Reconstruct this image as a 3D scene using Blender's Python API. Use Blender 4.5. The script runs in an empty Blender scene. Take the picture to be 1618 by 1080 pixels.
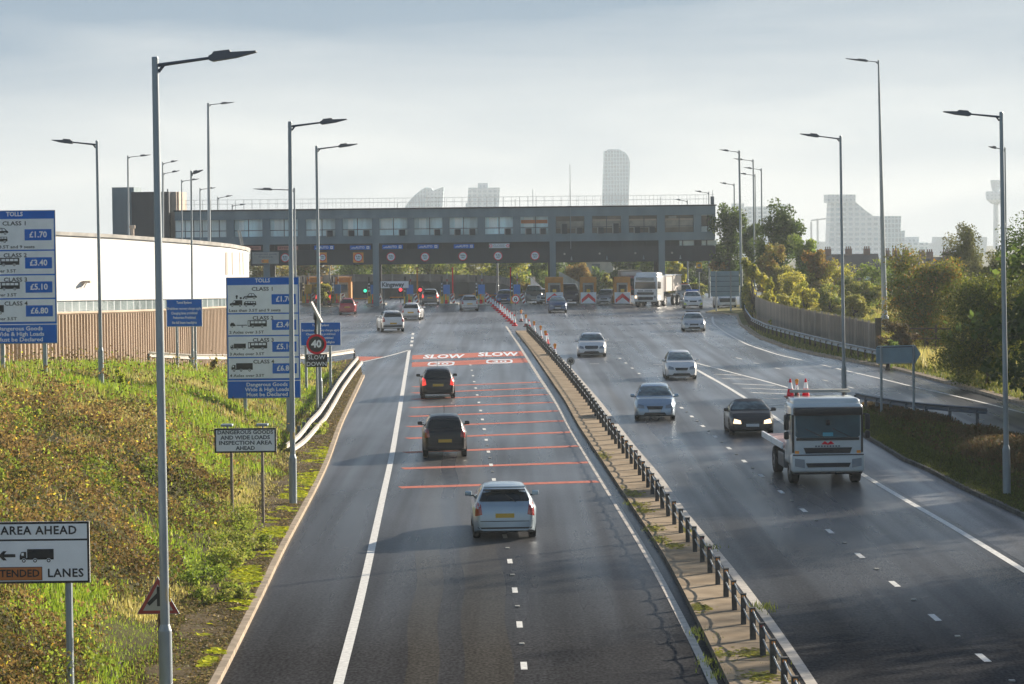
import bpy, bmesh, math, random
import numpy as np
from mathutils import Vector, Matrix, geometry
from mathutils.bvhtree import BVHTree
random.seed(7)
RNG = np.random.default_rng(11)
C = bpy.context.scene.collection
R = math.radians
# ------------------------------------------------------------------ camera
FPX, CAMH = 4720.0, 8.95            # focal length in photo pixels (photo 1618 px wide), height over the road
PITCH = math.atan(200.0 / FPX); ROLL = 0.011
F_ = Vector((0, math.cos(PITCH), -math.sin(PITCH)))
R0 = Vector((1, 0, 0)); U0 = Vector((0, math.sin(PITCH), math.cos(PITCH)))
RV = R0 * math.cos(ROLL) - U0 * math.sin(ROLL)
UV = R0 * math.sin(ROLL) + U0 * math.cos(ROLL)
cam_data = bpy.data.cameras.new("camera"); cam = bpy.data.objects.new("camera", cam_data); C.objects.link(cam)
cam_data.sensor_width = 36.0; cam_data.lens = 36.0 * FPX / 1618.0
cam_data.clip_start = 0.5; cam_data.clip_end = 12000
cam.matrix_world = Matrix(((RV.x, UV.x, -F_.x, 0), (RV.y, UV.y, -F_.y, 0), (RV.z, UV.z, -F_.z, CAMH), (0, 0, 0, 1)))
bpy.context.scene.camera = cam
def ray(px, py): return F_ + RV * ((px - 809) / FPX) - UV * ((py - 540) / FPX)
def G(px, py, z=0.0):               # a spot on the ground seen in the photo
    r = ray(px, py); t = (z - CAMH) / r.z
    return Vector((r.x * t, r.y * t, z))
def U(px, py, Y):                   # a spot at a known distance
    r = ray(px, py); t = Y / r.y
    return Vector((r.x * t, Y, CAMH + r.z * t))
# ------------------------------------------------------------------ world, sun, exposure
SUN_EL, SUN_AZ = R(17.5), R(46)
sc = bpy.context.scene
w = bpy.data.worlds.new("World"); sc.world = w; w.use_nodes = True
nt = w.node_tree; N = nt.nodes; Lk = nt.links; N.clear()
out = N.new('ShaderNodeOutputWorld'); bg = N.new('ShaderNodeBackground'); bg.inputs[1].default_value = 0.063
sky = N.new('ShaderNodeTexSky'); sky.sky_type = 'NISHITA'; sky.sun_disc = False
sky.sun_elevation = SUN_EL; sky.sun_rotation = SUN_AZ; sky.air_density = 1.0; sky.dust_density = 1.0; sky.ozone_density = 1.5
tc = N.new('ShaderNodeTexCoord'); sep = N.new('ShaderNodeSeparateXYZ'); comb = N.new('ShaderNodeCombineXYZ')
# the road rises about 1 %: the true horizon lies a little below the road plane's
ma = N.new('ShaderNodeMath'); ma.operation = 'MULTIPLY_ADD'; ma.inputs[1].default_value = 0.0118
mx = N.new('ShaderNodeMath'); mx.operation = 'MAXIMUM'; mx.inputs[1].default_value = 0.003
Lk.new(tc.outputs['Generated'], sep.inputs[0]); Lk.new(sep.outputs[1], ma.inputs[0]); Lk.new(sep.outputs[2], ma.inputs[2])
Lk.new(ma.outputs[0], mx.inputs[0]); Lk.new(sep.outputs[0], comb.inputs[0]); Lk.new(sep.outputs[1], comb.inputs[1]); Lk.new(mx.outputs[0], comb.inputs[2])
Lk.new(comb.outputs[0], sky.inputs[0])
# thin streaky high cloud over the clear sky
mp = N.new('ShaderNodeMapping'); mp.inputs['Scale'].default_value = (5.5, 1.2, 34); mp.inputs['Rotation'].default_value = (0, R(-9), R(8)); mp.inputs['Location'].default_value = (3.1, 0, 1.3)
Lk.new(comb.outputs[0], mp.inputs[0])
nz = N.new('ShaderNodeTexNoise'); nz.inputs['Scale'].default_value = 1.0; nz.inputs['Detail'].default_value = 6; nz.inputs['Roughness'].default_value = 0.5; nz.inputs['Distortion'].default_value = 0.6
Lk.new(mp.outputs[0], nz.inputs[0])
def MR(src, a, b, c, d):
    q = N.new('ShaderNodeMapRange'); q.inputs[1].default_value = a; q.inputs[2].default_value = b; q.inputs[3].default_value = c; q.inputs[4].default_value = d
    Lk.new(src, q.inputs[0]); return q.outputs[0]
def MA(op, a, b):
    q = N.new('ShaderNodeMath'); q.operation = op; q.use_clamp = True; Lk.new(a, q.inputs[0]); Lk.new(b, q.inputs[1]); return q.outputs[0]
def MX(f, a, b):
    q = N.new('ShaderNodeMix'); q.data_type = 'RGBA'; Lk.new(f, q.inputs[0])
    for k, v in ((6, a), (7, b)):
        if isinstance(v, tuple): q.inputs[k].default_value = (*v, 1)
        else: Lk.new(v, q.inputs[k])
    return q.outputs[2]
white = MA('ADD', MR(mx.outputs[0], .012, .078, .92, .0), MR(nz.outputs[0], .36, .70, -.16, .34))
cloud = MX(white, (1.75, 2.7, 3.75), (7.15, 7.3, 7.1))
# sky away from the sun: slightly bluer, kept bright as added fill for camera-facing shade
dt = N.new('ShaderNodeVectorMath'); dt.operation = 'DOT_PRODUCT'; dt.inputs[1].default_value = (math.sin(SUN_AZ), math.cos(SUN_AZ), 0); Lk.new(comb.outputs[0], dt.inputs[0])
away = MX(MR(dt.outputs['Value'], -.75, .5, 0, 1), (.93, 1.0, 1.03), (1.0, 1.0, 1.0))
mlt = N.new('ShaderNodeMix'); mlt.data_type = 'RGBA'; mlt.blend_type = 'MULTIPLY'; mlt.inputs[0].default_value = 1; Lk.new(cloud, mlt.inputs[6]); Lk.new(away, mlt.inputs[7]); cloud = mlt.outputs[2]
final = MX(MR(mx.outputs[0], .09, .38, 0.0, 1.0), cloud, sky.outputs[0])
Lk.new(final, bg.inputs[0]); Lk.new(bg.outputs[0], out.inputs[0])
sun_data = bpy.data.lights.new("sun", 'SUN'); sun_data.energy = 5.0; sun_data.angle = R(0.6); sun_data.color = (1.0, 0.89, 0.74)
sun = bpy.data.objects.new("sun", sun_data); C.objects.link(sun)
SD = Vector((math.sin(SUN_AZ) * math.cos(SUN_EL), math.cos(SUN_AZ) * math.cos(SUN_EL), math.sin(SUN_EL)))
sun.rotation_euler = (-SD).to_track_quat('-Z', 'Y').to_euler(); sun.location = (60, 60, 60)
sc.view_settings.view_transform = 'Standard'; sc.view_settings.look = 'None'; sc.view_settings.exposure = 1.02; sc.view_settings.gamma = 1.0
sc.cycles.max_bounces = 6; sc.cycles.transparent_max_bounces = 8; sc.cycles.volume_bounces = 0
sc.cycles.diffuse_bounces = 3; sc.cycles.glossy_bounces = 3; sc.cycles.transmission_bounces = 4
sc.cycles.use_denoising = True
# ------------------------------------------------------------------ materials
def mat(name, col, rough=0.6, metal=0.0, spec=0.5, noise=0.0, nscale=20.0, emit=None, estr=0.0, bump=0.0, coat=0.0, col2=None, transl=0.0, detail=4, stretch=None):
    m = bpy.data.materials.new(name); m.use_nodes = True
    n = m.node_tree.nodes; l = m.node_tree.links; b = n['Principled BSDF']
    b.inputs['Base Color'].default_value = (*col, 1); b.inputs['Roughness'].default_value = rough; b.inputs['Metallic'].default_value = metal
    b.inputs['Specular IOR Level'].default_value = spec
    if coat: b.inputs['Coat Weight'].default_value = coat; b.inputs['Coat Roughness'].default_value = 0.06
    if emit: b.inputs['Emission Color'].default_value = (*emit, 1); b.inputs['Emission Strength'].default_value = estr
    if noise or bump or col2:
        t = n.new('ShaderNodeTexCoord'); z = n.new('ShaderNodeTexNoise'); z.inputs['Scale'].default_value = nscale; z.inputs['Detail'].default_value = detail
        if stretch:
            q = n.new('ShaderNodeMapping'); q.inputs['Scale'].default_value = stretch; l.new(t.outputs['Object'], q.inputs[0]); l.new(q.outputs[0], z.inputs[0])
        else: l.new(t.outputs['Object'], z.inputs[0])
        if noise or col2:
            x = n.new('ShaderNodeMix'); x.data_type = 'RGBA'
            c2 = col2 or tuple(c * (1 + noise) for c in col); c1 = col if col2 else tuple(c * (1 - noise) for c in col)
            x.inputs[6].default_value = (*c1, 1); x.inputs[7].default_value = (*c2, 1)
            mr = n.new('ShaderNodeMapRange'); mr.inputs[1].default_value = 0.35; mr.inputs[2].default_value = 0.65
            l.new(z.outputs[0], mr.inputs[0]); l.new(mr.outputs[0], x.inputs[0]); l.new(x.outputs[2], b.inputs['Base Color'])
        if bump:
            bp = n.new('ShaderNodeBump'); bp.inputs['Strength'].default_value = bump; bp.inputs['Distance'].default_value = 0.02
            l.new(z.outputs[0], bp.inputs['Height']); l.new(bp.outputs[0], b.inputs['Normal'])
    return m
def leafmat(name, transl=0.45):
    m = bpy.data.materials.new(name); m.use_nodes = True; n = m.node_tree.nodes; l = m.node_tree.links
    b = n['Principled BSDF']; b.inputs['Roughness'].default_value = 0.55; b.inputs['Specular IOR Level'].default_value = 0.15
    a = n.new('ShaderNodeAttribute'); a.attribute_name = 'tint'; l.new(a.outputs['Color'], b.inputs['Base Color'])
    tr = n.new('ShaderNodeBsdfTranslucent'); g = n.new('ShaderNodeGamma'); g.inputs[1].default_value = 0.85
    l.new(a.outputs['Color'], g.inputs[0]); l.new(g.outputs[0], tr.inputs[0])
    x = n.new('ShaderNodeMixShader'); x.inputs[0].default_value = transl
    l.new(b.outputs[0], x.inputs[1]); l.new(tr.outputs[0], x.inputs[2]); l.new(x.outputs[0], n['Material Output'].inputs[0])
    return m
def asphalt(name, c, rough=0.5, warm=(1, 1, 1), big=0.12, sheen=.62):
    m = bpy.data.materials.new(name); m.use_nodes = True; n = m.node_tree.nodes; l = m.node_tree.links; b = n['Principled BSDF']
    t = n.new('ShaderNodeTexCoord')
    def ns(s, d=3, st=None):
        z = n.new('ShaderNodeTexNoise'); z.inputs['Scale'].default_value = s; z.inputs['Detail'].default_value = d
        if st:
            q = n.new('ShaderNodeMapping'); q.inputs['Scale'].default_value = st; l.new(t.outputs['Object'], q.inputs[0]); l.new(q.outputs[0], z.inputs[0])
        else: l.new(t.outputs['Object'], z.inputs[0])
        return z
    def mr(src, a, b_, c_, d_):
        q = n.new('ShaderNodeMapRange'); q.inputs[1].default_value = a; q.inputs[2].default_value = b_; q.inputs[3].default_value = c_; q.inputs[4].default_value = d_
        l.new(src, q.inputs[0]); return q.outputs[0]
    def mul(a, b_):
        q = n.new('ShaderNodeMath'); q.operation = 'MULTIPLY'; l.new(a, q.inputs[0]); l.new(b_, q.inputs[1]); return q.outputs[0]
    fine = ns(15, 2, (1, .4, 1)); mid = ns(5, 4, (1, .3, 1)); bigz = ns(0.22, 3, (1, .35, 1)); lane = ns(1.0, 2, (1.1, .02, 1))
    v = mul(mr(fine.outputs[0], .3, .7, .58, 1.42), mr(mid.outputs[0], .35, .65, .93, 1.07))
    v = mul(v, mr(bigz.outputs[0], .35, .65, 1 - big, 1 + big)); v = mul(v, mr(lane.outputs[0], .35, .65, .88, 1.12))
    vm = n.new('ShaderNodeVectorMath'); vm.operation = 'SCALE'; vm.inputs[0].default_value = tuple(c * k for k in warm); l.new(v, vm.inputs['Scale'])
    l.new(vm.outputs[0], b.inputs['Base Color'])
    rr = mul(mr(bigz.outputs[0], .35, .65, .88, 1.12), mr(lane.outputs[0], .35, .65, rough * 1.12, rough * .86)); l.new(rr, b.inputs['Roughness'])
    # bright chips of aggregate
    vo = n.new('ShaderNodeTexVoronoi'); vo.inputs['Scale'].default_value = 9; q = n.new('ShaderNodeMapping'); q.inputs['Scale'].default_value = (1, .6, 1)
    l.new(t.outputs['Object'], q.inputs[0]); l.new(q.outputs[0], vo.inputs[0])
    bp = n.new('ShaderNodeBump'); bp.inputs['Strength'].default_value = .3; bp.inputs['Distance'].default_value = 0.012; l.new(fine.outputs[0], bp.inputs['Height']); l.new(bp.outputs[0], b.inputs['Normal'])
    # damp asphalt: dull seen from above, a sheen of sky towards grazing views
    b.inputs['Specular IOR Level'].default_value = 0.0
    gl_ = n.new('ShaderNodeBsdfGlossy'); l.new(rr, gl_.inputs['Roughness']); l.new(bp.outputs[0], gl_.inputs['Normal'])
    lw = n.new('ShaderNodeLayerWeight'); lw.inputs[0].default_value = .5
    fc = mr(lw.outputs['Facing'], .855, .972, .008, sheen); fm = mul(fc, mr(bigz.outputs[0], .3, .7, .85, 1.15)); fm = mul(fm, mr(lane.outputs[0], .35, .65, .75, 1.3))
    ms = n.new('ShaderNodeMixShader'); l.new(fm, ms.inputs[0]); l.new(b.outputs[0], ms.inputs[1]); l.new(gl_.outputs[0], ms.inputs[2]); l.new(ms.outputs[0], n['Material Output'].inputs[0])
    return m
M = {}
M['asphalt'] = asphalt('asphalt', 0.052, .30, (1.0, 1.0, 1.04))
M['asphalt_brown'] = asphalt('asphalt_brown', 0.060, .33, (1.08, 1.0, .88), .06)
M['asphalt_dark'] = asphalt('asphalt_dark', 0.046, .28, (1, 1, 1.05))
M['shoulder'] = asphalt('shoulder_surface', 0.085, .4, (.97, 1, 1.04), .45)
M['ground'] = mat('rough_grass_ground', (.10, .10, .035), .95, nscale=.35, col2=(.17, .145, .06), detail=8, spec=.08)
M['field'] = mat('straw_field', (.30, .235, .11), .95, nscale=.5, col2=(.16, .17, .05), detail=8, spec=.08)
M['soil'] = mat('bank_soil', (.05, .042, .02), .95, nscale=1.4, col2=(.09, .085, .03), detail=8, bump=.4, spec=.08)
M['litter'] = mat('verge_litter', (.085, .065, .035), .95, nscale=3.2, col2=(.17, .125, .07), detail=10, bump=.5, spec=.08)
M['moss'] = mat('moss', (.30, .30, .02), .9, nscale=6, col2=(.42, .40, .03), detail=8, spec=.08)
M['verge'] = mat('dark_verge', (.045, .05, .02), .95, nscale=1.2, col2=(.085, .08, .03), detail=8, spec=.08)
M['kerb'] = mat('kerb_stone', (.42, .34, .25), .8, nscale=3, noise=.22, detail=8, spec=.08)
M['kerb_dark'] = mat('kerb_dark', (.12, .115, .10), .8, nscale=3, noise=.3, detail=8, spec=.08)
M['paving'] = mat('paving_slabs', (.30, .225, .145), .85, nscale=1.3, col2=(.43, .33, .22), detail=9, spec=.08)
M['white_paint'] = mat('white_road_paint', (.78, .76, .70), .6, nscale=9, noise=.16, detail=8)
M['dirty_paint'] = mat('dirty_line_paint', (.55, .50, .43), .7, nscale=4, noise=.2, detail=8)
M['faint_paint'] = mat('worn_road_paint', (.33, .33, .33), .6, nscale=7, noise=.35, detail=8)
M['red_paint'] = mat('red_road_paint', (.52, .12, .062), .65, nscale=6, noise=.22, detail=8)
M['galv'] = mat('galvanised_steel', (.30, .34, .36), .5, metal=.35, nscale=2.5, noise=.18, stretch=(1, 1, .2), detail=6)
M['galv_dark'] = mat('dark_grey_steel', (.09, .11, .13), .5, metal=.2, nscale=3, noise=.12)
M['lantern'] = mat('lantern_grey', (.10, .11, .13), .45)
M['blue'] = mat('sign_blue', (.0, .14, .58), .6, spec=.15, nscale=1.5, noise=.06)
M['sign_white'] = mat('sign_white', (.88, .89, .90), .6, spec=.2, nscale=2, noise=.05)
M['text_white'] = mat('text_white', (.9, .91, .92), .5)
M['black'] = mat('sign_black', (.012, .012, .014), .5)
M['orange_sign'] = mat('sign_orange', (.52, .16, .03), .5)
M['red'] = mat('sign_red', (.78, .01, .035), .6, spec=.2)
M['dull_red'] = mat('faded_red', (.30, .035, .03), .55)
M['amber'] = mat('amber', (.95, .33, .02), .35)
M['yellow'] = mat('yellow_paint', (.78, .50, .03), .5)
M['booth_orange'] = mat('booth_orange', (.58, .24, .03), .55, nscale=2, noise=.1)
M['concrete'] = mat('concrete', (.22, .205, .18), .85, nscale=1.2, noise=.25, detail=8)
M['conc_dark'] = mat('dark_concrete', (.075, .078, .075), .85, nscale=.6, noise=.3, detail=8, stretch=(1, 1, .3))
M['conc_light'] = mat('pale_concrete', (.40, .39, .35), .85, nscale=1.0, noise=.15, detail=8)
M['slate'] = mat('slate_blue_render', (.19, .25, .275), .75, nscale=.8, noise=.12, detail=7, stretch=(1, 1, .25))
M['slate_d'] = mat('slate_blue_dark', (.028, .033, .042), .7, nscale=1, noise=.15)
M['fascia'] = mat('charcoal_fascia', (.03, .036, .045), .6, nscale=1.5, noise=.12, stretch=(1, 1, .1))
M['glass_teal'] = mat('window_teal', (.58, .78, .80), .12, spec=.7, nscale=.9, noise=.35, stretch=(1, 1, .15))
M['glass_pale'] = mat('window_pale', (.82, .92, .88), .15, spec=.7, nscale=.9, noise=.2, stretch=(1, 1, .1))
M['glass_brown'] = mat('window_brown', (.13, .10, .07), .2, spec=.6, nscale=.7, noise=.4, stretch=(1, 1, 1.6))
M['white_wall'] = mat('white_render', (.80, .775, .73), .8, nscale=.5, noise=.035, detail=6)
M['roof_grey'] = mat('roof_grey', (.48, .46, .42), .8, nscale=1, noise=.2)
M['brick_tan'] = mat('tan_brick', (.52, .42, .33), .85, nscale=1, noise=.1)
M['corr'] = mat('weathered_board', (.54, .41, .29), .8, nscale=.5, col2=(.40, .29, .19), detail=7, stretch=(1, 1, .35))
M['wood_fence'] = mat('grey_timber', (.42, .365, .30), .85, nscale=2.2, noise=.28, stretch=(1, 1, .08), detail=6)
M['post_wood'] = mat('dark_post', (.09, .07, .045), .85, nscale=6, noise=.2)
M['rubber'] = mat('rubber', (.014, .014, .015), .8)
M['rim'] = mat('alloy', (.38, .39, .41), .35, metal=.7)
M['carglass'] = mat('car_glass', (.012, .018, .020), .05, spec=.5)
M['carglass_l'] = mat('car_glass_front', (.10, .145, .15), .08, spec=.6, nscale=3, noise=.5)
M['trim'] = mat('black_trim', (.02, .02, .022), .5)
M['tail'] = mat('tail_lamp', (.36, .02, .02), .2, coat=1)
M['tail_on'] = mat('tail_lamp_lit', (.6, .02, .02), .2, emit=(1, .06, .04), estr=.5)
M['head'] = mat('head_lamp', (.24, .27, .30), .1, spec=.8, coat=1)
M['head_on'] = mat('head_lamp_lit', (.9, .8, .6), .2, emit=(1, .72, .42), estr=1.1)
M['plate_y'] = mat('plate_yellow', (.62, .38, .03), .4)
M['plate_w'] = mat('plate_white', (.6, .62, .62), .4)
M['weathered'] = mat('weathered_post', (.26, .21, .16), .8, noise=.2, nscale=6)
M['rust'] = mat('rusty_brown', (.11, .055, .03), .8, noise=.3, nscale=8)
M['bark'] = mat('bark', (.07, .055, .04), .9, noise=.3, nscale=8)
M['leaf'] = leafmat('leaves', .50); M['grassm'] = leafmat('grass_blades', .35); M['leafdk'] = leafmat('shaded_leaves', .42)
M['timber_white'] = mat('white_painted_barrier', (.52, .48, .42), .7, nscale=3, noise=.14)
M['red_lamp'] = mat('red_signal', (.8, .02, .03), .3, emit=(1, .05, .07), estr=1.1)
M['green_lamp'] = mat('green_signal', (.02, .8, .4), .3, emit=(.05, 1, .55), estr=.7)
PAINT = {}
def paint(nm, c, metal=0.0):
    if nm not in PAINT: PAINT[nm] = mat(nm + '_car_paint', c, .30, metal=metal, coat=.8 if max(c) > .1 else .25, spec=.5 if max(c) > .1 else .3, nscale=2.0, noise=.04)
    return PAINT[nm]
# ------------------------------------------------------------------ builders
class MB:
    def __init__(s): s.v = []; s.f = []; s.m = []; s.mats = []
    def mi(s, m):
        m = M[m] if isinstance(m, str) else m
        if m not in s.mats: s.mats.append(m)
        return s.mats.index(m)
    def add(s, vs, fs, m, X=None):
        k = len(s.v); i = s.mi(m)
        for p in vs: s.v.append(tuple(X @ Vector(p)) if X else tuple(p))
        for f in fs: s.f.append([q + k for q in f]); s.m.append(i)
        return s
    def box(s, c, d, m, X=None, rz=0):
        x, y, z = d[0] / 2, d[1] / 2, d[2] / 2; co, si = math.cos(rz), math.sin(rz); vs = []
        for a in (-x, x):
            for b in (-y, y):
                for e in (-z, z): vs.append((c[0] + a * co - b * si, c[1] + a * si + b * co, c[2] + e))
        return s.add(vs, [(0, 1, 3, 2), (4, 6, 7, 5), (0, 4, 5, 1), (2, 3, 7, 6), (0, 2, 6, 4), (1, 5, 7, 3)], m, X)
    def rbox(s, c, d, m, r=.05, X=None, seg=2):
        bm = bmesh.new(); bmesh.ops.create_cube(bm, size=1)
        for v in bm.verts: v.co = Vector((v.co.x * d[0], v.co.y * d[1], v.co.z * d[2]))
        bmesh.ops.bevel(bm, geom=bm.edges[:], offset=r, segments=seg, affect='EDGES', profile=.5)
        bm.verts.index_update()
        s.add([(v.co.x + c[0], v.co.y + c[1], v.co.z + c[2]) for v in bm.verts], [[v.index for v in f.verts] for f in bm.faces], m, X); bm.free(); return s
    def tube(s, pts, rad, m, n=8, cap=True, X=None):
        pts = [Vector(p) for p in pts]; rad = rad if isinstance(rad, (list, tuple)) else [rad] * len(pts); vs = []; fs = []
        for i, p in enumerate(pts):
            t = (pts[min(i + 1, len(pts) - 1)] - pts[max(i - 1, 0)]).normalized()
            a = t.cross(Vector((0, 0, 1)) if abs(t.z) < .9 else Vector((1, 0, 0))).normalized(); b = t.cross(a)
            for j in range(n):
                q = 2 * math.pi * j / n; vs.append(p + a * (math.cos(q) * rad[i]) + b * (math.sin(q) * rad[i]))
        for i in range(len(pts) - 1):
            for j in range(n): fs.append((i * n + j, i * n + (j + 1) % n, (i + 1) * n + (j + 1) % n, (i + 1) * n + j))
        if cap: fs.append(list(range(n))[::-1]); fs.append([(len(pts) - 1) * n + j for j in range(n)])
        return s.add(vs, fs, m, X)
    def prism(s, poly, y0, y1, m, X=None):     # polygon in x-z, extruded along y
        n = len(poly); vs = [(p[0], y0, p[1]) for p in poly] + [(p[0], y1, p[1]) for p in poly]
        fs = [list(range(n)), list(range(2 * n - 1, n - 1, -1))] + [(i, i + n, (i + 1) % n + n, (i + 1) % n) for i in range(n)]
        return s.add(vs, fs, m, X)
    def slab(s, poly, z0, z1, m):              # polygon in x-y, extruded up
        n = len(poly); vs = [(p[0], p[1], z0) for p in poly] + [(p[0], p[1], z1) for p in poly]
        fs = [list(range(n))[::-1], list(range(n, 2 * n))] + [(i, (i + 1) % n, (i + 1) % n + n, i + n) for i in range(n)]
        return s.add(vs, fs, m)
    def ring(s, cx, cz, r0, r1, y, m, n=28, X=None):
        vs = []; fs = []
        for i in range(n):
            a = 2 * math.pi * i / n; vs += [(cx + r0 * math.cos(a), y, cz + r0 * math.sin(a)), (cx + r1 * math.cos(a), y, cz + r1 * math.sin(a))]
        for i in range(n): j = (i + 1) % n; fs.append((2 * i, 2 * i + 1, 2 * j + 1, 2 * j))
        return s.add(vs, fs, m, X)
    def disc(s, cx, cz, r, y, m, n=28, X=None):
        return s.add([(cx + r * math.cos(2 * math.pi * i / n), y, cz + r * math.sin(2 * math.pi * i / n)) for i in range(n)], [list(range(n))], m, X)
    def rect(s, x0, z0, x1, z1, y, m, X=None): return s.add([(x0, y, z0), (x1, y, z0), (x1, y, z1), (x0, y, z1)], [(0, 1, 2, 3)], m, X)
    def poly(s, pts, y, m, X=None): return s.add([(p[0], y, p[1]) for p in pts], [list(range(len(pts)))], m, X)
    def text(s, body, cx, cz, size, y, m, align='CENTER', bold=.02, space=1.0, sx=1.0, flat=False, X=None, wmax=None):
        cu = bpy.data.curves.new('t', 'FONT'); cu.body = body; cu.size = size; cu.align_x = align; cu.align_y = 'CENTER'; cu.offset = bold * size
        cu.space_character = space; cu.resolution_u = 2; ob = bpy.data.objects.new('t', cu); C.objects.link(ob)
        dg = bpy.context.evaluated_depsgraph_get(); e = ob.evaluated_get(dg); me = e.to_mesh()
        co = [v.co.copy() for v in me.vertices]; fs = [list(p.vertices) for p in me.polygons]; e.to_mesh_clear()
        bpy.data.objects.remove(ob); bpy.data.curves.remove(cu)
        if wmax and co:
            ww = max(c.x for c in co) - min(c.x for c in co)
            if ww > 0: sx = wmax / ww
        return s.add([((c.x * sx + cx), y, c.y + cz) if not flat else (c.x * sx + cx, c.y + cz, y) for c in co], fs, m, X)
    def build(s, name, parent=None, smooth=False, loc=None, **kw):
        me = bpy.data.meshes.new(name); me.from_pydata(s.v, [], s.f)
        for m in s.mats: me.materials.append(m)
        me.polygons.foreach_set('material_index', s.m)
        if smooth:
            me.polygons.foreach_set('use_smooth', [True] * len(me.polygons)); me.update()
            try: me.set_sharp_from_angle(angle=R(38))
            except Exception: pass
        me.update(); o = bpy.data.objects.new(name, me); C.objects.link(o)
        if parent: o.parent = parent
        if loc is not None: o.location = loc
        for k, v in kw.items(): o[k] = v
        return o
def thing(name, label, cat, loc=(0, 0, 0), rz=0, group=None):
    o = bpy.data.objects.new(name, None); C.objects.link(o); o.location = loc; o.rotation_euler = (0, 0, rz); o.empty_display_size = .2
    o['label'] = label; o['category'] = cat
    if group: o['group'] = group
    return o
def struct(mb, name, **kw): return mb.build(name, kind='structure', **kw)
def copy_tree(o, parent=None):
    c = o.copy(); C.objects.link(c); c.parent = parent
    for ch in list(o.children): copy_tree(ch, c)
    return c
def npmesh(name, verts, nper, mats, tint=None, parent=None, midx=None, **kw):
    """verts: (n, nper, 3) array, every row one face"""
    n = verts.shape[0]; me = bpy.data.meshes.new(name); me.vertices.add(n * nper); me.vertices.foreach_set('co', verts.reshape(-1).astype(np.float32))
    me.loops.add(n * nper); me.loops.foreach_set('vertex_index', np.arange(n * nper, dtype=np.int32))
    me.polygons.add(n); me.polygons.foreach_set('loop_start', (np.arange(n) * nper).astype(np.int32))
    for m in mats: me.materials.append(m)
    if midx is not None: me.polygons.foreach_set('material_index', midx.astype(np.int32))
    me.update(calc_edges=True)
    if tint is not None:
        a = me.attributes.new('tint', 'FLOAT_COLOR', 'FACE'); c = np.ones((n, 4), np.float32); c[:, :3] = tint; a.data.foreach_set('color', c.reshape(-1))
    o = bpy.data.objects.new(name, me); C.objects.link(o)
    if parent: o.parent = parent
    for k, v in kw.items(): o[k] = v
    return o
_LAT = np.random.default_rng(5).random((64, 64, 64))
def vnoise(p, s):
    q = np.asarray(p) * s; i = np.floor(q).astype(int); f = q - i; f = f * f * (3 - 2 * f); r = 0
    for a in (0, 1):
        for b in (0, 1):
            for c in (0, 1):
                wgt = (f[:, 0] if a else 1 - f[:, 0]) * (f[:, 1] if b else 1 - f[:, 1]) * (f[:, 2] if c else 1 - f[:, 2])
                r = r + wgt * _LAT[(i[:, 0] + a) & 63, (i[:, 1] + b) & 63, (i[:, 2] + c) & 63]
    return r
def leaf_quads(P, size, up=0.3, rng=RNG, aspect=.6):
    n = len(P); nrm = rng.normal(size=(n, 3)); nrm[:, 2] += up; nrm /= np.linalg.norm(nrm, axis=1)[:, None]
    t = rng.normal(size=(n, 3)); a = np.cross(nrm, t); a /= np.linalg.norm(a, axis=1)[:, None]; b = np.cross(nrm, a)
    s = np.asarray(size).reshape(-1, 1) * np.ones((n, 1)); a = a * s * .5; b = b * s * .5 * aspect
    return np.stack([P - a, P - b, P + a, P + b], axis=1)
def grass_tris(P, h, wd, rng=RNG, lean=.45):
    n = len(P); ang = rng.random(n) * 6.283; d = np.stack([np.cos(ang), np.sin(ang), np.zeros(n)], 1); s = np.stack([-np.sin(ang), np.cos(ang), np.zeros(n)], 1)
    h = np.asarray(h).reshape(-1, 1); wd = np.asarray(wd).reshape(-1, 1); ln = rng.random((n, 1)) * lean
    return np.stack([P - s * wd, P + s * wd, P + d * h * ln + np.array([0, 0, 1]) * h], axis=1)
# ------------------------------------------------------------------ ground and roads
def gl(pts, z=0.0): return [G(x, y, z) for x, y in pts]
def interp_poly(P, Y):          # x of a ground polyline at distance Y
    P = sorted(P, key=lambda p: p.y)
    if Y <= P[0].y: a, b = P[0], P[1]
    elif Y >= P[-1].y: a, b = P[-2], P[-1]
    else:
        for a, b in zip(P, P[1:]):
            if a.y <= Y <= b.y: break
    return a.x + (b.x - a.x) * (Y - a.y) / (b.y - a.y)
def resample(P, step):
    out_ = [P[0]]; 
    for a, b in zip(P, P[1:]):
        n = max(1, int((b - a).length / step))
        for i in range(1, n + 1): out_.append(a.lerp(b, i / n))
    return out_
def smooth_line(P, step=1.5, it=14):
    Q = resample(P, step)
    for _ in range(it): Q = [Q[0]] + [(Q[i - 1] + Q[i] * 2 + Q[i + 1]) / 4 for i in range(1, len(Q) - 1)] + [Q[-1]]
    return Q
def strip(mb, P, wd, z, m, off=0.0, z0=None):
    """ribbon along a line; with z0 it is a solid"""
    L_ = []; Rr = []
    for i, p in enumerate(P):
        t = (P[min(i + 1, len(P) - 1)] - P[max(i - 1, 0)]); t = Vector((t.x, t.y, 0)).normalized(); n = Vector((t.y, -t.x, 0))
        L_.append(p + n * (off - wd / 2)); Rr.append(p + n * (off + wd / 2))
    n = len(P)
    vs = [(p.x, p.y, z) for p in L_] + [(p.x, p.y, z) for p in Rr]; fs = [(i, i + n, i + n + 1, i + 1) for i in range(n - 1)]
    if z0 is not None:
        vs += [(p.x, p.y, z0) for p in L_] + [(p.x, p.y, z0) for p in Rr]
        fs += [(i, i + 1, i + 1 + 2 * n, i + 2 * n) for i in range(n - 1)] + [(i + n, i + 3 * n, i + 1 + 3 * n, i + 1 + n) for i in range(n - 1)] + [(0, 2 * n, 3 * n, n), (n - 1, 2 * n - 1, 4 * n - 1, 3 * n - 1)]
    mb.add(vs, fs, m)
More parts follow.
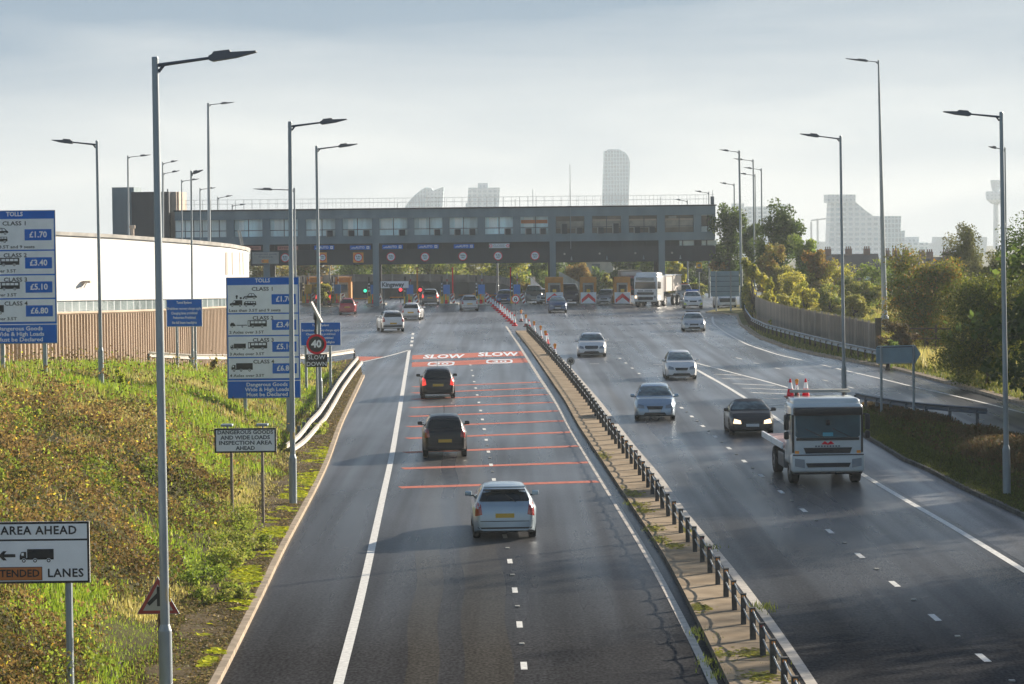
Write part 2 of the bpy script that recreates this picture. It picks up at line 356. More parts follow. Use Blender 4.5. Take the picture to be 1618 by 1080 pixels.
def gz(Y): # the land falls away behind the plaza, towards the river
    if Y < 335: return 0.0
    if Y < 430: return -6.5 * ((Y - 335) / 95) ** 1.0
    return -6.5 - (Y - 430) * 0.0108
gb = MB(); ys = [-60, 20, 60, 120, 200, 260, 335, 345, 360, 380, 400, 430, 470, 520, 600, 700, 850, 1000, 1400, 2000, 3000, 4500, 7000, 9500]; xs = [-3000, -1200, -500, -200, -80, -40, 0, 40, 80, 120, 200, 500, 1200, 3000]
gb.add([(x, y, gz(y) - .04) for y in ys for x in xs], [(j * len(xs) + i, j * len(xs) + i + 1, (j + 1) * len(xs) + i + 1, (j + 1) * len(xs) + i) for j in range(len(ys) - 1) for i in range(len(xs) - 1)], 'ground')
struct(gb, 'ground')
rb = MB(); rb.add([(-70, -20, 0), (60, -20, 0), (60, 334, 0), (-70, 334, 0)], [(0, 1, 2, 3)], 'asphalt'); struct(rb, 'road')

KERB_L = gl([(215, 1300), (345, 1080), (376, 1011), (412, 943), (440, 878), (474, 817), (499, 770), (515.5, 735.5), (537, 673), (556, 633), (574, 595)])
KL = smooth_line(KERB_L)
LINE_L = smooth_line(gl([(480, 1290), (535, 1077), (541, 1057), (569, 950), (587, 867), (606, 780), (619, 722), (632, 644), (646.7, 553)]))
LINE_M = smooth_line(gl([(1225, 1290), (1126, 1077), (1090, 1003), (1057, 939), (1025, 880), (985, 815), (951, 760), (900, 675.5), (880.6, 638), (857, 604), (837, 572.5), (818, 542), (799.5, 515)]))
MED_L = smooth_line(gl([(1245, 1290), (1145, 1077), (1110, 1003), (1078, 939), (1048, 880), (1004, 815), (969, 760), (913, 675.5), (893.5, 638), (868, 600), (835, 551), (816, 527), (803, 512)]))
MED_R = smooth_line(gl([(1400, 1290), (1286, 1078), (1250, 1032.5), (1220.6, 988), (1194, 949.6), (1146.6, 890), (1105, 840), (1072.5, 801.5), (1041.6, 753), (1000.8, 707), (949, 638), (913, 596), (895.6, 576.5), (862, 543), (830, 512)]))
DASH1 = gl([(846, 1205), (835, 1128), (828, 1060), (823, 995), (815, 939), (807, 891.6), (793, 800), (789, 765), (780, 755)])
# lane line of the left carriageway: one mark every module, a stud every second gap
mk = MB(); z1 = .008
strip(mk, LINE_L, .2, z1, 'white_paint'); strip(mk, LINE_M, .17, z1, 'dirty_paint')
MED_RL = MED_R
strip(mk, MED_RL, .22, z1, 'dirty_paint')
def dashes(mb, P, step, ln, wd, m='white_paint', start=0.0, stop=None):
    Q = resample(P, .25); acc = start; last = Q[0]; d = 0.0; nxt = start; res = []
    dist = [0.0]
    for a, b in zip(Q, Q[1:]): dist.append(dist[-1] + (b - a).length)
    s = start
    def at(s_):
        i = int(np.searchsorted(dist, s_)); i = min(max(i, 1), len(Q) - 1); return Q[i - 1].lerp(Q[i], (s_ - dist[i - 1]) / max(1e-6, dist[i] - dist[i - 1]))
    while s + ln < (stop or dist[-1]):
        strip(mb, [at(s), at(s + ln)], wd, z1, m); res.append((at(s + ln / 2), at(s + step / 2 + ln / 2))); s += step
    return res
LANE1 = smooth_line(gl([(838, 1150), (828, 1060), (823, 995), (815, 939), (807, 891.6), (791, 815), (780, 755), (771, 710), (761, 655), (752, 615), (746, 587), (742, 572)]))
d1 = dashes(mk, LANE1, 6.0, 1.0, .13, start=.7)
LANE_R = smooth_line(gl([(1680, 1140), (1555.5, 1043.5), (1482, 979), (1417.7, 926), (1362, 880), (1314, 842), (1272, 808), (1234.5, 777.7), (1202.5, 750.5), (1173, 726.5), (1147.6, 704), (1123, 684), (1083, 649), (1060, 630), (1019.8, 598), (975.3, 562.6)]))
d2 = dashes(mk, LANE_R, 6.0, 1.1, .15, start=1.0)
EDGE_R = smooth_line(gl([(1800, 1010), (1618, 902), (1519.5, 840), (1420, 784), (1365.8, 752), (1243, 671.5), (1183, 632), (1141.6, 606.5), (1103, 585.7), (1090, 577)]))
strip(mk, EDGE_R, .2, z1, 'white_paint')
HATCH_R = smooth_line(gl([(1080, 568), (1105, 574.5), (1164, 590.5), (1221.7, 605), (1260, 617), (1340, 641)]))
strip(mk, HATCH_R, .17, z1, 'white_paint')
SLIP = smooth_line(gl([(1126, 500), (1125.5, 505), (1128, 512), (1148, 526.5), (1180, 544), (1228, 560), (1292, 574.5), (1337, 585.7), (1388, 597), (1452, 613), (1500, 623), (1558, 637), (1618, 652), (1760, 690)]), 1.5, 6)
strip(mk, SLIP, .18, z1, 'white_paint')
for x, y in [(1163, 565), (1192, 573), (1225, 581), (1262, 590), (1300, 600), (1340, 611), (1382, 623), (1429, 634)]:
    p = G(x, y); q = G(x + 9, y + 2.2); strip(mk, [p, q], .12, z1, 'white_paint')
for a, b in [((1140, 598), (1190, 599)), ((1158, 606), (1225, 609)), ((1172, 613), (1250, 616)), ((1186, 620), (1262, 623)), ((1200, 629), (1268, 630)), ((1214, 640), (1275, 638)), ((1130, 591), (1172, 593))]:
    strip(mk, [G(*a), G(*b)], .28, z1, 'white_paint')
strip(mk, smooth_line(gl([(558, 575), (600, 566), (635.5, 556.7), (646, 553)])), .18, z1, 'white_paint')
for a, b in [((572, 592), (640, 590)), ((575, 588), (640, 586)), ((580, 581), (642, 580)), ((575, 574), (600, 573))]: strip(mk, [G(*a), G(*b)], .22, z1, 'faint_paint')
for y0 in (547, 541, 535, 529): strip(mk, [G(650 + (547 - y0) * .12, y0), G(650.4 + (547 - y0) * .12, y0 - 3.2)], .2, z1, 'white_paint')
strip(mk, [G(932, 574.5), G(947, 574.5)], .3, z1, 'white_paint'); strip(mk, [G(1032, 575.5), G(1050, 575.5)], .25, z1, 'faint_paint')
struct(mk, 'road_markings')
# red bands painted across the left carriageway
rd = MB(); z2 = .004
for (xl, yl, xr, yr, th) in [(632, 770, 945, 760.5, .75), (636, 740, 932, 730.2, .75), (639, 714.7, 915, 704.5, .75), (643, 692.4, 906, 682.3, .75), (645, 674, 893, 664.5, .75), (647.6, 657.8, 882, 648.8, .75), (648.7, 643.8, 872, 635.4, .75), (651, 630.5, 864, 623, .75), (652, 620.7, 858, 612.7, .75), (653.5, 611, 852, 603.4, .75)]:
    strip(rd, [G(xl, yl), G(xr, yr)], th, z2, 'red_paint')
for q in [[(651, 567.8), (830, 561.8), (826, 554.2), (651.5, 561)], [(650.5, 579.6), (838, 572.2), (835, 565.6), (651, 572.2)]]:
    rd.add([(p.x, p.y, z2) for p in gl(q)], [(0, 1, 2, 3)], 'red_paint')
rd.add([(p.x, p.y, z2) for p in gl([(556, 571), (562, 563), (606, 563.5), (572, 570.5)])], [(0, 1, 2, 3)], 'red_paint')
struct(rd, 'red_road_bands')
wt = MB()
for (cx, cy, wpx, tpx) in [(701, 562.9, 63, 6.3), (787, 559.3, 63, 6.3)]:
    a = G(cx - wpx / 2, cy + tpx / 2); b = G(cx + wpx / 2, cy + tpx / 2); c = G(cx, cy - tpx / 2); wd = (b - a).length; ht = c.y - G(cx, cy + tpx / 2).y
    mid = G(cx, cy); sub = MB(); sub.text('SLOW', 0, 0, 1.0, 0, 'text_white', bold=.035, wmax=wd, flat=True)
    zs = [v[1] for v in sub.v]; k = ht / (max(zs) - min(zs)); z0_ = (max(zs) + min(zs)) / 2
    wt.add([(v[0] + mid.x, (v[1] - z0_) * k + mid.y, .012) for v in sub.v], sub.f, 'text_white')
for (cx, cy, wpx, tpx) in [(697, 574.5, 41, 6.5), (789, 570.8, 41, 6.5)]:
    a = G(cx - wpx / 2, cy); b = G(cx + wpx / 2, cy); wd = (b - a).length; ht = G(cx, cy - tpx / 2).y - G(cx, cy + tpx / 2).y; mid = (a + b) / 2
    def sup(w_, h_, n=28, e=.45): return [(mid.x + w_ / 2 * math.copysign(abs(math.cos(t)) ** e, math.cos(t)), mid.y + h_ / 2 * math.copysign(abs(math.sin(t)) ** e, math.sin(t))) for t in [2 * math.pi * i / n for i in range(n)]]
    O_ = sup(wd, ht); I_ = sup(wd * .84, ht * .62); n = len(O_)
    wt.add([(x, y, .012) for x, y in O_] + [(x, y, .012) for x, y in I_], [(i, (i + 1) % n, (i + 1) % n + n, i + n) for i in range(n)], 'text_white')
    sub = MB(); sub.text('30', 0, 0, 1.0, 0, 'text_white', bold=.02, wmax=wd * .55, flat=True); zs = [v[1] for v in sub.v]; k = ht * .5 / (max(zs) - min(zs)); z0_ = (max(zs) + min(zs)) / 2
    wt.add([(v[0] + mid.x, (v[1] - z0_) * k + mid.y, .013) for v in sub.v], sub.f, 'text_white')
struct(wt, 'slow_road_lettering')
# browner worn strips and patched asphalt
pb = MB()
for a, b, yb in [((655, 745), (700, 745), 1290), ((715, 745), (757, 745), 1290)]: pass
def band_lane(t0, t1, y0, y1, m, z=.002, wob=.06):
    Ys = np.linspace(y0, y1, 40); L_ = []; Rr = []
    for i, Y in enumerate(Ys):
        xl = interp_poly(LINE_L, Y); xr = interp_poly(LANE1, Y); wb = wob * math.sin(i * .9) 
        L_.append((xl + (xr - xl) * t0 + wb, Y, z)); Rr.append((xl + (xr - xl) * t1 + wb, Y, z))
    n = len(Ys); pb.add(L_ + Rr, [(i, i + n, i + n + 1, i + 1) for i in range(n - 1)], m)
band_lane(.34, .52, 42, 118, 'asphalt_brown'); band_lane(.66, .93, 42, 118, 'asphalt_brown'); band_lane(.30, .93, 121, 132, 'asphalt_brown')
band_lane(.12, .7, 135, 196, 'asphalt_brown')
pb.add([(p.x, p.y, .002) for p in gl([(846, 556), (830, 520), (858, 520), (925, 575), (990, 640), (1060, 715), (1030, 712), (962, 642)])], [list(range(8))], 'asphalt_brown')
pb.add([(p.x, p.y, .002) for p in gl([(700, 552), (652, 521), (716, 521), (722, 552)])][::-1], [(0, 1, 2, 3)], 'asphalt_brown')
struct(pb, 'worn_road_surface')
sh = MB(); a_ = [p for p in EDGE_R if p.y > 40]
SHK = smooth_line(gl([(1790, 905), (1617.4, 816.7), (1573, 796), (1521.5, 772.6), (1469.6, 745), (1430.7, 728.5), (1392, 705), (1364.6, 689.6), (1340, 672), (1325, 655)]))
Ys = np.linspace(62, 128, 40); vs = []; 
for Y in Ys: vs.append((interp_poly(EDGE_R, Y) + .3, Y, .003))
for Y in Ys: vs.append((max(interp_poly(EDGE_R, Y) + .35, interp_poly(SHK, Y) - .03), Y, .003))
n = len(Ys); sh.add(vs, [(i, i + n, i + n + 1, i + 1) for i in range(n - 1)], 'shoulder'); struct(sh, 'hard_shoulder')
# median: kerbed paved strip
md = MB(); Ys = np.concatenate([np.linspace(38, 228, 120)]); n = len(Ys)
Lm = [(interp_poly(MED_L, Y), Y) for Y in Ys]; Rm = [(interp_poly(MED_R, Y) - .3, Y) for Y in Ys]
Rm = [(max(r[0], l[0] + .25), r[1]) for l, r in zip(Lm, Rm)]
md.add([(x, y, .16) for x, y in Lm] + [(x, y, .16) for x, y in Rm] + [(x, y, -.02) for x, y in Lm] + [(x, y, -.02) for x, y in Rm],
       [(i, i + n, i + n + 1, i + 1) for i in range(n - 1)], 'paving')
k0 = 0
md.add([(x, y, .16) for x, y in Lm] + [(x, y, -.02) for x, y in Lm], [(i, i + 1, i + 1 + n, i + n) for i in range(n - 1)], 'kerb_dark')
md.add([(x, y, .16) for x, y in Rm] + [(x, y, -.02) for x, y in Rm], [(i, i + n, i + n + 1, i + 1) for i in range(n - 1)], 'kerb_dark')
md.add([(Lm[-1][0], Lm[-1][1], .16), (Rm[-1][0], Rm[-1][1], .16), (Rm[-1][0], Rm[-1][1], -.02), (Lm[-1][0], Lm[-1][1], -.02)], [(0, 3, 2, 1)], 'kerb')
struct(md, 'central_reservation')
# joints and moss on the median
mj = MB()
for Y in np.arange(44, 225, 2.4):
    xl, xr = interp_poly(MED_L, Y), interp_poly(MED_R, Y) - .3
    if xr - xl > .4: mj.box(((xl + xr) / 2, Y, .1622), (xr - xl - .04, .05, .003), 'kerb_dark')
MOSSY = [(1003, 797, .5, .9), (1015, 806, .4, 1.0), (1028, 835, .5, 1.2), (1040, 853, .4, .9), (1000, 780, .4, 1.4), (1120, 1035, .5, .8), (1190, 1032, .5, .6), (1065, 862, .3, .7), (975, 772, .3, 1.2), (1205, 1070, .5, .8), (1090, 836, .3, .8), (1105, 960, .3, .8), (950, 720, .4, 2.0)]
struct(mj, 'paving_joints')
# left kerb and bank
kb = MB(); strip(kb, KL, .16, .13, 'kerb', off=0, z0=-.02); struct(kb, 'kerb')
def bank_z(d, Y):
    hc = 3.35 if Y < 108 else max(.0, 3.35 * (1 - (Y - 108) / 80) ** 1.0)
    sm = lambda t: (lambda u: u * u * (3 - 2 * u))(min(max(t, 0), 1))
    base = .60 * sm((d - 1.05) / 5.2) + .40 * sm((d - 4.2) / 8.0)
    return .11 + hc * base
def dmax(Y): return 34 if Y < 112 else (34 + (9.5 - 34) * (Y - 112) / 38 if Y < 150 else max(.3, 9.5 + (.4 - 9.5) * (Y - 150) / 37))
KX = lambda Y: interp_poly(KL, Y) if Y < 168 else interp_poly(KL, 168) + (G(564, 574).x - interp_poly(KL, 168)) * (Y - 168) / 19
bk = MB(); Ys = list(np.linspace(22, 187, 170)); US = [0, .02, .04, .06, .08, .1, .12, .14, .16, .18, .2, .22, .24, .27, .3, .33, .37, .42, .5, .6, .7, .85, 1]
nU = len(US); vs = []
for Y in Ys:
    for u in US:
        d = .08 + dmax(Y) * u; z = bank_z(d, Y) + (.05 * math.sin(Y * .7 + d * 1.3) + .05 * math.sin(Y * .31 - d * 2.1)) * min(1, max(0, (d - 1.2)))
        vs.append((KX(Y) - d, Y, z))
bk.add(vs, [(j * nU + i, (j + 1) * nU + i, (j + 1) * nU + i + 1, j * nU + i + 1)[::-1] for j in range(len(Ys) - 1) for i in range(nU - 1)], 'soil')
edge = [vs[j * nU + nU - 1] for j in range(len(Ys))]; last = vs[-nU:]
bk.add(edge + [(x, y, -.05) for x, y, z in edge], [(i, i + 1, i + 1 + len(edge), i + len(edge)) for i in range(len(edge) - 1)], 'soil')
bk.add(last + [(x, y, -.05) for x, y, z in last], [(i, i + 1, i + 1 + nU, i + nU) for i in range(nU - 1)], 'soil')
struct(bk, 'bank', smooth=True)
vg = MB(); n = len(Ys); A = [(KX(Y) - .08, Y, .132) for Y in Ys]; B = [(KX(Y) - min(1.25 + .16 * math.sin(Y * .9) + .12 * math.sin(Y * 2.3), dmax(Y)), Y, bank_z(min(1.25 + .16 * math.sin(Y * .9) + .12 * math.sin(Y * 2.3), dmax(Y)), Y) + .03) for Y in Ys]
vg.add(A + B, [(i, i + 1, i + 1 + n, i + n) for i in range(n - 1)], 'litter'); struct(vg, 'verge')
# right side: island between carriageway and slip road, far verge
isl = MB(); ISL_UP = gl([(1325, 640), (1345, 645), (1400, 653), (1470, 668), (1560, 690), (1640, 712), (1800, 760), (1990, 820)])
ISL_LO = gl([(1340, 672), (1364.6, 689.6), (1392, 705), (1430.7, 728.5), (1469.6, 745), (1521.5, 772.6), (1573, 796), (1617.4, 816.7), (1790, 905), (2000, 1020)])
isl.slab([(p.x, p.y) for p in ISL_LO] + [(p.x, p.y) for p in ISL_UP[::-1]], -.02, .12, 'verge'); struct(isl, 'grass_island')
ik = MB(); strip(ik, ISL_LO, .16, .135, 'kerb_dark', z0=-.02); strip(ik, ISL_UP[:-1], .16, .135, 'kerb_dark', z0=-.02)
FK = smooth_line(gl([(1116, 494), (1140, 495.5), (1165, 497.5), (1166, 503), (1171, 514), (1196, 533), (1244, 550.5), (1292, 561.7), (1356, 573), (1420, 585.7), (1468, 598.5), (1540, 618), (1618, 640), (1760, 682), (1960, 745)]), 1.0, 5)
strip(ik, FK, .16, .135, 'kerb', z0=-.02); struct(ik, 'island_kerb')
fv = MB(); poly_ = [(p.x, p.y) for p in FK] + [(200, FK[-1].y), (200, 333), (34, 333), (25, 300), (G(1172, 482).x, G(1172, 482).y), (G(1135, 489).x, G(1135, 489).y)]
fv.slab(poly_, -.02, .12, 'field'); struct(fv, 'far_verge')
fp = MB(); Q = [p for p in FK if p.y < 236]; strip(fp, Q, 1.5, .128, 'kerb', off=-.9 if FK[0].x < FK[-1].x else .9); struct(fp, 'verge_path')
# ------------------------------------------------------------------ median railing
M['rail_post'] = mat('rail_post_timber', (.055, .055, .052), .75, noise=.3, nscale=5)
rl = thing('post_railing', 'low railing of dark timber posts and two wires along the central reservation', 'railing')
RAIL_X = lambda Y: interp_poly(MED_L, Y) * .30 + (interp_poly(MED_R, Y) - .3) * .70
posts = []; Y = 45.2
pm = MB(); pm.box((0, 0, .32), (.115, .115, .64), 'rail_post'); pm.box((0, 0, .65), (.13, .13, .025), 'rail_post')
POST = pm.build('post', rl); capm = {}
for c_ in ('amber', 'conc_light', 'dull_red', 'black'):
    q = MB(); q.box((0, -.064, .60), (.07, .012, .045), c_); o = q.build('reflector', POST); capm[c_] = o
first = True; i = 0
base_caps = dict(capm)
for o in base_caps.values(): o.parent = None
while Y < 226:
    x = RAIL_X(Y); P_ = POST if first else POST.copy()
    if not first: C.objects.link(P_)
    P_.parent = rl; P_.location = (x, Y, .16); P_.rotation_euler = (random.uniform(-.03, .03), random.uniform(-.03, .03), random.uniform(-.1, .1)); posts.append(Vector((x, Y, .16)))
    if Y < 120:
        cset = random.choice(['amber', 'amber', 'conc_light', 'amber', 'dull_red', 'black']); o = base_caps[cset].copy(); C.objects.link(o); o.parent = P_
    first = False; i += 1; Y += 2.3 if Y < 130 else 2.35
for o in base_caps.values(): bpy.data.objects.remove(o)
for h in (.34, .60):
    wr = MB(); pts = []
    for a, b in zip(posts, posts[1:]):
        for t in (0, .33, .66): pts.append(a.lerp(b, t) + Vector((.0, 0, h - .05 * math.sin(math.pi * t))))
    wr.tube(pts, .017, 'galv', n=5); wr.build('wire', rl)
# ------------------------------------------------------------------ traffic cones, beacons, small median signs
def cone_parts(t, kind):
    b = MB()
    if kind == 'cone':
        b.rbox((0, 0, .03), (.42, .42, .06), 'dull_red', .02); b.build('base', t)
        b = MB(); b.tube([(0, 0, .06), (0, 0, .36)], [.16, .105], 'red', 12, cap=False); b.tube([(0, 0, .36), (0, 0, .62)], [.105, .062], 'text_white', 12, cap=False); b.tube([(0, 0, .62), (0, 0, .78)], [.062, .03], 'red', 12); b.build('cone_body', t, smooth=True)
    elif kind == 'post':
        b.rbox((0, 0, .05), (.42, .42, .1), 'red', .02); b.tube([(0, 0, .06), (0, 0, .28)], [.16, .11], 'red', 10); b.build('base', t)
        b = MB(); b.tube([(0, 0, .28), (0, 0, .78)], [.11, .06], 'text_white', 10); b.tube([(0, 0, .78), (0, 0, .95)], [.06, .035], 'red', 10); b.build('cylinder', t, smooth=True)
    elif kind == 'beacon':
        b.rbox((0, 0, .03), (.4, .4, .06), 'trim', .02); b.build('base', t)
        b = MB(); b.tube([(0, 0, .05), (0, 0, .26)], [.15, .11], 'dull_red', 12, cap=False); b.tube([(0, 0, .26), (0, 0, .66)], [.11, .055], 'text_white', 12, cap=False); b.tube([(0, 0, .66), (0, 0, .72)], [.055, .05], 'red', 12); b.build('cone_body', t, smooth=True)
        b = MB(); b.rbox((0, 0, .77), (.15, .12, .11), 'amber', .02); b.tube([(0, -.07, .9), (0, .07, .9)], .10, 'amber', 14); b.build('beacon_lamp', t, smooth=True)
proto = {}
def put_cone(kind, p, label, group):
    if kind not in proto:
        t = thing({'cone': 'traffic_cone', 'post': 'traffic_cylinder', 'beacon': 'beacon_cone'}[kind], label, 'traffic cone', p); cone_parts(t, kind); proto[kind] = t
    else: t = copy_tree(proto[kind])
    t.location = p; t['label'] = label; t['group'] = group; t.rotation_euler = (0, 0, random.uniform(-.3, .3)); return t
for k in range(14):
    t = k / 13; x = 765 + 45 * t + 3 * t * t; y = 474.5 + 40 * (t ** 1.15)
    put_cone('post', G(x, y) + Vector((0, 0, .0)), 'red footed white traffic cylinder in the close row leading up to the railing', 'traffic cylinders before the central reservation')
names_ = ['farthest', 'second farthest', 'third farthest', 'middle', 'third nearest', 'second nearest', 'nearest']
for k, (x, y) in enumerate([(823.5, 508), (831, 516), (844, 528), (854.5, 536), (862, 545), (866, 549), (877, 568)]):
    if k == 5: put_cone('cone', G(x - 1.5, y - 5, .16), 'plain red and white cone among the amber beacon cones on the reservation', 'cones along the railing')
    else: put_cone('beacon', G(x, y, .16), 'white cone with amber lamp, %s in the row beside the railing' % names_[k], 'cones along the railing')
put_cone('cone', G(836, 520, .16), 'plain red and white cone between the two farthest beacon cones', 'cones along the railing')
def roundel(t, name, cz, r, txt=None, bg='sign_white', rim='red', tm='black', size=None, y=0, cx=0, rimw=.17):
    b = MB(); b.tube([(cx, y + .02, cz), (cx, y, cz)], r, 'galv_dark', 28); b.disc(cx, cz, r, y - .004, rim); b.disc(cx, cz, r * (1 - rimw), y - .008, bg)
    if txt: b.text(txt, cx, cz, size or r * .95, y - .013, tm, bold=.03)
    return b.build(name, t)
t = thing('no_u_turn_sign', 'round no u-turn sign on a post at the start of the railing', 'road sign', G(815, 514, .0))
b = MB(); b.tube([(0, .03, 0), (0, .03, 2.0)], .045, 'galv_dark'); b.build('post', t)
b = MB(); b.tube([(0, .02, 2.15), (0, 0, 2.15)], .34, 'galv_dark', 24); b.disc(0, 2.15, .34, -.004, 'red'); b.disc(0, 2.15, .27, -.008, 'sign_white')
b.ring(0, 2.19, .06, .115, -.012, 'black'); b.rect(-.115, 2.0, -.06, 2.19, -.013, 'black'); b.rect(.06, 2.06, .115, 2.19, -.013, 'black'); b.poly([(.02, 2.07), (.155, 2.07), (.088, 1.97)], -.013, 'black'); b.build('sign_face', t)
b = MB(); b.rbox((0, 0, 1.45), (.66, .05, .42), 'galv', .02); b.build('backing_plate', t)
t = thing('speed_limit_sign', 'small grey roundel reading 40 on a thin post beside the railing', 'road sign', G(902, 600, .14))
b = MB(); b.tube([(0, .02, 0), (0, .02, .95)], .035, 'galv_dark'); b.build('post', t)
b = MB(); b.tube([(0, .02, 1.0), (0, 0, 1.0)], .22, 'galv', 24); b.disc(0, 1.0, .2, -.004, 'conc_light'); b.text('40', 0, 1.0, .25, -.012, 'black', bold=.04); b.build('sign_face', t)
# ------------------------------------------------------------------ street lamps
def lamp(base, top_px, tip_px, label, r0=.085, r1=.06, lant=.48, grp='street lamps', boxy=True, dark=False, lean=None, door=1.4):
    """base: world point; top/tip pixels fix the height and the reach at the lamp's own distance"""
    top = U(top_px[0], top_px[1], base.y); tip = U(tip_px[0], tip_px[1], base.y)
    t = thing('street_lamp', label, 'street lamp', base, group=grp); T = top - base; E = tip - base
    g = 'galv' if not dark else 'galv_dark'
    b = MB(); b.tube([Vector((0, 0, 0)) + T * (door / T.z), T], [r0, r1], g, 12); b.tube([T - Vector((0, 0, .0)), T + Vector((0, 0, .03))], [r1 * 1.1, r1 * .9], g, 10); b.build('pole', t, smooth=True)
    b = MB(); b.tube([(0, 0, 0), T * (door / T.z)], [r0 * 1.45, r0 * 1.42], g, 12); b.tube([T * (door / T.z), T * ((door + .12) / T.z)], [r0 * 1.42, r0], g, 12); b.build('base_section', t, smooth=True)
    s = 1 if E.x > T.x else -1; A = T + Vector((s * r1, 0, -.12)); Lx = E - A; mid = A + Lx * (1 - lant)
    b = MB(); b.tube([A, mid], [.035, .026], 'lantern', 8); b.tube([A + Vector((0, 0, -.12)), A + Lx * .06], .03, 'lantern', 6); b.build('arm', t, smooth=True)
    u = Lx.normalized(); v = Vector((-u.z * s, 0, u.x * s)) if s > 0 else Vector((u.z, 0, -u.x)); v = Vector((-u.z, 0, u.x)) * s
    hw = .15; LL = Lx.length * lant
    b = MB(); prof = [(0, .0, -.045), (.0, .0, .035), (.08, 0, .06), (.12, 0, .10), (.45, 0, .095), (.47, 0, .05), (1, 0, .012), (1, 0, -.012), (.55, 0, -.06), (.06, 0, -.07)]
    pts = [mid + u * (p[0] * LL) + v * p[2] for p in prof]; n = len(pts)
    b.add([p + Vector((0, -hw, 0)) for p in pts] + [p + Vector((0, hw, 0)) for p in pts], [list(range(n)), list(range(2 * n - 1, n - 1, -1))] + [(i, i + n, (i + 1) % n + n, (i + 1) % n) for i in range(n)], 'lantern'); b.build('lantern', t)
    return t
BZ = lambda p, d=None: p
lamp(G(263, 1118, .13), (245, 92), (405, 81), 'nearest and tallest lamp pole on the left, its lantern over the left carriageway')
lamp(G(463, 795, .14), (458, 193), (548, 188), 'second lamp pole on the left, standing in moss right beside the second tolls sign')
lamp(G(506, 650, .14), (500, 231), (565, 227), 'third lamp pole on the left, right behind the round 40 slow down sign')
def bankp(px, py):              # a point seen on the bank
    p = G(px, py)
    for Y in np.linspace(186, 40, 600):
        q = U(px, py, Y); d = KX(Y) - q.x
        if 0 < d <= dmax(Y) and q.z <= bank_z(d, Y): p = q; break
    for _ in range(1): 
        for Y in np.linspace(40, 186, 1200):
            q = U(px, py, Y); d = KX(Y) - q.x
            if 0 < d <= dmax(Y) and q.z <= bank_z(d, Y): return q
    return p
def bpt(px, Y):
    q = U(px, 600, Y); return Vector((q.x, Y, bank_z(KX(Y) - q.x, Y) - .05))
lamp(bpt(160, 111), (153, 223), (82, 221), 'lamp pole on top of the bank whose lantern points left, before the white building', r0=.07, r1=.05)
lamp(Vector((U(303, 500, 150).x, 150, .9)), (302, 270), (321, 268), 'thin lamp pole rising behind the small blue sign', r0=.055, r1=.045, lant=.9, boxy=False)
def lampZ(px, topy, Y, tipx, tipy, label, z=0.0, r0=.1, dx=0, **k): return lamp(Vector((U(px + dx, 480, Y).x, Y, z)), (px, topy), (tipx, tipy), label, r0=r0, r1=r0 * .7, door=1.6, **k)
lampZ(329, 163, 245, 370, 161, 'tall thick lamp pole behind the white building roof', z=0, dx=2, r0=.15, lant=.55)
lampZ(202, 246, 262, 238, 244, 'lamp pole in front of the dark stair tower', dx=2, r0=.10)
lampZ(257, 256, 266, 281, 253, 'upper of the two lanterns showing beside the nearest left pole', dx=0, r0=.08)
lampZ(258, 272, 280, 284, 269, 'lower of the two lanterns showing beside the nearest left pole', dx=0, r0=.08)
lampZ(287, 284, 284, 315, 282, 'thin lamp pole left of the thin pole with the block head', dx=1, r0=.08)
lampZ(316, 297, 294, 341, 296, 'thin lamp pole just left of the tall thick pole behind the white building', dx=1, r0=.08)
lampZ(344, 311, 312, 368, 308, 'small far lamp pole just right of the tall thick pole', dx=1, r0=.08)
lampZ(367, 323, 322, 389, 322, 'farthest left lamp, barely above the toll office roof', dx=1, r0=.08)
lampZ(465, 297, 196, 400, 298, 'lamp pole behind the second left pole, its lantern pointing left', dx=2, r0=.085)
lampZ(1168, 238, 276, 1137, 236, 'tallest lamp pole of the cluster right of the toll office', dx=4, r0=.13)
lampZ(1190, 252, 300, 1159, 250, 'second highest lamp pole of the cluster right of the toll office', dx=3, r0=.10)
lampZ(1203, 266, 315, 1175, 264, 'rightmost lamp pole of the cluster right of the toll office', dx=2, r0=.10)
lampZ(1193, 275, 318, 1167, 273, 'slim lamp pole close behind the second highest in the right cluster', dx=2, r0=.08)
lampZ(1160, 290, 305, 1137, 288, 'shortest lamp pole of the cluster right of the toll office', dx=2, r0=.09)
lampZ(1120, 303, 318, 1098, 301, 'lamp standing behind the right end of the toll office roof', dx=1, r0=.08)
lampZ(1086, 316, 330, 1066, 314, 'small lamp behind the toll office roof railing', dx=1, r0=.08)
lampZ(521, 420, 311, 500, 421, 'white lit lamp pole seen under the canopy by the orange booth', r0=.09, grp='poles seen under the toll canopy')
lampZ(786, 340, 312, 800, 338, 'lamp pole rising through the view under the canopy above the traffic cylinders', r0=.11, grp='poles seen under the toll canopy')
lamp(G(1334, 626, .1), (1328, 215), (1264, 211), 'lamp pole right behind the flatbed truck, lantern pointing left')
lamp(G(1402, 534, .12) + Vector((.1, 2, 0)), (1388, 95), (1336, 92), 'tallest leaning lamp pole on the right, beyond the timber fence', r0=.20, r1=.06, lant=.7)
lamp(G(1591, 780, .12), (1582, 178), (1491, 176), 'lamp pole on the right verge in front of the big tree, lantern pointing left')
lampZ(1588, 233, 190, 1562, 231, 'thin lamp pole showing just right of the pole before the big tree', dx=3, r0=.07, z=.1)
tg = MB(); 
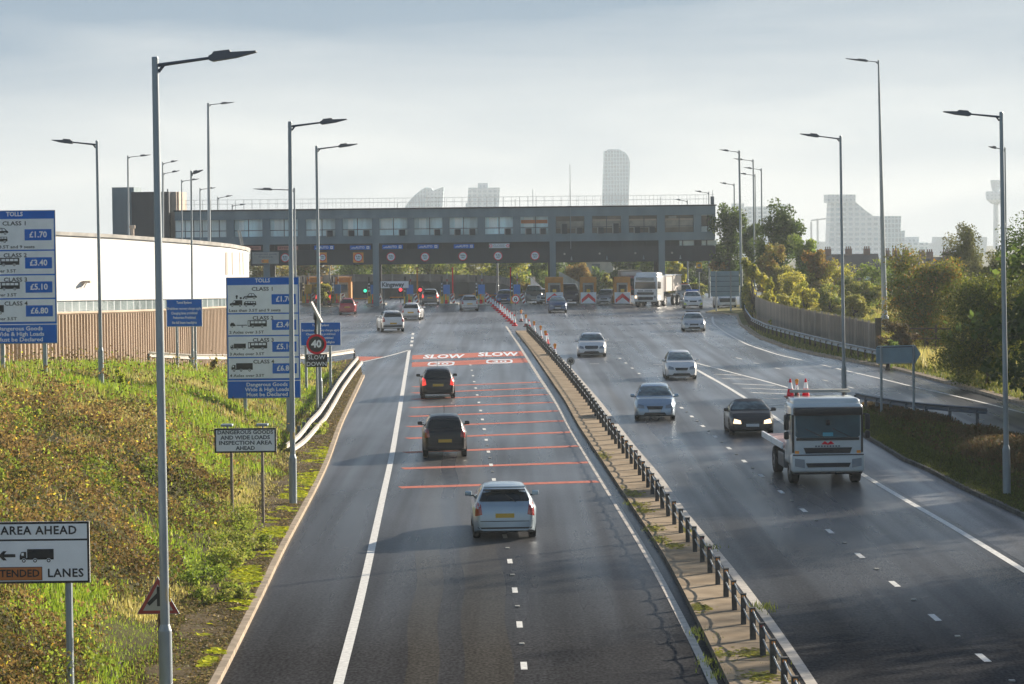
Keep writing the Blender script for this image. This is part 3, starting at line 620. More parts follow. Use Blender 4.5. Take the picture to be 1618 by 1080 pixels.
for (px, py0, py1, pz) in [(266.5, 929, 950, G(263, 1118, .13)), (464, 683, 693, G(463, 795, .14))]:
    a = U(px, py0, pz.y - .09); c = U(px, py1, pz.y - .09); tgo = MB(); tgo.box((0, 0, 0), (.03, .02, abs(a.z - c.z)), 'yellow'); o = tgo.build('number_tag'); o['part_of'] = 'pole'
    par = [l for l in C.objects if l.name.startswith('street_lamp') and (l.location - pz).length < .5][0]; o.parent = par; o.location = Vector(((a + c) / 2)) - par.location + Vector((.02, -.03, 0))
# ------------------------------------------------------------------ signs
def pict(b, kind, x, z, s, y, m='black', bgm='sign_white'):
    """small vehicle pictograms, s = length"""
    def R_(x0, z0, x1, z1, mm=m, dy=0): b.rect(x + x0 * s, z + z0 * s, x + x1 * s, z + z1 * s, y + dy, mm)
    def W_(cx, r=.10): b.disc(x + cx * s, z + .02 * s, r * s, y - .003, bgm, 14); b.disc(x + cx * s, z + .02 * s, r * .8 * s, y - .005, m, 14); b.disc(x + cx * s, z + .02 * s, r * .4 * s, y - .007, bgm, 10)
    if kind == 'car':
        b.poly([(x + a * s, z + c * s) for a, c in [(0, .05), (0, .15), (.28, .2), (.42, .38), (.75, .38), (.92, .2), (1, .17), (1, .05)]], y, m)
        b.poly([(x + a * s, z + c * s) for a, c in [(.34, .2), (.45, .34), (.57, .34), (.57, .2)]], y - .002, bgm); b.poly([(x + a * s, z + c * s) for a, c in [(.61, .2), (.61, .34), (.73, .34), (.84, .2)]], y - .002, bgm); W_(.2); W_(.8)
    if kind == 'van':
        b.poly([(x + a * s, z + c * s) for a, c in [(0, .05), (0, .2), (.2, .26), (.3, .42), (.38, .46), (1, .46), (1, .05)]], y, m)
        b.poly([(x + a * s, z + c * s) for a, c in [(.24, .27), (.32, .4), (.42, .4), (.42, .27)]], y - .002, bgm); W_(.2); W_(.82)
    if kind == 'mini':
        b.poly([(x + a * s, z + c * s) for a, c in [(0, .05), (0, .22), (.12, .38), (.98, .38), (1, .05)]], y, m)
        for k in range(4): R_(.14 + .21 * k, .24, .30 + .21 * k, .34, bgm, -.002)
        W_(.2); W_(.8)
    if kind == 'bus':
        R_(0, .03, 1, .36); 
        R_(.03, .08, .10, .32, bgm, -.002)
        for k in range(4): R_(.16 + .20 * k, .2, .33 + .20 * k, .31, bgm, -.002)
        W_(.26, .07); W_(.76, .07)
    if kind == 'lorry':
        R_(.22, .07, 1, .36); b.poly([(x + a * s, z + c * s) for a, c in [(0, .05), (0, .17), (.05, .28), (.19, .28), (.19, .05)]], y, m); R_(.05, .17, .12, .25, bgm, -.002); R_(0, .05, 1, .1); W_(.12, .07); W_(.45, .07); W_(.85, .07)
    if kind == 'trail': b.poly([(x + a * s, z + c * s) for a, c in [(0, .05), (0, .16), (.08, .26), (.2, .26), (.32, .12), (.32, .05)]], y, m); R_(.38, .08, 1, .13); W_(.13, .06); W_(.72, .06)
    if kind == 'bike': b.disc(x + .2 * s, z + .3 * s, .12 * s, y, m, 12); R_(.12, .02, .26, .22); b.disc(x + .62 * s, z + .1 * s, .12 * s, y, m, 12); b.disc(x + .9 * s, z + .08 * s, .08 * s, y, m, 12)
def tolls_sign(label, Y, x0, y0, x1, y1, posts_px, grp):
    c = U((x0 + x1) / 2, y1, Y); k = Y / FPX; W_, H_ = (x1 - x0) * k, (y1 - y0) * k; gzv = bank_z(KX(Y) - c.x, Y)
    t = thing('tolls_sign', label, 'road sign', (c.x, Y, gzv - .1), group=grp); zb = c.z - gzv + .1
    b = MB(); b.rbox((0, .03, zb + H_ / 2), (W_, .05, H_), 'galv', .01); hf = H_ * .142
    b.rect(-W_ / 2 + .03, zb + .03, W_ / 2 - .03, zb + H_ - .03, -.002, 'blue'); b.rect(-W_ / 2, zb + hf, W_ / 2, zb + hf + .035, -.004, 'sign_white')
    for i, ln in enumerate(['Dangerous Goods', 'Wide & High Loads', 'Must be Declared']): b.text(ln, .12, zb + hf * (.80 - i * .29), hf * .30, -.006, 'text_white', bold=.02, wmax=W_ * (.56, .60, .56)[i])
    T0 = zb + hf + .035; TH = H_ - hf - .035; b.text('TOLLS', 0, zb + H_ - TH * .035, TH * .052, -.006, 'text_white', bold=.03, wmax=W_ * .205)
    rows = [(.072, .35, 'CLASS 1', '£1.70', 'Less than 3.5T and 9 seats'), (.355, .565, 'CLASS 2', '£3.40', '2 Axles over 3.5T'), (.57, .775, 'CLASS 3', '£5.10', '3 Axles over 3.5T'), (.78, .985, 'CLASS 4', '£6.80', '4 Axles over 3.5T')]
    l, r_ = -W_ / 2 + .06, W_ / 2 - .07; top = zb + H_
    for i, (a, e, cl, pr, sub) in enumerate(rows):
        zt, zo = top - a * TH, top - e * TH; hh = zt - zo; b.rbox((0, .0, (zt + zo) / 2), (r_ - l, .016, hh - .03), 'sign_white', .005); yy = -.014
        s0 = TH * .05; b.text(cl, W_ * -.0, zt - hh * (.16 if i == 0 else .2), s0, yy, 'black', bold=.018, wmax=W_ * .285)
        ch = TH * .098; zc = (zt + zo) / 2 + (-.02 * hh if i == 0 else -.02 * hh); b.rect(W_ * .12, zc - ch / 2, W_ * .45, zc + ch / 2, yy, 'blue'); b.text(pr, W_ * .285, zc, ch * .74, yy - .006, 'text_white', bold=.025, wmax=W_ * .215)
        b.text(sub, l + .05, zo + (.10 * hh if i == 0 else .15 * hh), TH * .037, yy, 'black', align='LEFT', bold=.018, wmax=W_ * (.70 if i == 0 else .47))
        pz = zc - hh * .06; k2 = W_
        if i == 0:
            pict(b, 'bike', l + .10 * k2, zt - hh * .50, .13 * k2, yy); pict(b, 'car', l + .22 * k2, zt - hh * .48, .18 * k2, yy); pict(b, 'van', l + .03 * k2, zt - hh * .74, .17 * k2, yy); pict(b, 'mini', l + .22 * k2, zt - hh * .74, .17 * k2, yy)
        if i == 1: pict(b, 'trail', l + .03 * k2, pz - .02, .23 * k2, yy); pict(b, 'bus', l + .27 * k2, pz - .03, .26 * k2, yy)
        if i == 2: pict(b, 'lorry', l + .03 * k2, pz - .03, .21 * k2, yy); pict(b, 'bus', l + .27 * k2, pz - .03, .26 * k2, yy)
        if i == 3: pict(b, 'lorry', l + .04 * k2, pz - .03, .29 * k2, yy)
    b.build('sign_face', t)
    for pp in posts_px:
        x = (pp - (x0 + x1) / 2) * k; q = MB(); q.box((x, .12, (zb + H_) / 2 - .4), (.14, .1, zb + H_ * .98 + .8), 'galv'); q.build('post', t)
    return t
tolls_sign('blue and white tolls price board at the left edge, partly cut off by the frame', 110, -38, 332, 91, 543, [70, 3], 'tolls price boards')
tolls_sign('blue and white tolls price board partly hidden by the second lamp pole', 121, 359.5, 437, 475.5, 629, [387, 455], 'tolls price boards')
def board(name, label, Y, x0, y0, x1, y1, posts_px, draw, cat='road sign', group=None, post_m='galv', pw=.07, face='sign_white', zbase=None, th=.04):
    c = U((x0 + x1) / 2, y1, Y); k = Y / FPX; W_, H_ = (x1 - x0) * k, (y1 - y0) * k
    gzv = zbase if zbase is not None else bank_z(KX(Y) - c.x, Y)
    t = thing(name, label, cat, (c.x, Y, gzv - .1), group=group); zb = c.z - gzv + .1
    b = MB(); b.rbox((0, th / 2 + .005, zb + H_ / 2), (W_, th, H_), face, .01); draw(b, W_, H_, zb); b.build('sign_face', t)
    for pp in posts_px:
        x = (pp - (x0 + x1) / 2) * k; q = MB(); q.tube([(x, th + .05, -.3), (x, th + .05, zb + H_ * .95)], pw, post_m, 8); q.build('post', t)
    return t
def d_dang(b, W_, H_, zb):
    b.rect(-W_ / 2, zb, W_ / 2, zb + H_, -.001, 'black'); b.rect(-W_ / 2 + .05, zb + .05, W_ / 2 - .05, zb + H_ - .05, -.005, 'sign_white')
    for i, ln in enumerate(['DANGEROUS GOODS', 'AND WIDE LOADS', 'INSPECTION AREA', 'AHEAD']): b.text(ln, 0, zb + H_ * (.83 - .215 * i), H_ * .22, -.012, 'galv_dark', bold=.03, wmax=W_ * [.9, .8, .86, .31][i])
t = board('inspection_sign', 'weathered white board reading dangerous goods and wide loads inspection area ahead', 86, 339, 676, 437, 715, [365, 414], d_dang, post_m='weathered', pw=.045)
for xx in (-.52, .5):
    b = MB(); b.tube([(xx, .1, t.children[0].bound_box[1][2] - .05), (xx, .1, t.children[0].bound_box[1][2] + .1)], .03, 'galv_dark'); b.rbox((xx, -.05, t.children[0].bound_box[1][2] + .13), (.34, .36, .07), 'galv', .02); b.build('sign_light', t)
def d_area(b, W_, H_, zb):
    b.rect(-W_ / 2, zb, W_ / 2, zb + H_, -.001, 'black'); b.rect(-W_ / 2 + .04, zb + .04, W_ / 2 - .04, zb + H_ * .69, -.005, 'sign_white'); b.rect(-W_ / 2 + .04, zb + H_ * .72, W_ / 2 - .04, zb + H_ - .04, -.005, 'sign_white')
    s = H_ * .19; rgt = W_ / 2
    b.text('INSPECTION AREA AHEAD', rgt - H_ * .20, zb + H_ * .855, s, -.012, 'black', align='RIGHT', bold=.022, space=1.1)
    pict(b, 'lorry', rgt - H_ * 1.13, zb + H_ * .36, H_ * .55, -.012)
    b.rect(rgt - H_ * 2.6, zb + H_ * .43, rgt - H_ * 1.20, zb + H_ * .48, -.012, 'black'); b.poly([(rgt - H_ * 2.8, zb + H_ * .455), (rgt - H_ * 2.55, zb + H_ * .54), (rgt - H_ * 2.55, zb + H_ * .37)], -.012, 'black')
    b.poly([(rgt - H_ * 1.47, zb + H_ * .455), (rgt - H_ * 1.40, zb + H_ * .53), (rgt - H_ * 1.34, zb + H_ * .53), (rgt - H_ * 1.40, zb + H_ * .455), (rgt - H_ * 1.34, zb + H_ * .38), (rgt - H_ * 1.40, zb + H_ * .38)], -.014, 'black')
    b.rect(rgt - H_ * 1.95, zb + H_ * .05, rgt - H_ * .77, zb + H_ * .27, -.010, 'black'); b.rect(rgt - H_ * 1.94, zb + H_ * .06, rgt - H_ * .78, zb + H_ * .26, -.013, 'orange_sign')
    b.text('ATTENDED', rgt - H_ * .81, zb + H_ * .16, s * .88, -.018, 'black', align='RIGHT', bold=.02); b.text('LANES', rgt - H_ * .10, zb + H_ * .16, s, -.012, 'black', align='RIGHT', bold=.022, space=1.1)
board('lane_information_sign', 'large white board with lorry symbol and orange panel at the lower left edge', 52, -150, 824, 143, 922, [108, -90], d_area, pw=.065, zbase=.25)
# junction warning triangle
c = U(250, 970, 59); gzv = bank_z(KX(59) - c.x, 59); t = thing('warning_triangle_sign', 'red edged triangle showing a side road merging, behind the nearest lamp pole', 'road sign', (c.x, 59, gzv - .1)); zb = c.z - gzv + .1; s = 68 * 59 / FPX
def tri(k, dz=0): h = s * .88; return [(-s / 2 * k, zb + h * (1 - k) * .33), (s / 2 * k, zb + h * (1 - k) * .33), (0, zb + h * (1 - k) * .33 + h * k)]
b = MB(); b.prism(tri(1), .03, 0, 'galv'); b.poly(tri(.96), -.004, 'dull_red'); b.poly(tri(.70), -.008, 'conc_light'); b.rect(-.02, zb + .16, .06, zb + .55, -.012, 'black'); b.poly([(-.02, zb + .42), (-.02, zb + .31), (-.17, zb + .17), (-.22, zb + .22)], -.013, 'black'); b.build('sign_face', t)
b = MB(); b.tube([(0.02, .05, -.2), (0.02, .05, zb + .4)], .035, 'rust', 8); b.build('post', t)
BY = ['Tunnel Byelaws', 'Breakdown recovery charges apply', 'Changing lanes prohibited', 'Pedestrians Prohibited', 'No full beam headlights']
def d_by(b, W_, H_, zb):
    b.rect(-W_ / 2 + .03, zb + .03, W_ / 2 - .03, zb + H_ - .03, -.002, 'blue')
    for i, ln in enumerate(BY): b.text(ln, 0, zb + H_ * [.87, .655, .49, .33, .15][i], H_ * .13, -.008, 'text_white', bold=.02, wmax=W_ * [.42, .93, .72, .62, .68][i])
board('byelaws_sign', 'small blue tunnel byelaws board in front of the white building', 146, 263, 472, 320, 516, [279, 308], d_by, pw=.07, zbase=1.2)
board('byelaws_sign', 'small blue tunnel byelaws board behind the round 40 sign', 150, 475, 508.5, 539, 546, [483, 521.5], d_by, pw=.07, zbase=.3)
# 40 slow down sign
p = G(504, 660, .14); t = thing('speed_warning_sign', 'round 40 sign over a slow down plate with a tilted solar panel on its mast', 'road sign', U(501.5, 657, 129) * 1); t.location.z = bank_z(KX(129) - t.location.x, 129) - .1
k = 129 / FPX; zof = lambda y: U(501, y, 129).z - t.location.z
b = MB(); b.tube([(0, .1, 0), (0, .1, zof(500))], .05, 'galv', 8); b.build('post', t)
r = 16 * k; b = MB(); b.tube([(0, .04, zof(543.5)), (0, 0, zof(543.5))], r, 'black', 32); b.ring(0, zof(543.5), r * .78, r * .99, -.005, 'red', 36); b.text('40', 0, zof(543.5), r * .98, -.008, 'text_white', bold=.045); b.build('sign_face', t)
b = MB(); b.rbox((0, .03, zof(569.5)), (34 * k, .06, 20.5 * k), 'black', .04); b.text('SLOW', 0, zof(564.5), 9.5 * k, -.006, 'text_white', bold=.01, space=1.05); b.text('DOWN', 0, zof(575), 9.5 * k, -.006, 'text_white', bold=.01, space=1.02); b.build('slow_down_plate', t)
b = MB(); b.tube([(-1.0 * k, .05, zof(528)), (-1.5 * k, .05, zof(494))], .04, 'black', 6); b.rbox((-1.5 * k, .05, zof(523)), (4 * k, .15, 5 * k), 'black', .02); b.rbox((-2 * k, .05, zof(500)), (4 * k, .2, 10 * k), 'black', .02); b.build('battery_box', t)
X = Matrix.Translation((2 * k, 0, zof(493))) @ Matrix.Rotation(R(-63 + 2), 4, 'Y') ; b = MB(); b.rbox((0, 0, 0), (3.6 * k, .8, 37 * k), 'timber_white', .03, X=Matrix.Translation((.5 * k, 0, zof(493))) @ Matrix.Rotation(R(-27), 4, 'Y')); b.build('solar_panel', t)
# painted barrier by the side road nose
bp_ = smooth_line([G(x, y) for x, y in [(453, 722), (470, 714), (489, 697), (505, 680), (520, 655), (535, 628), (552, 603), (566, 585)]], 1.0, 4)
t = thing('crash_barrier', 'white twin-rail barrier curving along the verge towards the side road', 'barrier')
for nm, off, hz in (('rail', .0, .62), ('rail', .24, .36)):
    b = MB(); P2 = [Vector((p.x + off, p.y, .13 + hz * min(1, .12 + max(0, (p.y - 106)) / 16))) for p in bp_]
    n = len(P2); prof = [(-.04, -.11), (.04, -.08), (-.0, -.03), (.05, 0), (-.0, .03), (.04, .08), (-.04, .09)]; vs = []
    for q in P2: vs += [(q.x + a, q.y, q.z + c_) for a, c_ in prof]
    m_ = len(prof); b.add(vs, [(i * m_ + j, (i + 1) * m_ + j, (i + 1) * m_ + j + 1, i * m_ + j + 1) for i in range(n - 1) for j in range(m_ - 1)], 'timber_white'); b.build(nm, t)
for i, p in enumerate(resample(bp_, 2.4)[4::1]):
    if i % 2 == 0: q = MB(); q.box((p.x - .12, p.y, .45), (.13, .16, .8), 'galv_dark'); q.build('post', t)
def armco(name, label, P, h, m_rail, m_post, step, wd=.1, rh=.3, double=False, grp=None, zb=.0):
    t = thing(name, label, 'barrier'); b = MB(); n = len(P); prof = [(-.04, -rh / 2), (.04, -rh * .38), (-.02, -rh * .12), (-.02, rh * .12), (.04, rh * .38), (-.04, rh / 2)]; vs = []
    for i, q in enumerate(P):
        tt = (P[min(i + 1, n - 1)] - P[max(i - 1, 0)]).normalized(); nn = Vector((tt.y, -tt.x, 0)); 
        vs += [tuple(Vector((q.x, q.y, q.z + h + c_)) + nn * a) for a, c_ in prof]
    m_ = len(prof); b.add(vs, [(i * m_ + j, (i + 1) * m_ + j, (i + 1) * m_ + j + 1, i * m_ + j + 1) for i in range(n - 1) for j in range(m_ - 1)], m_rail); b.build('rail', t)
    for q in resample(P, step)[::1]:
        pass
    d = 0; last = None
    for q in P:
        if last is None or (q - last).length >= step: 
            s_ = MB(); s_.box((0, 0, h / 2 - .05), (.12, .14, h + .15), m_post); s_.build('post', t, loc=(q.x, q.y + .08, q.z)); last = q
    return t
armco('crash_barrier', 'long steel guard rail curving along the slip road in front of the timber fence', [p + Vector((0, 0, .12)) for p in smooth_line(gl([(1176, 494), (1178, 505), (1187, 519), (1210, 531), (1248, 542), (1278, 550), (1308, 558), (1340, 566), (1388, 577)]), .5, 6)], .62, 'galv', 'post_wood', 2.0, rh=.32)
armco('crash_barrier', 'guard rail on the grass island behind the two posts of the arrow sign', [p + Vector((0, 0, .12)) for p in smooth_line(gl([(1352, 650), (1385, 657), (1440, 666), (1500, 672), (1560, 677)]), .5, 4)], .60, 'galv_dark', 'galv_dark', 1.55, rh=.26)
armco('crash_barrier', 'straight white guard rail along the top of the bank before the brown fence', [Vector((U(x, y, Y).x, Y, max(.1, bank_z(KX(Y) - U(x, y, Y).x - .3, Y)))) for x, y, Y in [(235, 580, 149), (300, 580, 153), (360, 578, 160), (430, 576, 168), (500, 572, 176), (560, 568, 184)]], .60, 'timber_white', 'galv_dark', 3.0)
# brown sheet fence on the left
def left_fence():
    t = thing('sheet_fence', 'tall brown corrugated fence below the white building', 'fence'); b = MB()
    A_ = [(-60, 137, 503, 1.7), (0, 141, 500, 1.6), (100, 149, 497, 1.2), (200, 160, 494, .9), (300, 174, 490, .5), (355, 186, 487, .3), (398, 198, 485, .1)]
    P_ = [(U(x, y, Y), zb) for x, Y, y, zb in A_]; T_ = []; 
    for (a, za), (c_, zc) in zip(P_, P_[1:]):
        n = int((c_ - a).length / .125)
        for i in range(n): f = i / n; T_.append((a.lerp(c_, f), za + (zc - za) * f))
    vs = []; 
    for i, (p, zb) in enumerate(T_):
        o = .16 if (i // 2) % 2 else 0; d = Vector((.95, -.3, 0)) * o; vs += [(p.x + d.x, p.y + d.y, p.z), (p.x + d.x, p.y + d.y, zb - .6)]
    b.add(vs, [(2 * i, 2 * i + 2, 2 * i + 3, 2 * i + 1) for i in range(len(T_) - 1)], 'corr'); b.build('sheeting', t)
    b = MB(); Q = [p for p, _ in T_[::8]]; b.tube([q + Vector((0, 0, .06)) for q in Q], .09, 'corr', 4); b.build('capping', t)
left_fence()
# white building
M['glass_strip'] = mat('workshop_glass', (.20, .25, .25), .2, noise=.3, nscale=.4)
M['recess'] = mat('window_recess', (.33, .28, .23), .6)
def white_building():
    t = thing('white_building', 'long white rendered building with a curved end behind the brown fence', 'building')
    top = [(-260, 352, 172), (-60, 357, 188), (90, 365.5, 200), (180, 370, 209), (250, 375, 217), (310, 379.5, 225), (345, 383, 230), (362, 385, 234), (376, 387.5, 240), (386, 389.5, 246), (391, 391, 254), (393, 393, 264)]
    bot = [482, 478, 475, 473.5, 472.5, 471.5, 471, 471, 470.5, 470, 470, 469]
    P_ = [(U(x, y + 5.5, Y), U(x, bo, Y).z) for (x, y, Y), bo in zip(top, bot)]
    b = MB(); n = len(P_); b.add([tuple(p) for p, _ in P_] + [(p.x, p.y, z) for p, z in P_], [(i, i + 1, i + 1 + n, i + n) for i in range(n - 1)], 'white_wall'); b.build('wall', t)
    b = MB(); vs = [(p.x + .12, p.y - .1, p.z) for p, _ in P_] + [(p.x + .18, p.y - .1, p.z + 5.5 * p.y / FPX) for p, _ in P_] + [(p.x - 22, p.y + 8, p.z + 5.5 * p.y / FPX) for p, _ in P_]
    b.add(vs, [(i, i + n, i + n + 1, i + 1) for i in range(n - 1)] + [(i + n, i + 2 * n, i + 2 * n + 1, i + n + 1) for i in range(n - 1)], 'roof_grey'); b.build('roof_edge', t)
    b = MB(); T_ = []
    for (p, z), (q, zq) in zip(P_, P_[1:]):
        m_ = max(1, int((q - p).length / 1.05))
        for i in range(m_): T_ += [(p.lerp(q, i / m_), z + (zq - z) * i / m_), (p.lerp(q, (i + .14) / m_), z + (zq - z) * (i + .14) / m_)]
    n2 = len(T_); b.add([(p.x - .1, p.y + .1, z) for p, z in T_] + [(p.x - .1, p.y + .1, z - 20 * p.y / FPX) for p, z in T_], [(i, i + 1, i + 1 + n2, i + n2) for i in range(1, n2 - 1, 2)], 'glass_strip')
    b.f += [[i, i + 1, i + 1 + n2, i + n2] for i in range(0, n2 - 1, 2)]; b.m += [b.mi('galv')] * len(range(0, n2 - 1, 2)); b.build('strip_window', t)
    b = MB(); b.add([(p.x, p.y, z - 19.5 * p.y / FPX) for p, z in P_] + [(p.x, p.y, -.5) for p, z in P_], [(i, i + 1, i + 1 + n, i + n) for i in range(n - 1)], 'white_wall'); b.build('plinth', t)
    def on(px):
        for (a, (pa, za)), (c_, (pc, zc)) in zip(zip(top, P_), zip(top[1:], P_[1:])):
            if a[0] <= px <= c_[0]: f = (px - a[0]) / (c_[0] - a[0]); d = (pc - pa).normalized(); return pa.lerp(pc, f), Vector((d.y, -d.x, 0)), d
    for px in (357, 366.5, 378.5, 383.5):
        p, nn, d = on(px); y0 = U(px, 398, p.y).z; y1 = U(px, 434, p.y).z; q = p + nn * .03; w_ = .9
        b = MB(); b.add([(q.x - d.x * w_ / 2, q.y - d.y * w_ / 2, y1), (q.x + d.x * w_ / 2, q.y + d.y * w_ / 2, y1), (q.x + d.x * w_ / 2, q.y + d.y * w_ / 2, y0), (q.x - d.x * w_ / 2, q.y - d.y * w_ / 2, y0)], [(0, 1, 2, 3)], 'recess'); b.build('window', t)
    p, nn, d = on(228); b = MB(); b.tube([(p.x - 1, p.y + 1, p.z), (p.x - 1, p.y + 1, p.z + .85)], .14, 'brick_tan', 8); b.rbox((p.x - 1, p.y + 1, p.z + .95), (.42, .3, .25), 'brick_tan', .04); b.build('flue', t)
    p, nn, d = on(130); zz = U(130, 445, p.y).z; b = MB(); q = p + nn * .25; b.box(tuple(Vector((q.x, q.y, zz))), (.5, .7, .16), 'brick_tan'); b.tube([(q.x, q.y, zz), (q.x - .2, q.y - .2, zz - .4)], .03, 'galv', 5); b.build('wall_camera', t)
    for px in (378, 381): p, nn, d = on(px); b = MB(); a = U(px - 2, 364, p.y); c_ = U(px + 3, 387, p.y); b.tube([a, c_], .06, 'conc_light', 6); b.build('roof_pipe', t)
white_building()
# timber fence on the right
def fence_right():
    t = thing('timber_fence', 'grey close-boarded timber fence following the curve of the slip road', 'fence')
    P_ = smooth_line(gl([(1189, 494), (1190, 500), (1196, 508), (1212, 517), (1250, 529), (1290, 539), (1335, 549), (1386, 563)]), .5, 3); P_ = [p + Vector((0, 0, .1)) for p in P_]
    Q = resample(P_, .14); 
    n = len(Q); seg = []; b = MB(); cnt = 0
    for i in range(n - 1):
        a, c_ = Q[i], Q[i + 1]; d = (c_ - a); h = 1.98 + .03 * math.sin(i * 2.3) + .02 * random.random(); o = (.03 if i % 2 else 0); nn = Vector((-d.y, d.x, 0)).normalized() * o
        e = a + d * .93; b.add([tuple(a + nn), tuple(e + nn), tuple(e + nn + Vector((0, 0, h))), tuple(a + nn + Vector((0, 0, h))), tuple(a + nn * 2 + Vector((0, 0, 0))), ], [(0, 1, 2, 3)], 'wood_fence')
    b.add([tuple(q + Vector((.05, .05, 0))) for q in Q[::4]] + [tuple(q + Vector((.05, .05, 1.9))) for q in Q[::4]], [(i, i + 1, i + 1 + len(Q[::4]), i + len(Q[::4])) for i in range(len(Q[::4]) - 1)], 'wood_fence'); b.build('boards', t)
    for i, q in enumerate(resample(P_, 2.6)):
        if i % 5 == 2 and q.y < 215: s_ = MB(); s_.box((q.x, q.y - .05, 1.05), (.11, .11, 2.15), 'wood_fence'); s_.build('post', t)
    g = thing('gate_post', 'thick dark timber post at the near end of the timber fence', 'post', G(1388, 567, .1)); b = MB(); b.rbox((0, 0, 1.15), (.34, .3, 2.5), 'post_wood', .03); b.build('post_shaft', g); b = MB(); b.box((0, 0, 2.42), (.38, .34, .08), 'post_wood'); b.build('post_cap', g)
    f2 = thing('post_and_rail_fence', 'broken post and rail fence between the thick dark post and the bushes', 'fence', G(1392, 566, .1))
    for h in (.6, 1.2, 1.8): b = MB(); b.box((2.4, -.6, h), (4.8, .08, .1), 'post_wood', rz=-.25); b.build('rail', f2)
    for x in (1.6, 3.2, 4.8): b = MB(); b.box((x, -.25 * x, 1.0), (.12, .12, 2.0), 'post_wood'); b.build('post', f2)
fence_right()
M['sign_back_grey'] = mat('sign_back_grey', (.24, .34, .39), .6, noise=.08, nscale=2)
# backs of signs on the right
t = thing('direction_sign', 'grey back of an arrow shaped direction sign on two posts at the island', 'road sign', G(1418, 664, .1)); Yd = t.location.y; k = Yd / FPX; z_ = lambda y, x=1420: U(x, y, Yd).z - t.location.z; xo = lambda x: U(x, 560, Yd).x - t.location.x
b = MB(); b.prism([(xo(1386), z_(574)), (xo(1384.5), z_(571)), (xo(1384.5), z_(549)), (xo(1387), z_(546)), (xo(1446), z_(545)), (xo(1455), z_(559)), (xo(1446), z_(574))], .0, .05, 'sign_back_grey'); b.prism([(xo(1386), z_(574)), (xo(1446), z_(574)), (xo(1446), z_(572)), (xo(1386), z_(572))], -.01, -.03, 'galv'); b.prism([(xo(1386), z_(549)), (xo(1446), z_(548)), (xo(1446), z_(546.5)), (xo(1386), z_(547.5))], -.01, -.03, 'galv_dark'); b.build('sign_back', t)
for x in (1392, 1443): b = MB(); b.tube([(xo(x), -.06, -.1), (xo(x), -.06, z_(546))], .055, 'galv', 8); b.build('post', t)
t = thing('information_sign', 'large grey back of a sign on two tall posts beyond the slip road nose', 'road sign', G(1145, 493, .0)); Yd = t.location.y; xo = lambda x: U(x, 460, Yd).x - t.location.x; z_ = lambda y: U(1145, y, Yd).z
b = MB(); b.rbox(((xo(1123) + xo(1168)) / 2, .05, (z_(468) + z_(428)) / 2), (xo(1168) - xo(1123), .06, z_(428) - z_(468)), 'sign_back_grey', .02)
for y in (436, 444, 452, 460): b.box(((xo(1123) + xo(1168)) / 2, -.0, z_(y)), (xo(1168) - xo(1123), .05, .05), 'galv_dark')
b.build('sign_back', t)
for x in (1131.5, 1154.5): b = MB(); b.tube([(xo(x), -.06, -.1), (xo(x), -.06, z_(428))], .075, 'galv', 8); b.build('post', t)
t = thing('yellow_sign', 'small yellow square sign on a grey post right of the toll canopy', 'road sign', Vector((U(1105, 470, 311).x, 311, 0))); z_ = lambda y: U(1105, y, 311).z
b = MB(); b.rbox((0, 0, z_(419)), (.62, .05, .62), 'yellow', .02); b.disc(0, z_(419), .17, -.03, 'galv'); b.build('sign_face', t); b = MB(); b.rbox((0, 0, z_(427)), (.62, .05, .3), 'galv_dark', .02); b.build('lower_plate', t); b = MB(); b.tube([(0, .06, 0), (0, .06, z_(416))], .06, 'galv'); b.build('post', t)
for i, (p_, q_) in enumerate(d1[:12] + d2[:14]):
    p2 = q_
    o = MB(); o.rbox((0, 0, .012), (.11, .14, .026), 'conc_light', .008); o = o.build('road_stud', loc=(p2.x, p2.y, .005)); left_ = i < min(12, len(d1)); o['category'] = 'road stud'
    o['label'] = 'small pale reflective stud on the lane line of the left carriageway' if left_ else 'small pale reflective stud on the lane line of the right carriageway'; o['group'] = 'left lane studs' if left_ else 'right lane studs'
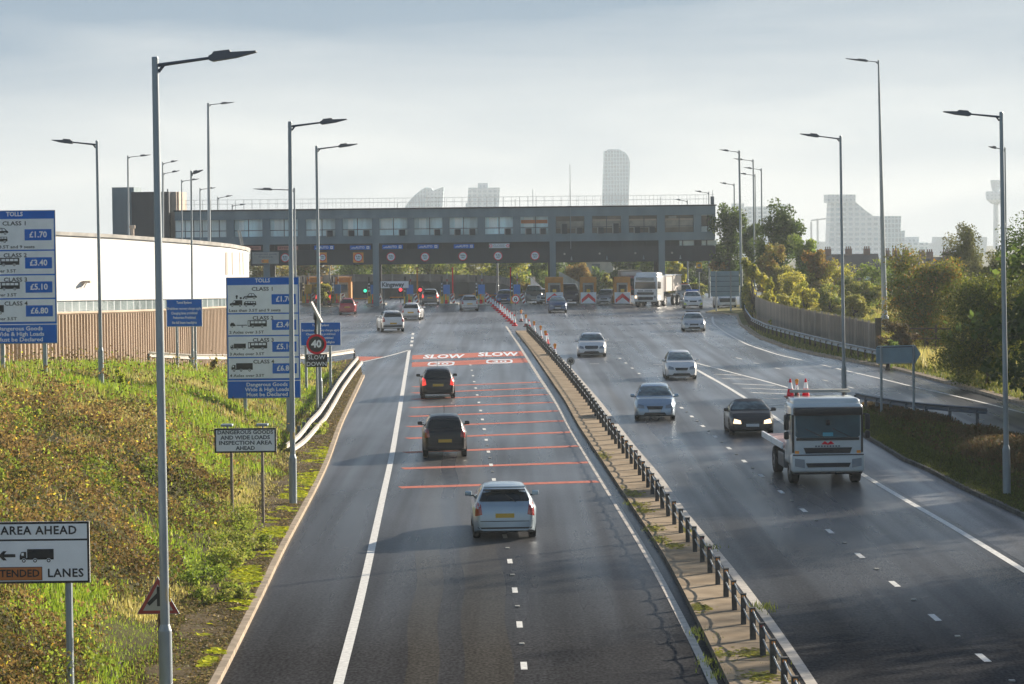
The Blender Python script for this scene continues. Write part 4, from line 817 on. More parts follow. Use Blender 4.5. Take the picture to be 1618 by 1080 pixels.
# ------------------------------------------------------------------ toll building
TY = 300.0
def TX(px, Y=TY): return U(px, 400, Y).x
def TZ(py, px=700, Y=TY): return U(px, py, Y).z
def roofy(px): return 331.8 - (px - 380) * .0068
M['beige_blind'] = mat('beige_blind', (.34, .31, .25), .5, noise=.25, nscale=1.5)
def toll_office():
    t = thing('toll_office', 'long slate blue office on columns spanning every toll lane', 'building')
    D = 9.0; XL, XR = TX(277), TX(1131); zr, zo, zf, zb = TZ(329.5), TZ(383), TZ(393), TZ(416.5); w0, w1 = TZ(343.5), TZ(370.5); ymid = TY + D / 2
    def bx(nm, x0, x1, z0, z1, m, y0=0, y1=None, **k): b = MB(); y1 = D if y1 is None else y1; b.box(((x0 + x1) / 2, TY + (y0 + y1) / 2, (z0 + z1) / 2), (x1 - x0, y1 - y0, z1 - z0), m); return b.build(nm, t, **k)
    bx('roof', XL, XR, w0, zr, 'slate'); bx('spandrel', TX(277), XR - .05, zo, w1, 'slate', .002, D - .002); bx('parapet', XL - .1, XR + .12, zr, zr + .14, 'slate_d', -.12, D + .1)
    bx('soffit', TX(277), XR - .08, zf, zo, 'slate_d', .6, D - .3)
    b = MB()
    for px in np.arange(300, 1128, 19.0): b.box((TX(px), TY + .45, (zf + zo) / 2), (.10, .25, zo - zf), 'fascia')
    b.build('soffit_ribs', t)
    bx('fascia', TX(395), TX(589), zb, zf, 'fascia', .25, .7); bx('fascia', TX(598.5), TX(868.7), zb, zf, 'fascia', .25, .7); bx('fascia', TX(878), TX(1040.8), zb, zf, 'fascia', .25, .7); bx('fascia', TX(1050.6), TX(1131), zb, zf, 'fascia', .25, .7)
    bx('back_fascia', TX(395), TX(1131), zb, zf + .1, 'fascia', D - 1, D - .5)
    wins = [(277, 358), (370.5, 415), (427, 471), (484, 530), (542, 588), (600, 644), (655, 699.6), (710.7, 755), (767, 811), (823, 866.5), (878.6, 924), (936, 982), (994, 1038.8), (1051, 1096.7), (1108.5, 1129)]
    mats_ = ['glass_pale'] + ['glass_teal'] * 9 + ['glass_brown'] * 4 + ['glass_pale']  # end panes: bright sky seen through them is put into an opaque pale colour
    for (a, c_), (e, f) in zip(wins, wins[1:]):
        b = MB(); b.box(((TX(c_) + TX(e)) / 2, ymid, (w0 + w1) / 2), (TX(e) - TX(c_), D - .1, w0 - w1 + .02), 'slate'); b.build('pilaster', t)
    b = MB(); b.box(((TX(1129) + XR) / 2, ymid, (w0 + w1) / 2), (XR - TX(1129), D - .1, w0 - w1 + .02), 'slate'); b.build('pilaster', t)
    for i, ((a, c_), mt) in enumerate(zip(wins, mats_)):
        x0, x1 = TX(a), TX(c_); b = MB(); b.box(((x0 + x1) / 2, TY + .55, (w0 + w1) / 2), (x1 - x0, .04, w0 - w1), mt); wn = b.build('window', t)
        b = MB(); nm = 2 if i else 6
        for j in range(1, nm): b.box((x0 + (x1 - x0) * j / nm + (.12 if i % 3 == 0 else 0), TY + .5, (w0 + w1) / 2), (.07, .06, w0 - w1), 'slate_d')
        b.box(((x0 + x1) / 2, TY + .49, w1 + (w0 - w1) * .36), (x1 - x0, .05, .06), 'slate_d'); b.build('window_frame', wn)
        random.seed(i + 3)
        b = MB(); b.box((x0 + (x1 - x0) * random.uniform(.2, .4), TY + .525, (w0 + w1) / 2 + .25), (random.uniform(.4, 1.2), .01, (w0 - w1) * .62), 'glass_pale' if i < 10 else 'conc_light' if i == 13 else 'glass_brown')
        if i in (9, 11, 12, 13): b.box(((x0 + x1) / 2, TY + .523, w0 - .5), (x1 - x0 - .1, .01, .35), 'orange_sign' if i == 9 else 'brick_tan')
        if 10 <= i <= 13: b.box(((x0 + x1) / 2, TY + .522, w1 + (w0 - w1) * .50), (x1 - x0 - .15, .012, (w0 - w1) * .42), 'beige_blind')
        b.build('blind', wn)
        if 2 < i < 13:
            for s_ in range(random.choice([1, 1, 2])):
                xx = x0 + (x1 - x0) * (.82 if s_ == 0 else .3); hh = random.choice([.6, .6, 1.0]); b = MB(); b.box((xx, TY + .1, w1 + hh / 2 - .05), (.55, .5, hh), 'slate_d'); b.box((xx - .32, TY + .1, w1 + hh / 2 - .05), (.09, .52, hh), 'conc_light'); b.build('air_unit', t)
    for px0, px1 in [(416, 426), (589, 598.5), (868.7, 878), (1040.8, 1050.6)]:
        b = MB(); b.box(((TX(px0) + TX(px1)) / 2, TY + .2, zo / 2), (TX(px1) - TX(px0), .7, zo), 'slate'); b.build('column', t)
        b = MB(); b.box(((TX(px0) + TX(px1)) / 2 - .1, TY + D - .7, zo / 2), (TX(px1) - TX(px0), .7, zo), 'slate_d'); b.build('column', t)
    b = MB()
    for y_ in (TY + .1, TY + D - .2):
        for h in (.62, 1.05): b.box(((XL + TX(1131)) / 2, y_, zr + .1 + h), (XR - XL, .016, .016), 'galv')
        for px in np.arange(281, 1131, 13.2): b.box((TX(px), y_, zr + .6), (.022, .022, 1.1), 'galv')
    b.build('roof_railing', t)
    for px, h in [(902, 2.4), (843, 1.9), (815, .9), (1045, 1.0), (628, .6), (1128, 1.6)]: b = MB(); b.tube([(TX(px), TY + 1, zr), (TX(px), TY + 1, zr + h)], .03, 'galv', 5); b.build('aerial', t)
    b = MB(); b.box((TX(1127), TY + .8, zr + .55), (.35, .35, .8), 'galv_dark'); b.build('vent', t)
    for px in (892, 947.5, 1004, 1062): b = MB(); b.tube([(TX(px), TY + .15, TZ(403)), (TX(px), TY + .05, TZ(403))], .11, 'conc_light', 10); b.build('lane_lamp', t); 
    for px in (903, 959, 1017, 1075): b = MB(); b.tube([(TX(px), TY + .1, TZ(407)), (TX(px), TY + .1, TZ(413))], [.03, .10], 'galv', 8); b.build('hanging_lamp', t)
    for px, c_ in ((902, 'galv'), (1121, 'conc_light'), (1086, 'conc_light')):
        if c_ == 'galv': b = MB(); b.tube([(TX(px), TY - .06, TZ(395)), (TX(px), TY - .06, TZ(262))], .03, 'galv', 5); b.build('aerial', t)
        else: b = MB(); b.box((TX(px), TY + .58, TZ(388)), (1.5, .02, .5), 'glass_pale'); b.build('window', t)
    return t
toll = toll_office()
t = thing('stair_tower', 'grey and charcoal block tower at the left end of the toll office', 'building')
for nm, x0, x1, yt, Y0, D, m in [('grey_block', 178.5, 213, 295, 304, 6, 'slate'), ('dark_block', 209, 268, 302.7, 301, 5.2, 'fascia'), ('brick_block', 262, 280, 303, 302.5, 6.5, 'brick_tan')]:
    b = MB(); b.box(((TX(x0, Y0) + TX(x1, Y0)) / 2, Y0 + D / 2, TZ(yt, 240, Y0) / 2), (TX(x1, Y0) - TX(x0, Y0), D, TZ(yt, 240, Y0)), m)
    if nm == 'brick_block': b.box((TX(280, Y0), Y0 + 4, TZ(yt, 240, Y0) / 2), (.4, 7, TZ(yt, 240, Y0) - .01), m)
    b.build(nm, t)
b = MB(); b.tube([(TX(261), 303, TZ(303)), (TX(261), 303, TZ(293))], .05, 'galv_dark', 5); b.rbox((TX(261), 303, TZ(296)), (.12, .12, .4), 'galv_dark', .02); b.build('aerial', t)
# signs hung on the gantry (each a thing)
GY = TY + .12
def gsign(name, label, x0, y0, x1, y1, draw, group=None, Yo=0.0, face='sign_white'):
    c = U((x0 + x1) / 2, y1, GY - Yo); k = GY / FPX; W_, H_ = (x1 - x0) * k, (y1 - y0) * k; o = MB(); o.rbox((0, .04, H_ / 2), (W_, .07, H_), face, .01); draw(o, W_, H_); o = o.build(name, loc=c); o['label'] = label; o['category'] = 'lane sign'
    if group: o['group'] = group
    return o
ordn = ['leftmost', 'second from left', 'third from left', 'fourth from left', 'rightmost']
def d_auto(b, W_, H_):
    b.text('AUTO', -.02, H_ / 2, H_ * .78, -.005, 'text_white', bold=.03); pict(b, 'car', -W_ / 2 + .12, H_ * .25, W_ * .22, -.005, 'text_white', 'blue'); b.rect(W_ / 2 - W_ * .2, H_ * .15, W_ / 2 - W_ * .06, H_ * .85, -.005, 'text_white'); b.rect(W_ / 2 - W_ * .17, H_ * .45, W_ / 2 - W_ * .09, H_ * .6, -.008, 'blue')
for i, (a, e, y) in enumerate([(496.5, 528, 387.5), (553, 585.5, 387.5), (604, 636.5, 386.5), (660, 693, 386), (717, 749, 385.5)]): gsign('lane_sign', 'blue sign reading AUTO above the toll lanes, %s of the five' % ordn[i], a, y, e, y + 6.6, d_auto, 'AUTO lane signs', .5, 'blue')
def d_closed(b, W_, H_):
    b.text('CLOSED', 0, H_ / 2, H_ * .75, -.005, 'galv', bold=.02)
    for s_ in (-1, 1): b.disc(s_ * W_ * .42, H_ / 2, H_ * .36, -.005, 'red', 16); b.disc(s_ * W_ * .42, H_ / 2, H_ * .2, -.008, 'sign_white', 12)
gsign('lane_sign', 'white sign reading CLOSED with a red ring at each end', 773, 384.5, 805, 391.5, d_closed, None, .5)
def d_att(b, W_, H_): b.text('ATTENDED', 0, H_ / 2, H_ * .72, -.005, 'rust', bold=.02, wmax=W_ * .85)
M['salmon'] = mat('salmon_sign', (.52, .2, .16), .5)
gsign('lane_sign', 'salmon red sign reading ATTENDED, right behind the second left lamp pole', 438.5, 388.5, 471, 394.8, d_att, 'ATTENDED lane signs', .5, 'salmon')
gsign('lane_sign', 'salmon red sign reading ATTENDED above the dangerous goods sign', 381, 388.5, 412.5, 395, d_att, 'ATTENDED lane signs', .5, 'salmon')
def d_dg(b, W_, H_):
    b.rect(-W_ / 2 + .03, .04, W_ / 2 - .03, H_ - .04, -.004, 'conc_light'); b.text('Dangerous goods', 0, H_ * .81, H_ * .21, -.01, 'galv_dark', bold=.01, wmax=W_ * .84); b.text('Wide Loads', 0, H_ * .58, H_ * .21, -.01, 'galv_dark', bold=.01, wmax=W_ * .54); b.rect(-.24, H_ * .1, .3, H_ * .38, -.01, 'amber'); b.disc(-.24, H_ * .24, H_ * .15, -.009, 'amber', 14); b.disc(-.28, H_ * .24, H_ * .09, -.012, 'orange_sign', 14)
gsign('dangerous_goods_sign', 'white sign reading dangerous goods wide loads with an orange lamp panel', 398.5, 397.5, 441, 417, d_dg, None, 1.2, 'galv_dark')
def d_hgt(orange):
    def f(b, W_, H_):
        r = min(W_, H_) / 2 * (.86 if orange else 1.0); b.disc(0, H_ / 2, r, -.006, 'red', 24); b.disc(0, H_ / 2, r * .8, -.010, 'sign_white', 24); b.text('4.4m', 0, H_ / 2 + r * .22, r * .55, -.014, 'black', bold=.02); b.text("14'6\"", 0, H_ / 2 - r * .28, r * .5, -.014, 'black', bold=.02)
    return f
RX = [(450.5, 407, 'behind the second left lamp pole'), (617.8, 405.5, 'just right of the column by the Kingsway sign'), (671.5, 405.5, 'below the gap between two AUTO signs'), (731.3, 404.5, 'under the rightmost AUTO sign'), (787, 404, 'under the CLOSED sign'), (845.3, 403.7, 'nearest the middle column, rightmost of the row')]
for i, (x, y, lb) in enumerate(RX):
    c = U(x, y, GY - .1); k = GY / FPX; o = MB(); r = 7.1 * k; o.tube([(0, .05, 0), (0, .01, 0)], r, 'galv_dark', 24); o.disc(0, 0, r, .004, 'red', 24); o.disc(0, 0, r * .82, 0, 'sign_white', 24); o.text('4.4m', 0, r * .22, r * .55, -.006, 'black', bold=.02); o.text("14'6\"", 0, -r * .3, r * .5, -.006, 'black', bold=.02)
    o = o.build('height_limit_sign', loc=c); o['label'] = 'round red ringed height limit sign, ' + lb; o['category'] = 'road sign'; o['group'] = 'round height limit signs on the gantry'
gsign('height_limit_sign', 'height limit roundel on an orange square behind the third left lamp pole', 503, 398.5, 516.5, 414.5, d_hgt(1), 'orange backed height signs', .1, 'amber')
gsign('height_limit_sign', 'height limit roundel on an orange square in clear view on the fascia', 558, 398.5, 574.5, 414.5, d_hgt(1), 'orange backed height signs', .1, 'amber')
# ------------------------------------------------------------------ toll islands: pay machines and booths
def gp(px, py=481): return G(px, py)
def chevron(b, w_, h_, z0, y, inv=False):
    b.rbox((0, y + .05, z0 + h_ / 2), (w_, .08, h_), 'sign_white', .03); n = 3
    for i in (0,):
        z = z0 + h_ * .08; q = [(-w_ / 2 + .10, z), (0, z + .55), (0, z + .95), (-w_ / 2 + .10, z + .36)]; q2 = [(-a, c_) for a, c_ in q][::-1]
        for pl in (q, q2):
            pl = [(a, min(max(c_, z0 + .02), z0 + h_ - .02)) for a, c_ in pl]
            b.poly(pl, y - .004, 'red')
def island(px, label, blue=True, yellow_cab=True, dx=0, py=482, mirror=False):
    p = gp(px, py); t = thing('toll_machine', label, 'toll machine', p, group='toll machines on the lane islands')
    b = MB(); b.rbox((.2, 1.6, .08), (2.0, 4.2, .18), 'conc_light', .04); b.build('kerb_base', t)
    b = MB(); b.rbox((0, 0, 1.6), (.68, .07, .95), 'blue_panel' if blue else 'yellow', .02)
    b.build('blue_panel' if blue else 'yellow_panel', t)
    b = MB(); b.rbox((0, .25, .75), (.62, .5, 1.2), 'conc_light', .04); b.rect(-.2, .45, .0, 1.15, -.008, 'amber'); b.rect(-.3, .3, -.2, 1.0, -.008, 'green_panel'); b.rect(.02, .3, .2, .9, -.008, 'yellow'); b.build('machine', t)
    X = Matrix.Translation((.62, .2, .62)) @ Matrix.Rotation(R(-14), 4, 'Y'); b = MB(); b.rbox((0, 0, 0), (.34, .08, 1.1), 'sign_white', .02, X=X)
    for i in range(3): b.poly([(-.15, -.5 + i * .36), (.15, -.34 + i * .36), (.15, -.16 + i * .36), (-.15, -.32 + i * .36)], -.045, 'dull_red', X=X)
    b.build('striped_board', t)
    b = MB(); b.rbox((-.05, .1, .3), (.3, .3, .5), 'red', .03); b.build('red_block', t)
    b = MB(); b.tube([(.05, .5, 0), (.05, .5, 3.2)], .06, 'conc_light', 8); b.rbox((.05, .5, 2.5), (.16, .14, .25), 'dull_red', .02); b.build('pole', t)
    b = MB(); b.tube([(-.5, .4, .9), (-.5, .4, 2.9)], .10, 'black', 8)
    for z in (1.45, 1.8, 2.15): b.tube([(-.5, .27, z), (-.5, .3, z)], .085, 'text_white', 10)
    b.build('signal_column', t)
    if yellow_cab: b = MB(); b.rbox((-.45, .8, .8), (.4, .8, 1.5), 'yellow', .04); b.build('side_cabinet', t)
    return t
M['blue_panel'] = mat('machine_blue', (.05, .22, .60), .5); M['green_panel'] = mat('green_panel', (.12, .42, .16), .5)
for px, lb in [(648, 'toll machine with blue panel right of the Kingsway sign'), (591, 'toll machine with blue panel at the foot of the column left of the Kingsway sign'), (706, 'toll machine with blue panel between the two middle lanes'), (761, 'toll machine with blue panel at the start of the traffic cylinders'), (817, 'toll machine with blue panel right behind the no u-turn sign')]: island(px, lb)
island(533.5, 'toll machine with blue panel in front of the orange framed booth', py=481)
island(487, 'toll machine with yellow panel beside the tolls board', blue=False, py=481)
def arm(px0, px1, py, label, up=False, m='booth_orange', Y=None):
    Yv = gp(700, 480).y + 2.5; a = U(px0, py, Yv); c = U(px1, py, Yv); t = thing('lane_barrier', label, 'barrier', (c.x, Yv, 0), group='orange lane barriers')
    b = MB(); b.rbox((0, 0, .5), (.3, .3, 1.0), 'booth_orange', .03); b.build('housing', t)
    b = MB(); Lh = abs(c.x - a.x)
    if not up: b.box((-Lh / 2, 0, a.z), (Lh, .05, .11), m)
    else: b.box((0, 0, a.z + 1.0), (.16, .06, 3.2), m)
    b.build('barrier_arm', t)
arm(560, 585, 471.5, 'lowered orange barrier arm in the lane right of the red hatchback'); arm(616, 641, 469.5, 'lowered orange barrier arm under the Kingsway sign'); arm(725, 749, 466, 'lowered orange barrier arm above the silver hatchback'); arm(773, 788, 466, 'lowered orange barrier arm left of the oncoming blue car')
arm(659, 659.5, 462, 'raised orange barrier arm left of the queueing car', up=True); arm(715, 715.5, 462, 'raised red barrier arm left of the silver hatchback', up=True, m='red'); arm(806.5, 807, 462, 'raised red barrier arm behind the no u-turn sign', up=True, m='red')
def sig(px, py, m, label):
    Yv = gp(700, 480).y + 5; c = U(px, py, Yv); t = thing('signal_light', label, 'traffic signal', (c.x, Yv, 0), group='lane signals'); b = MB(); b.tube([(0, .1, 0), (0, .1, c.z)], .05, 'galv_dark', 6); b.build('post', t)
    b = MB(); b.rbox((0, .12, c.z), (.5, .2, .7), 'black', .04); b.build('housing', t); b = MB(); b.tube([(0, .0, c.z), (0, -.02, c.z)], .17, m, 14); b.build('lens', t)
sig(633, 457.5, 'red_lamp', 'red light on a post below the Kingsway sign'); sig(664, 457.5, 'red_lamp', 'red light on a post left of the queueing car'); sig(577, 459, 'green_lamp', 'green light on a post behind the red hatchback lane')
def booth(px, label, py=481, w_=1.65, h_=2.75, chev=True):
    p = gp(px, py); t = thing('toll_booth', label, 'toll booth', p, group='orange toll booths'); b = MB()
    for s_ in (-1, 1): b.rbox((s_ * (w_ / 2 - .14), .6, h_ / 2), (.28, 2.4, h_), 'booth_orange', .03)
    b.rbox((0, .6, h_ - .28), (w_, 2.42, .56), 'booth_orange', .03); b.build('frame', t)
    b = MB(); b.box((0, .3, 1.25), (w_ - .5, 1.6, 2.0), 'conc_light'); b.build('cabin', t)
    b = MB(); b.box((.05, -.52, 1.5), (w_ - .85, .03, .95), 'carglass'); b.build('window', t)
    if chev: b = MB(); chevron(b, w_ * .95, 1.15, .12, -1.2); b.build('chevron_board', t); b = MB(); b.rbox((0, -1.2, 1.42), (.36, .3, .3), 'yellow', .05); b.build('lamp_box', t)
    b = MB(); b.rbox((0, .4, .07), (w_ + .5, 3.6, .16), 'concrete', .04); b.build('kerb_base', t)
booth(929.5, 'orange toll booth between the dark van and the silver estate, chevron board in front'); booth(983, 'orange toll booth left of the big white lorry, chevron board in front'); booth(876, 'toll booth behind the middle column with chevron board', w_=1.8)
booth(543, 'orange framed booth behind the red hatchback', py=479, chev=False); booth(497, 'orange framed booth right beside the second tolls board', py=479, chev=False, w_=1.5)
t = thing('kingsway_sign', 'long white sign reading Kingsway under the canopy', 'sign', (TX(623, 291), 291, 0)); z0, z1_ = TZ(455, 623, 291), TZ(444, 623, 291); W_ = TX(645, 291) - TX(601, 291)
b = MB(); b.rbox((0, 0, (z0 + z1_) / 2), (W_, .08, z1_ - z0), 'sign_white', .02); b.text('Kingsway', -.18, (z0 + z1_) / 2, (z1_ - z0) * .85, -.05, 'galv_dark', bold=.045, wmax=W_ * .80); b.build('sign_face', t)
for s_ in (-1, 1): b = MB(); b.tube([(s_ * W_ * .4, .08, 0), (s_ * W_ * .4, .08, z1_)], .07, 'galv_dark'); b.build('post', t)
# retaining wall, parapet and ground beyond the booths
def rwall():
    t = thing('retaining_wall', 'curving dark concrete retaining wall with a pale parapet behind the toll lanes', 'wall')
    pts = [(440, 447, 318), (500, 446, 322), (560, 444.5, 326), (620, 444, 328), (680, 444, 328), (740, 445, 326), (790, 447, 322), (806, 452, 316)]
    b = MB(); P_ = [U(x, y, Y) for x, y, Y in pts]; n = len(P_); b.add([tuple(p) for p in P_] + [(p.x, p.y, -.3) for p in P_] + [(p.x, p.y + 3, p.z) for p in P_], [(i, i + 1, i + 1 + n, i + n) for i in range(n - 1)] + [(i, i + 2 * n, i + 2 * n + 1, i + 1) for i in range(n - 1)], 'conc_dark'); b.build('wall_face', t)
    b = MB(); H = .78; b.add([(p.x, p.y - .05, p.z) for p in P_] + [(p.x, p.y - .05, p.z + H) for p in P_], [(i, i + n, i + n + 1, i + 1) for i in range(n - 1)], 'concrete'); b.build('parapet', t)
    for i, q in enumerate(resample(P_, 3.4)): b = MB(); b.box((q.x, q.y - .1, q.z + H / 2), (.18, .12, H + .1), 'conc_light'); b.build('parapet_post', t)
rwall()
t = thing('white_wall', 'short white wall and ramp parapet below the trees right of the tunnel wall', 'wall')
b = MB(); a = U(838, 437, 318); c_ = U(866, 462, 312); b.add([(a.x, a.y, a.z), (c_.x, c_.y, c_.z), (c_.x, c_.y, c_.z - 1.3), (a.x, a.y, a.z - .9)], [(0, 3, 2, 1)], 'sign_white'); b.build('ramp_parapet', t)
b = MB(); a = U(842, 440, 318); b.box((a.x, a.y, a.z - .4), (.5, .3, 1.2), 'conc_light'); b.build('end_pier', t)
t = thing('palisade_fence', 'pale palisade fence climbing behind the exit lanes', 'fence')
b = MB(); 
for i in range(60):
    f = i / 59; q = U(884 + 50 * f, 430 + 28 * f, 316 - 4 * f); b.box((q.x, q.y, q.z - .9), (.10, .03, 2.0), 'galv')
b.build('pales', t); b = MB(); b.tube([U(884, 432, 316.1), U(934, 460, 312.1)], .04, 'galv', 5); b.build('top_rail', t)
# ------------------------------------------------------------------ houses and skyline
def house_row(x0, x1, yr, ye, Y, label, chim):
    zr, ze = U((x0 + x1) / 2, yr, Y).z, U((x0 + x1) / 2, ye, Y).z; a, c_ = U(x0, 400, Y).x, U(x1, 400, Y).x; g = gz(Y) - 1.5; t = thing('terraced_house', label, 'house', ((a + c_) / 2, Y, g)); W_ = c_ - a; ze -= g; zr -= g
    b = MB(); b.box((0, 4, ze / 2), (W_ - .4, 8, ze), 'brick_wall'); b.build('wall', t)
    b = MB(); n = W_ / 2; b.add([(-n, -.4, ze), (n, -.4, ze), (n, 8.4, ze), (-n, 8.4, ze), (-n, 4, zr), (n, 4, zr)], [(0, 1, 5, 4), (2, 3, 4, 5), (0, 4, 3), (1, 2, 5)], 'tiles'); rf = b.build('roof', t)
    b = MB(); b.box((0, -.03, ze - .9), (W_ * .8, .05, .5), 'conc_light'); 
    for i in range(int(W_ / 3)): b.box((-W_ / 2 + 1.5 + i * 3, -.06, ze - 1.0), (1.2, .06, 1.1), 'glass_pale')
    b.build('window', t)
    for cx in chim:
        b = MB(); x = U(cx, 400, Y).x - (a + c_) / 2; b.box((x, 4, zr + .3), (1.1, .7, 1.2), 'brick_wall')
        for k_ in (-.35, 0, .35): b.tube([(x + k_, 4, zr + .85), (x + k_, 4, zr + 1.3)], .12, 'brick_wall', 6)
        b.build('chimney', rf)
M['brick_wall'] = mat('house_brick', (.16, .075, .05), .9, noise=.25, nscale=2); M['tiles'] = mat('slate_roof', (.035, .035, .04), .85, noise=.2, nscale=1.5); M['tilered'] = mat('chimney_pot', (.25, .12, .08), .8)
house_row(1300, 1392, 401.5, 428, 505, 'dark roofed terraced houses left of the tallest leaning lamp pole', [1312, 1345, 1374]); house_row(1398, 1455, 404, 428, 500, 'terraced houses between the tall leaning pole and the bushy tree', [1405, 1420, 1436]); house_row(1462, 1540, 406, 430, 498, 'terraced houses partly hidden behind the autumn tree', [1462, 1474, 1500])
house_row(1060, 1102, 434, 447, 420, 'brick house with dark roof seen under the right end of the canopy', [1070])
t = thing('house', 'cream rendered house upper storey seen under the canopy behind the brown tree', 'house', (U(945, 430, 410).x, 410, gz(410) - 1))
b = MB(); z = U(945, 413, 410).z - t.location.z; b.box((0, 3, z / 2), (4.2, 6, z), 'conc_light'); b.build('wall', t); b = MB(); b.box((-.3, -.05, z - .75), (1.1, .06, .9), 'galv_dark'); b.build('window', t); b = MB(); b.box((0, -.1, z - 2.2), (4.4, .3, 1.2), 'brick_wall'); b.build('porch', t)
b = MB(); b.add([(-2.3, -.2, z), (2.3, -.2, z), (2.3, 6.2, z), (-2.3, 6.2, z), (-2.3, 3, z + 1.4), (2.3, 3, z + 1.4)], [(0, 1, 5, 4), (2, 3, 4, 5), (0, 4, 3), (1, 2, 5)], 'tiles'); b.build('roof', t)
def grid_mat(name, c1, c2, sx, sz, fr=.5):
    m = bpy.data.materials.new(name); m.use_nodes = True; n = m.node_tree.nodes; l = m.node_tree.links; b = n['Principled BSDF']; b.inputs['Roughness'].default_value = .35
    t = n.new('ShaderNodeTexCoord'); br = n.new('ShaderNodeTexBrick'); q = n.new('ShaderNodeMapping'); q.inputs['Rotation'].default_value = (R(90), 0, 0)
    br.offset = 0; br.inputs['Scale'].default_value = 1; br.inputs['Brick Width'].default_value = sx; br.inputs['Row Height'].default_value = sz; br.inputs['Mortar Size'].default_value = fr
    br.inputs['Color1'].default_value = (*c1, 1); br.inputs['Color2'].default_value = (*[x * .75 for x in c1], 1); br.inputs['Mortar'].default_value = (*c2, 1)
    l.new(t.outputs['Object'], q.inputs[0]); l.new(q.outputs[0], br.inputs[0]); l.new(br.outputs[0], b.inputs['Base Color']); return m
M['tw1'] = grid_mat('glass_tower_facade', (.27, .46, .56), (.52, .70, .78), 2.6, 3.4, .45); M['tw2'] = grid_mat('concrete_facade', (.34, .48, .55), (.62, .72, .77), 3.2, 3.3, 1.0); M['tw3'] = grid_mat('pale_facade', (.36, .52, .60), (.68, .78, .82), 4.5, 3.6, .9); M['twl'] = mat('pale_block', (.60, .67, .70), .8, noise=.08, nscale=.05)  # pale bluish facade colours also hold part of the distance haze
SKY = 2650.0
def tower(label, Y, shapes, name='tower_block', cat='building', D=28):
    x = (min(p[0] for s_ in shapes for p in s_[1]) + max(p[0] for s_ in shapes for p in s_[1])) / 2; g = gz(Y) - 2; t = thing(name, label, cat, (U(x, 380, Y).x, Y, g))
    for i, (nm, poly, m, dy) in enumerate(shapes):
        pts = []
        for (px, py) in poly: q = U(px, py, Y + dy); pts.append((q.x - t.location.x, (q.z if py < 600 else g) - g))
        b = MB(); b.prism(pts, dy, dy + D, m); b.build(nm, t)
    return t
BOT = 999
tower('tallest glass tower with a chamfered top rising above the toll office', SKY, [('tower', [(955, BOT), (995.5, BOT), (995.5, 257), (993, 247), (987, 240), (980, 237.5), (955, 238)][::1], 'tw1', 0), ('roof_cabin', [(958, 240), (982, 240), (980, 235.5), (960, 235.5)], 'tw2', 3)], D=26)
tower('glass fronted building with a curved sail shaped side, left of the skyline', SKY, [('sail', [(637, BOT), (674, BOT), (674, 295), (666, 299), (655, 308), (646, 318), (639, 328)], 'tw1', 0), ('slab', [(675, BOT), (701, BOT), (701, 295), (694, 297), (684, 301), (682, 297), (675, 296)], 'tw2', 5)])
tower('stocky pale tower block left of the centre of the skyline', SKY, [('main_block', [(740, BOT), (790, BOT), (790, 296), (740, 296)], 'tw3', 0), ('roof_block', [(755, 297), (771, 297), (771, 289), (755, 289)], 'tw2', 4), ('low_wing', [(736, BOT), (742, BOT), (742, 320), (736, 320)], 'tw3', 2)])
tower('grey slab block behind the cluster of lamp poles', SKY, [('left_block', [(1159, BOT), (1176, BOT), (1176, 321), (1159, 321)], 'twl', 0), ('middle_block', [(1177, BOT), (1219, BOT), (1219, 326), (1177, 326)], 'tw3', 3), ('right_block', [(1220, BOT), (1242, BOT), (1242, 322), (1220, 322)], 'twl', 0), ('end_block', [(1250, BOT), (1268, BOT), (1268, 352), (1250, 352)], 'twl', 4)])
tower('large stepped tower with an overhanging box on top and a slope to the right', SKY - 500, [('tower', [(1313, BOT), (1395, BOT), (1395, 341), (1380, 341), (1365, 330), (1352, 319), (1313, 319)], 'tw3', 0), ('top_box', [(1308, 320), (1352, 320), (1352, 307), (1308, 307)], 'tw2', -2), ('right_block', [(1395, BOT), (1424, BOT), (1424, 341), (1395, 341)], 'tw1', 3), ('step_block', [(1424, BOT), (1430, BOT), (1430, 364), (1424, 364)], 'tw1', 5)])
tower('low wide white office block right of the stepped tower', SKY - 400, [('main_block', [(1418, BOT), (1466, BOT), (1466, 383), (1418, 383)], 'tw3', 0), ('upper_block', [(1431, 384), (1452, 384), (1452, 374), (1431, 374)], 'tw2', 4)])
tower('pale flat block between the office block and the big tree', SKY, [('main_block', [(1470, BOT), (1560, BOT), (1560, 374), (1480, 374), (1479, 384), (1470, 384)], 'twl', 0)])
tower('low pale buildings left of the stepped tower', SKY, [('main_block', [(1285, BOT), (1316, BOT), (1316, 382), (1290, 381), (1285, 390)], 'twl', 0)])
Yb = SKY; x = U(1574, 380, Yb).x; g = gz(Yb) - 2; t = thing('observation_tower', 'slender round tower with a wide drum near the top at the right', 'tower', (x, Yb, g)); z_ = lambda y: U(1574, y, Yb).z - g
b = MB(); b.tube([(0, 0, 0), (0, 0, z_(318))], [2.8, 2.3], 'twl', 20); b.build('shaft', t, smooth=True); b = MB(); b.tube([(0, 0, z_(322)), (0, 0, z_(315)), (0, 0, z_(304)), (0, 0, z_(302))], [4, 8.6, 9.2, 8.5], 'tw2', 28); b.build('drum', t, smooth=True); b = MB(); b.tube([(0, 0, z_(302)), (0, 0, z_(296)), (0, 0, z_(285)), (0, 0, z_(284))], [3, 4.2, 5.0, 4.5], 'twl', 24); b.build('top_drum', t, smooth=True)
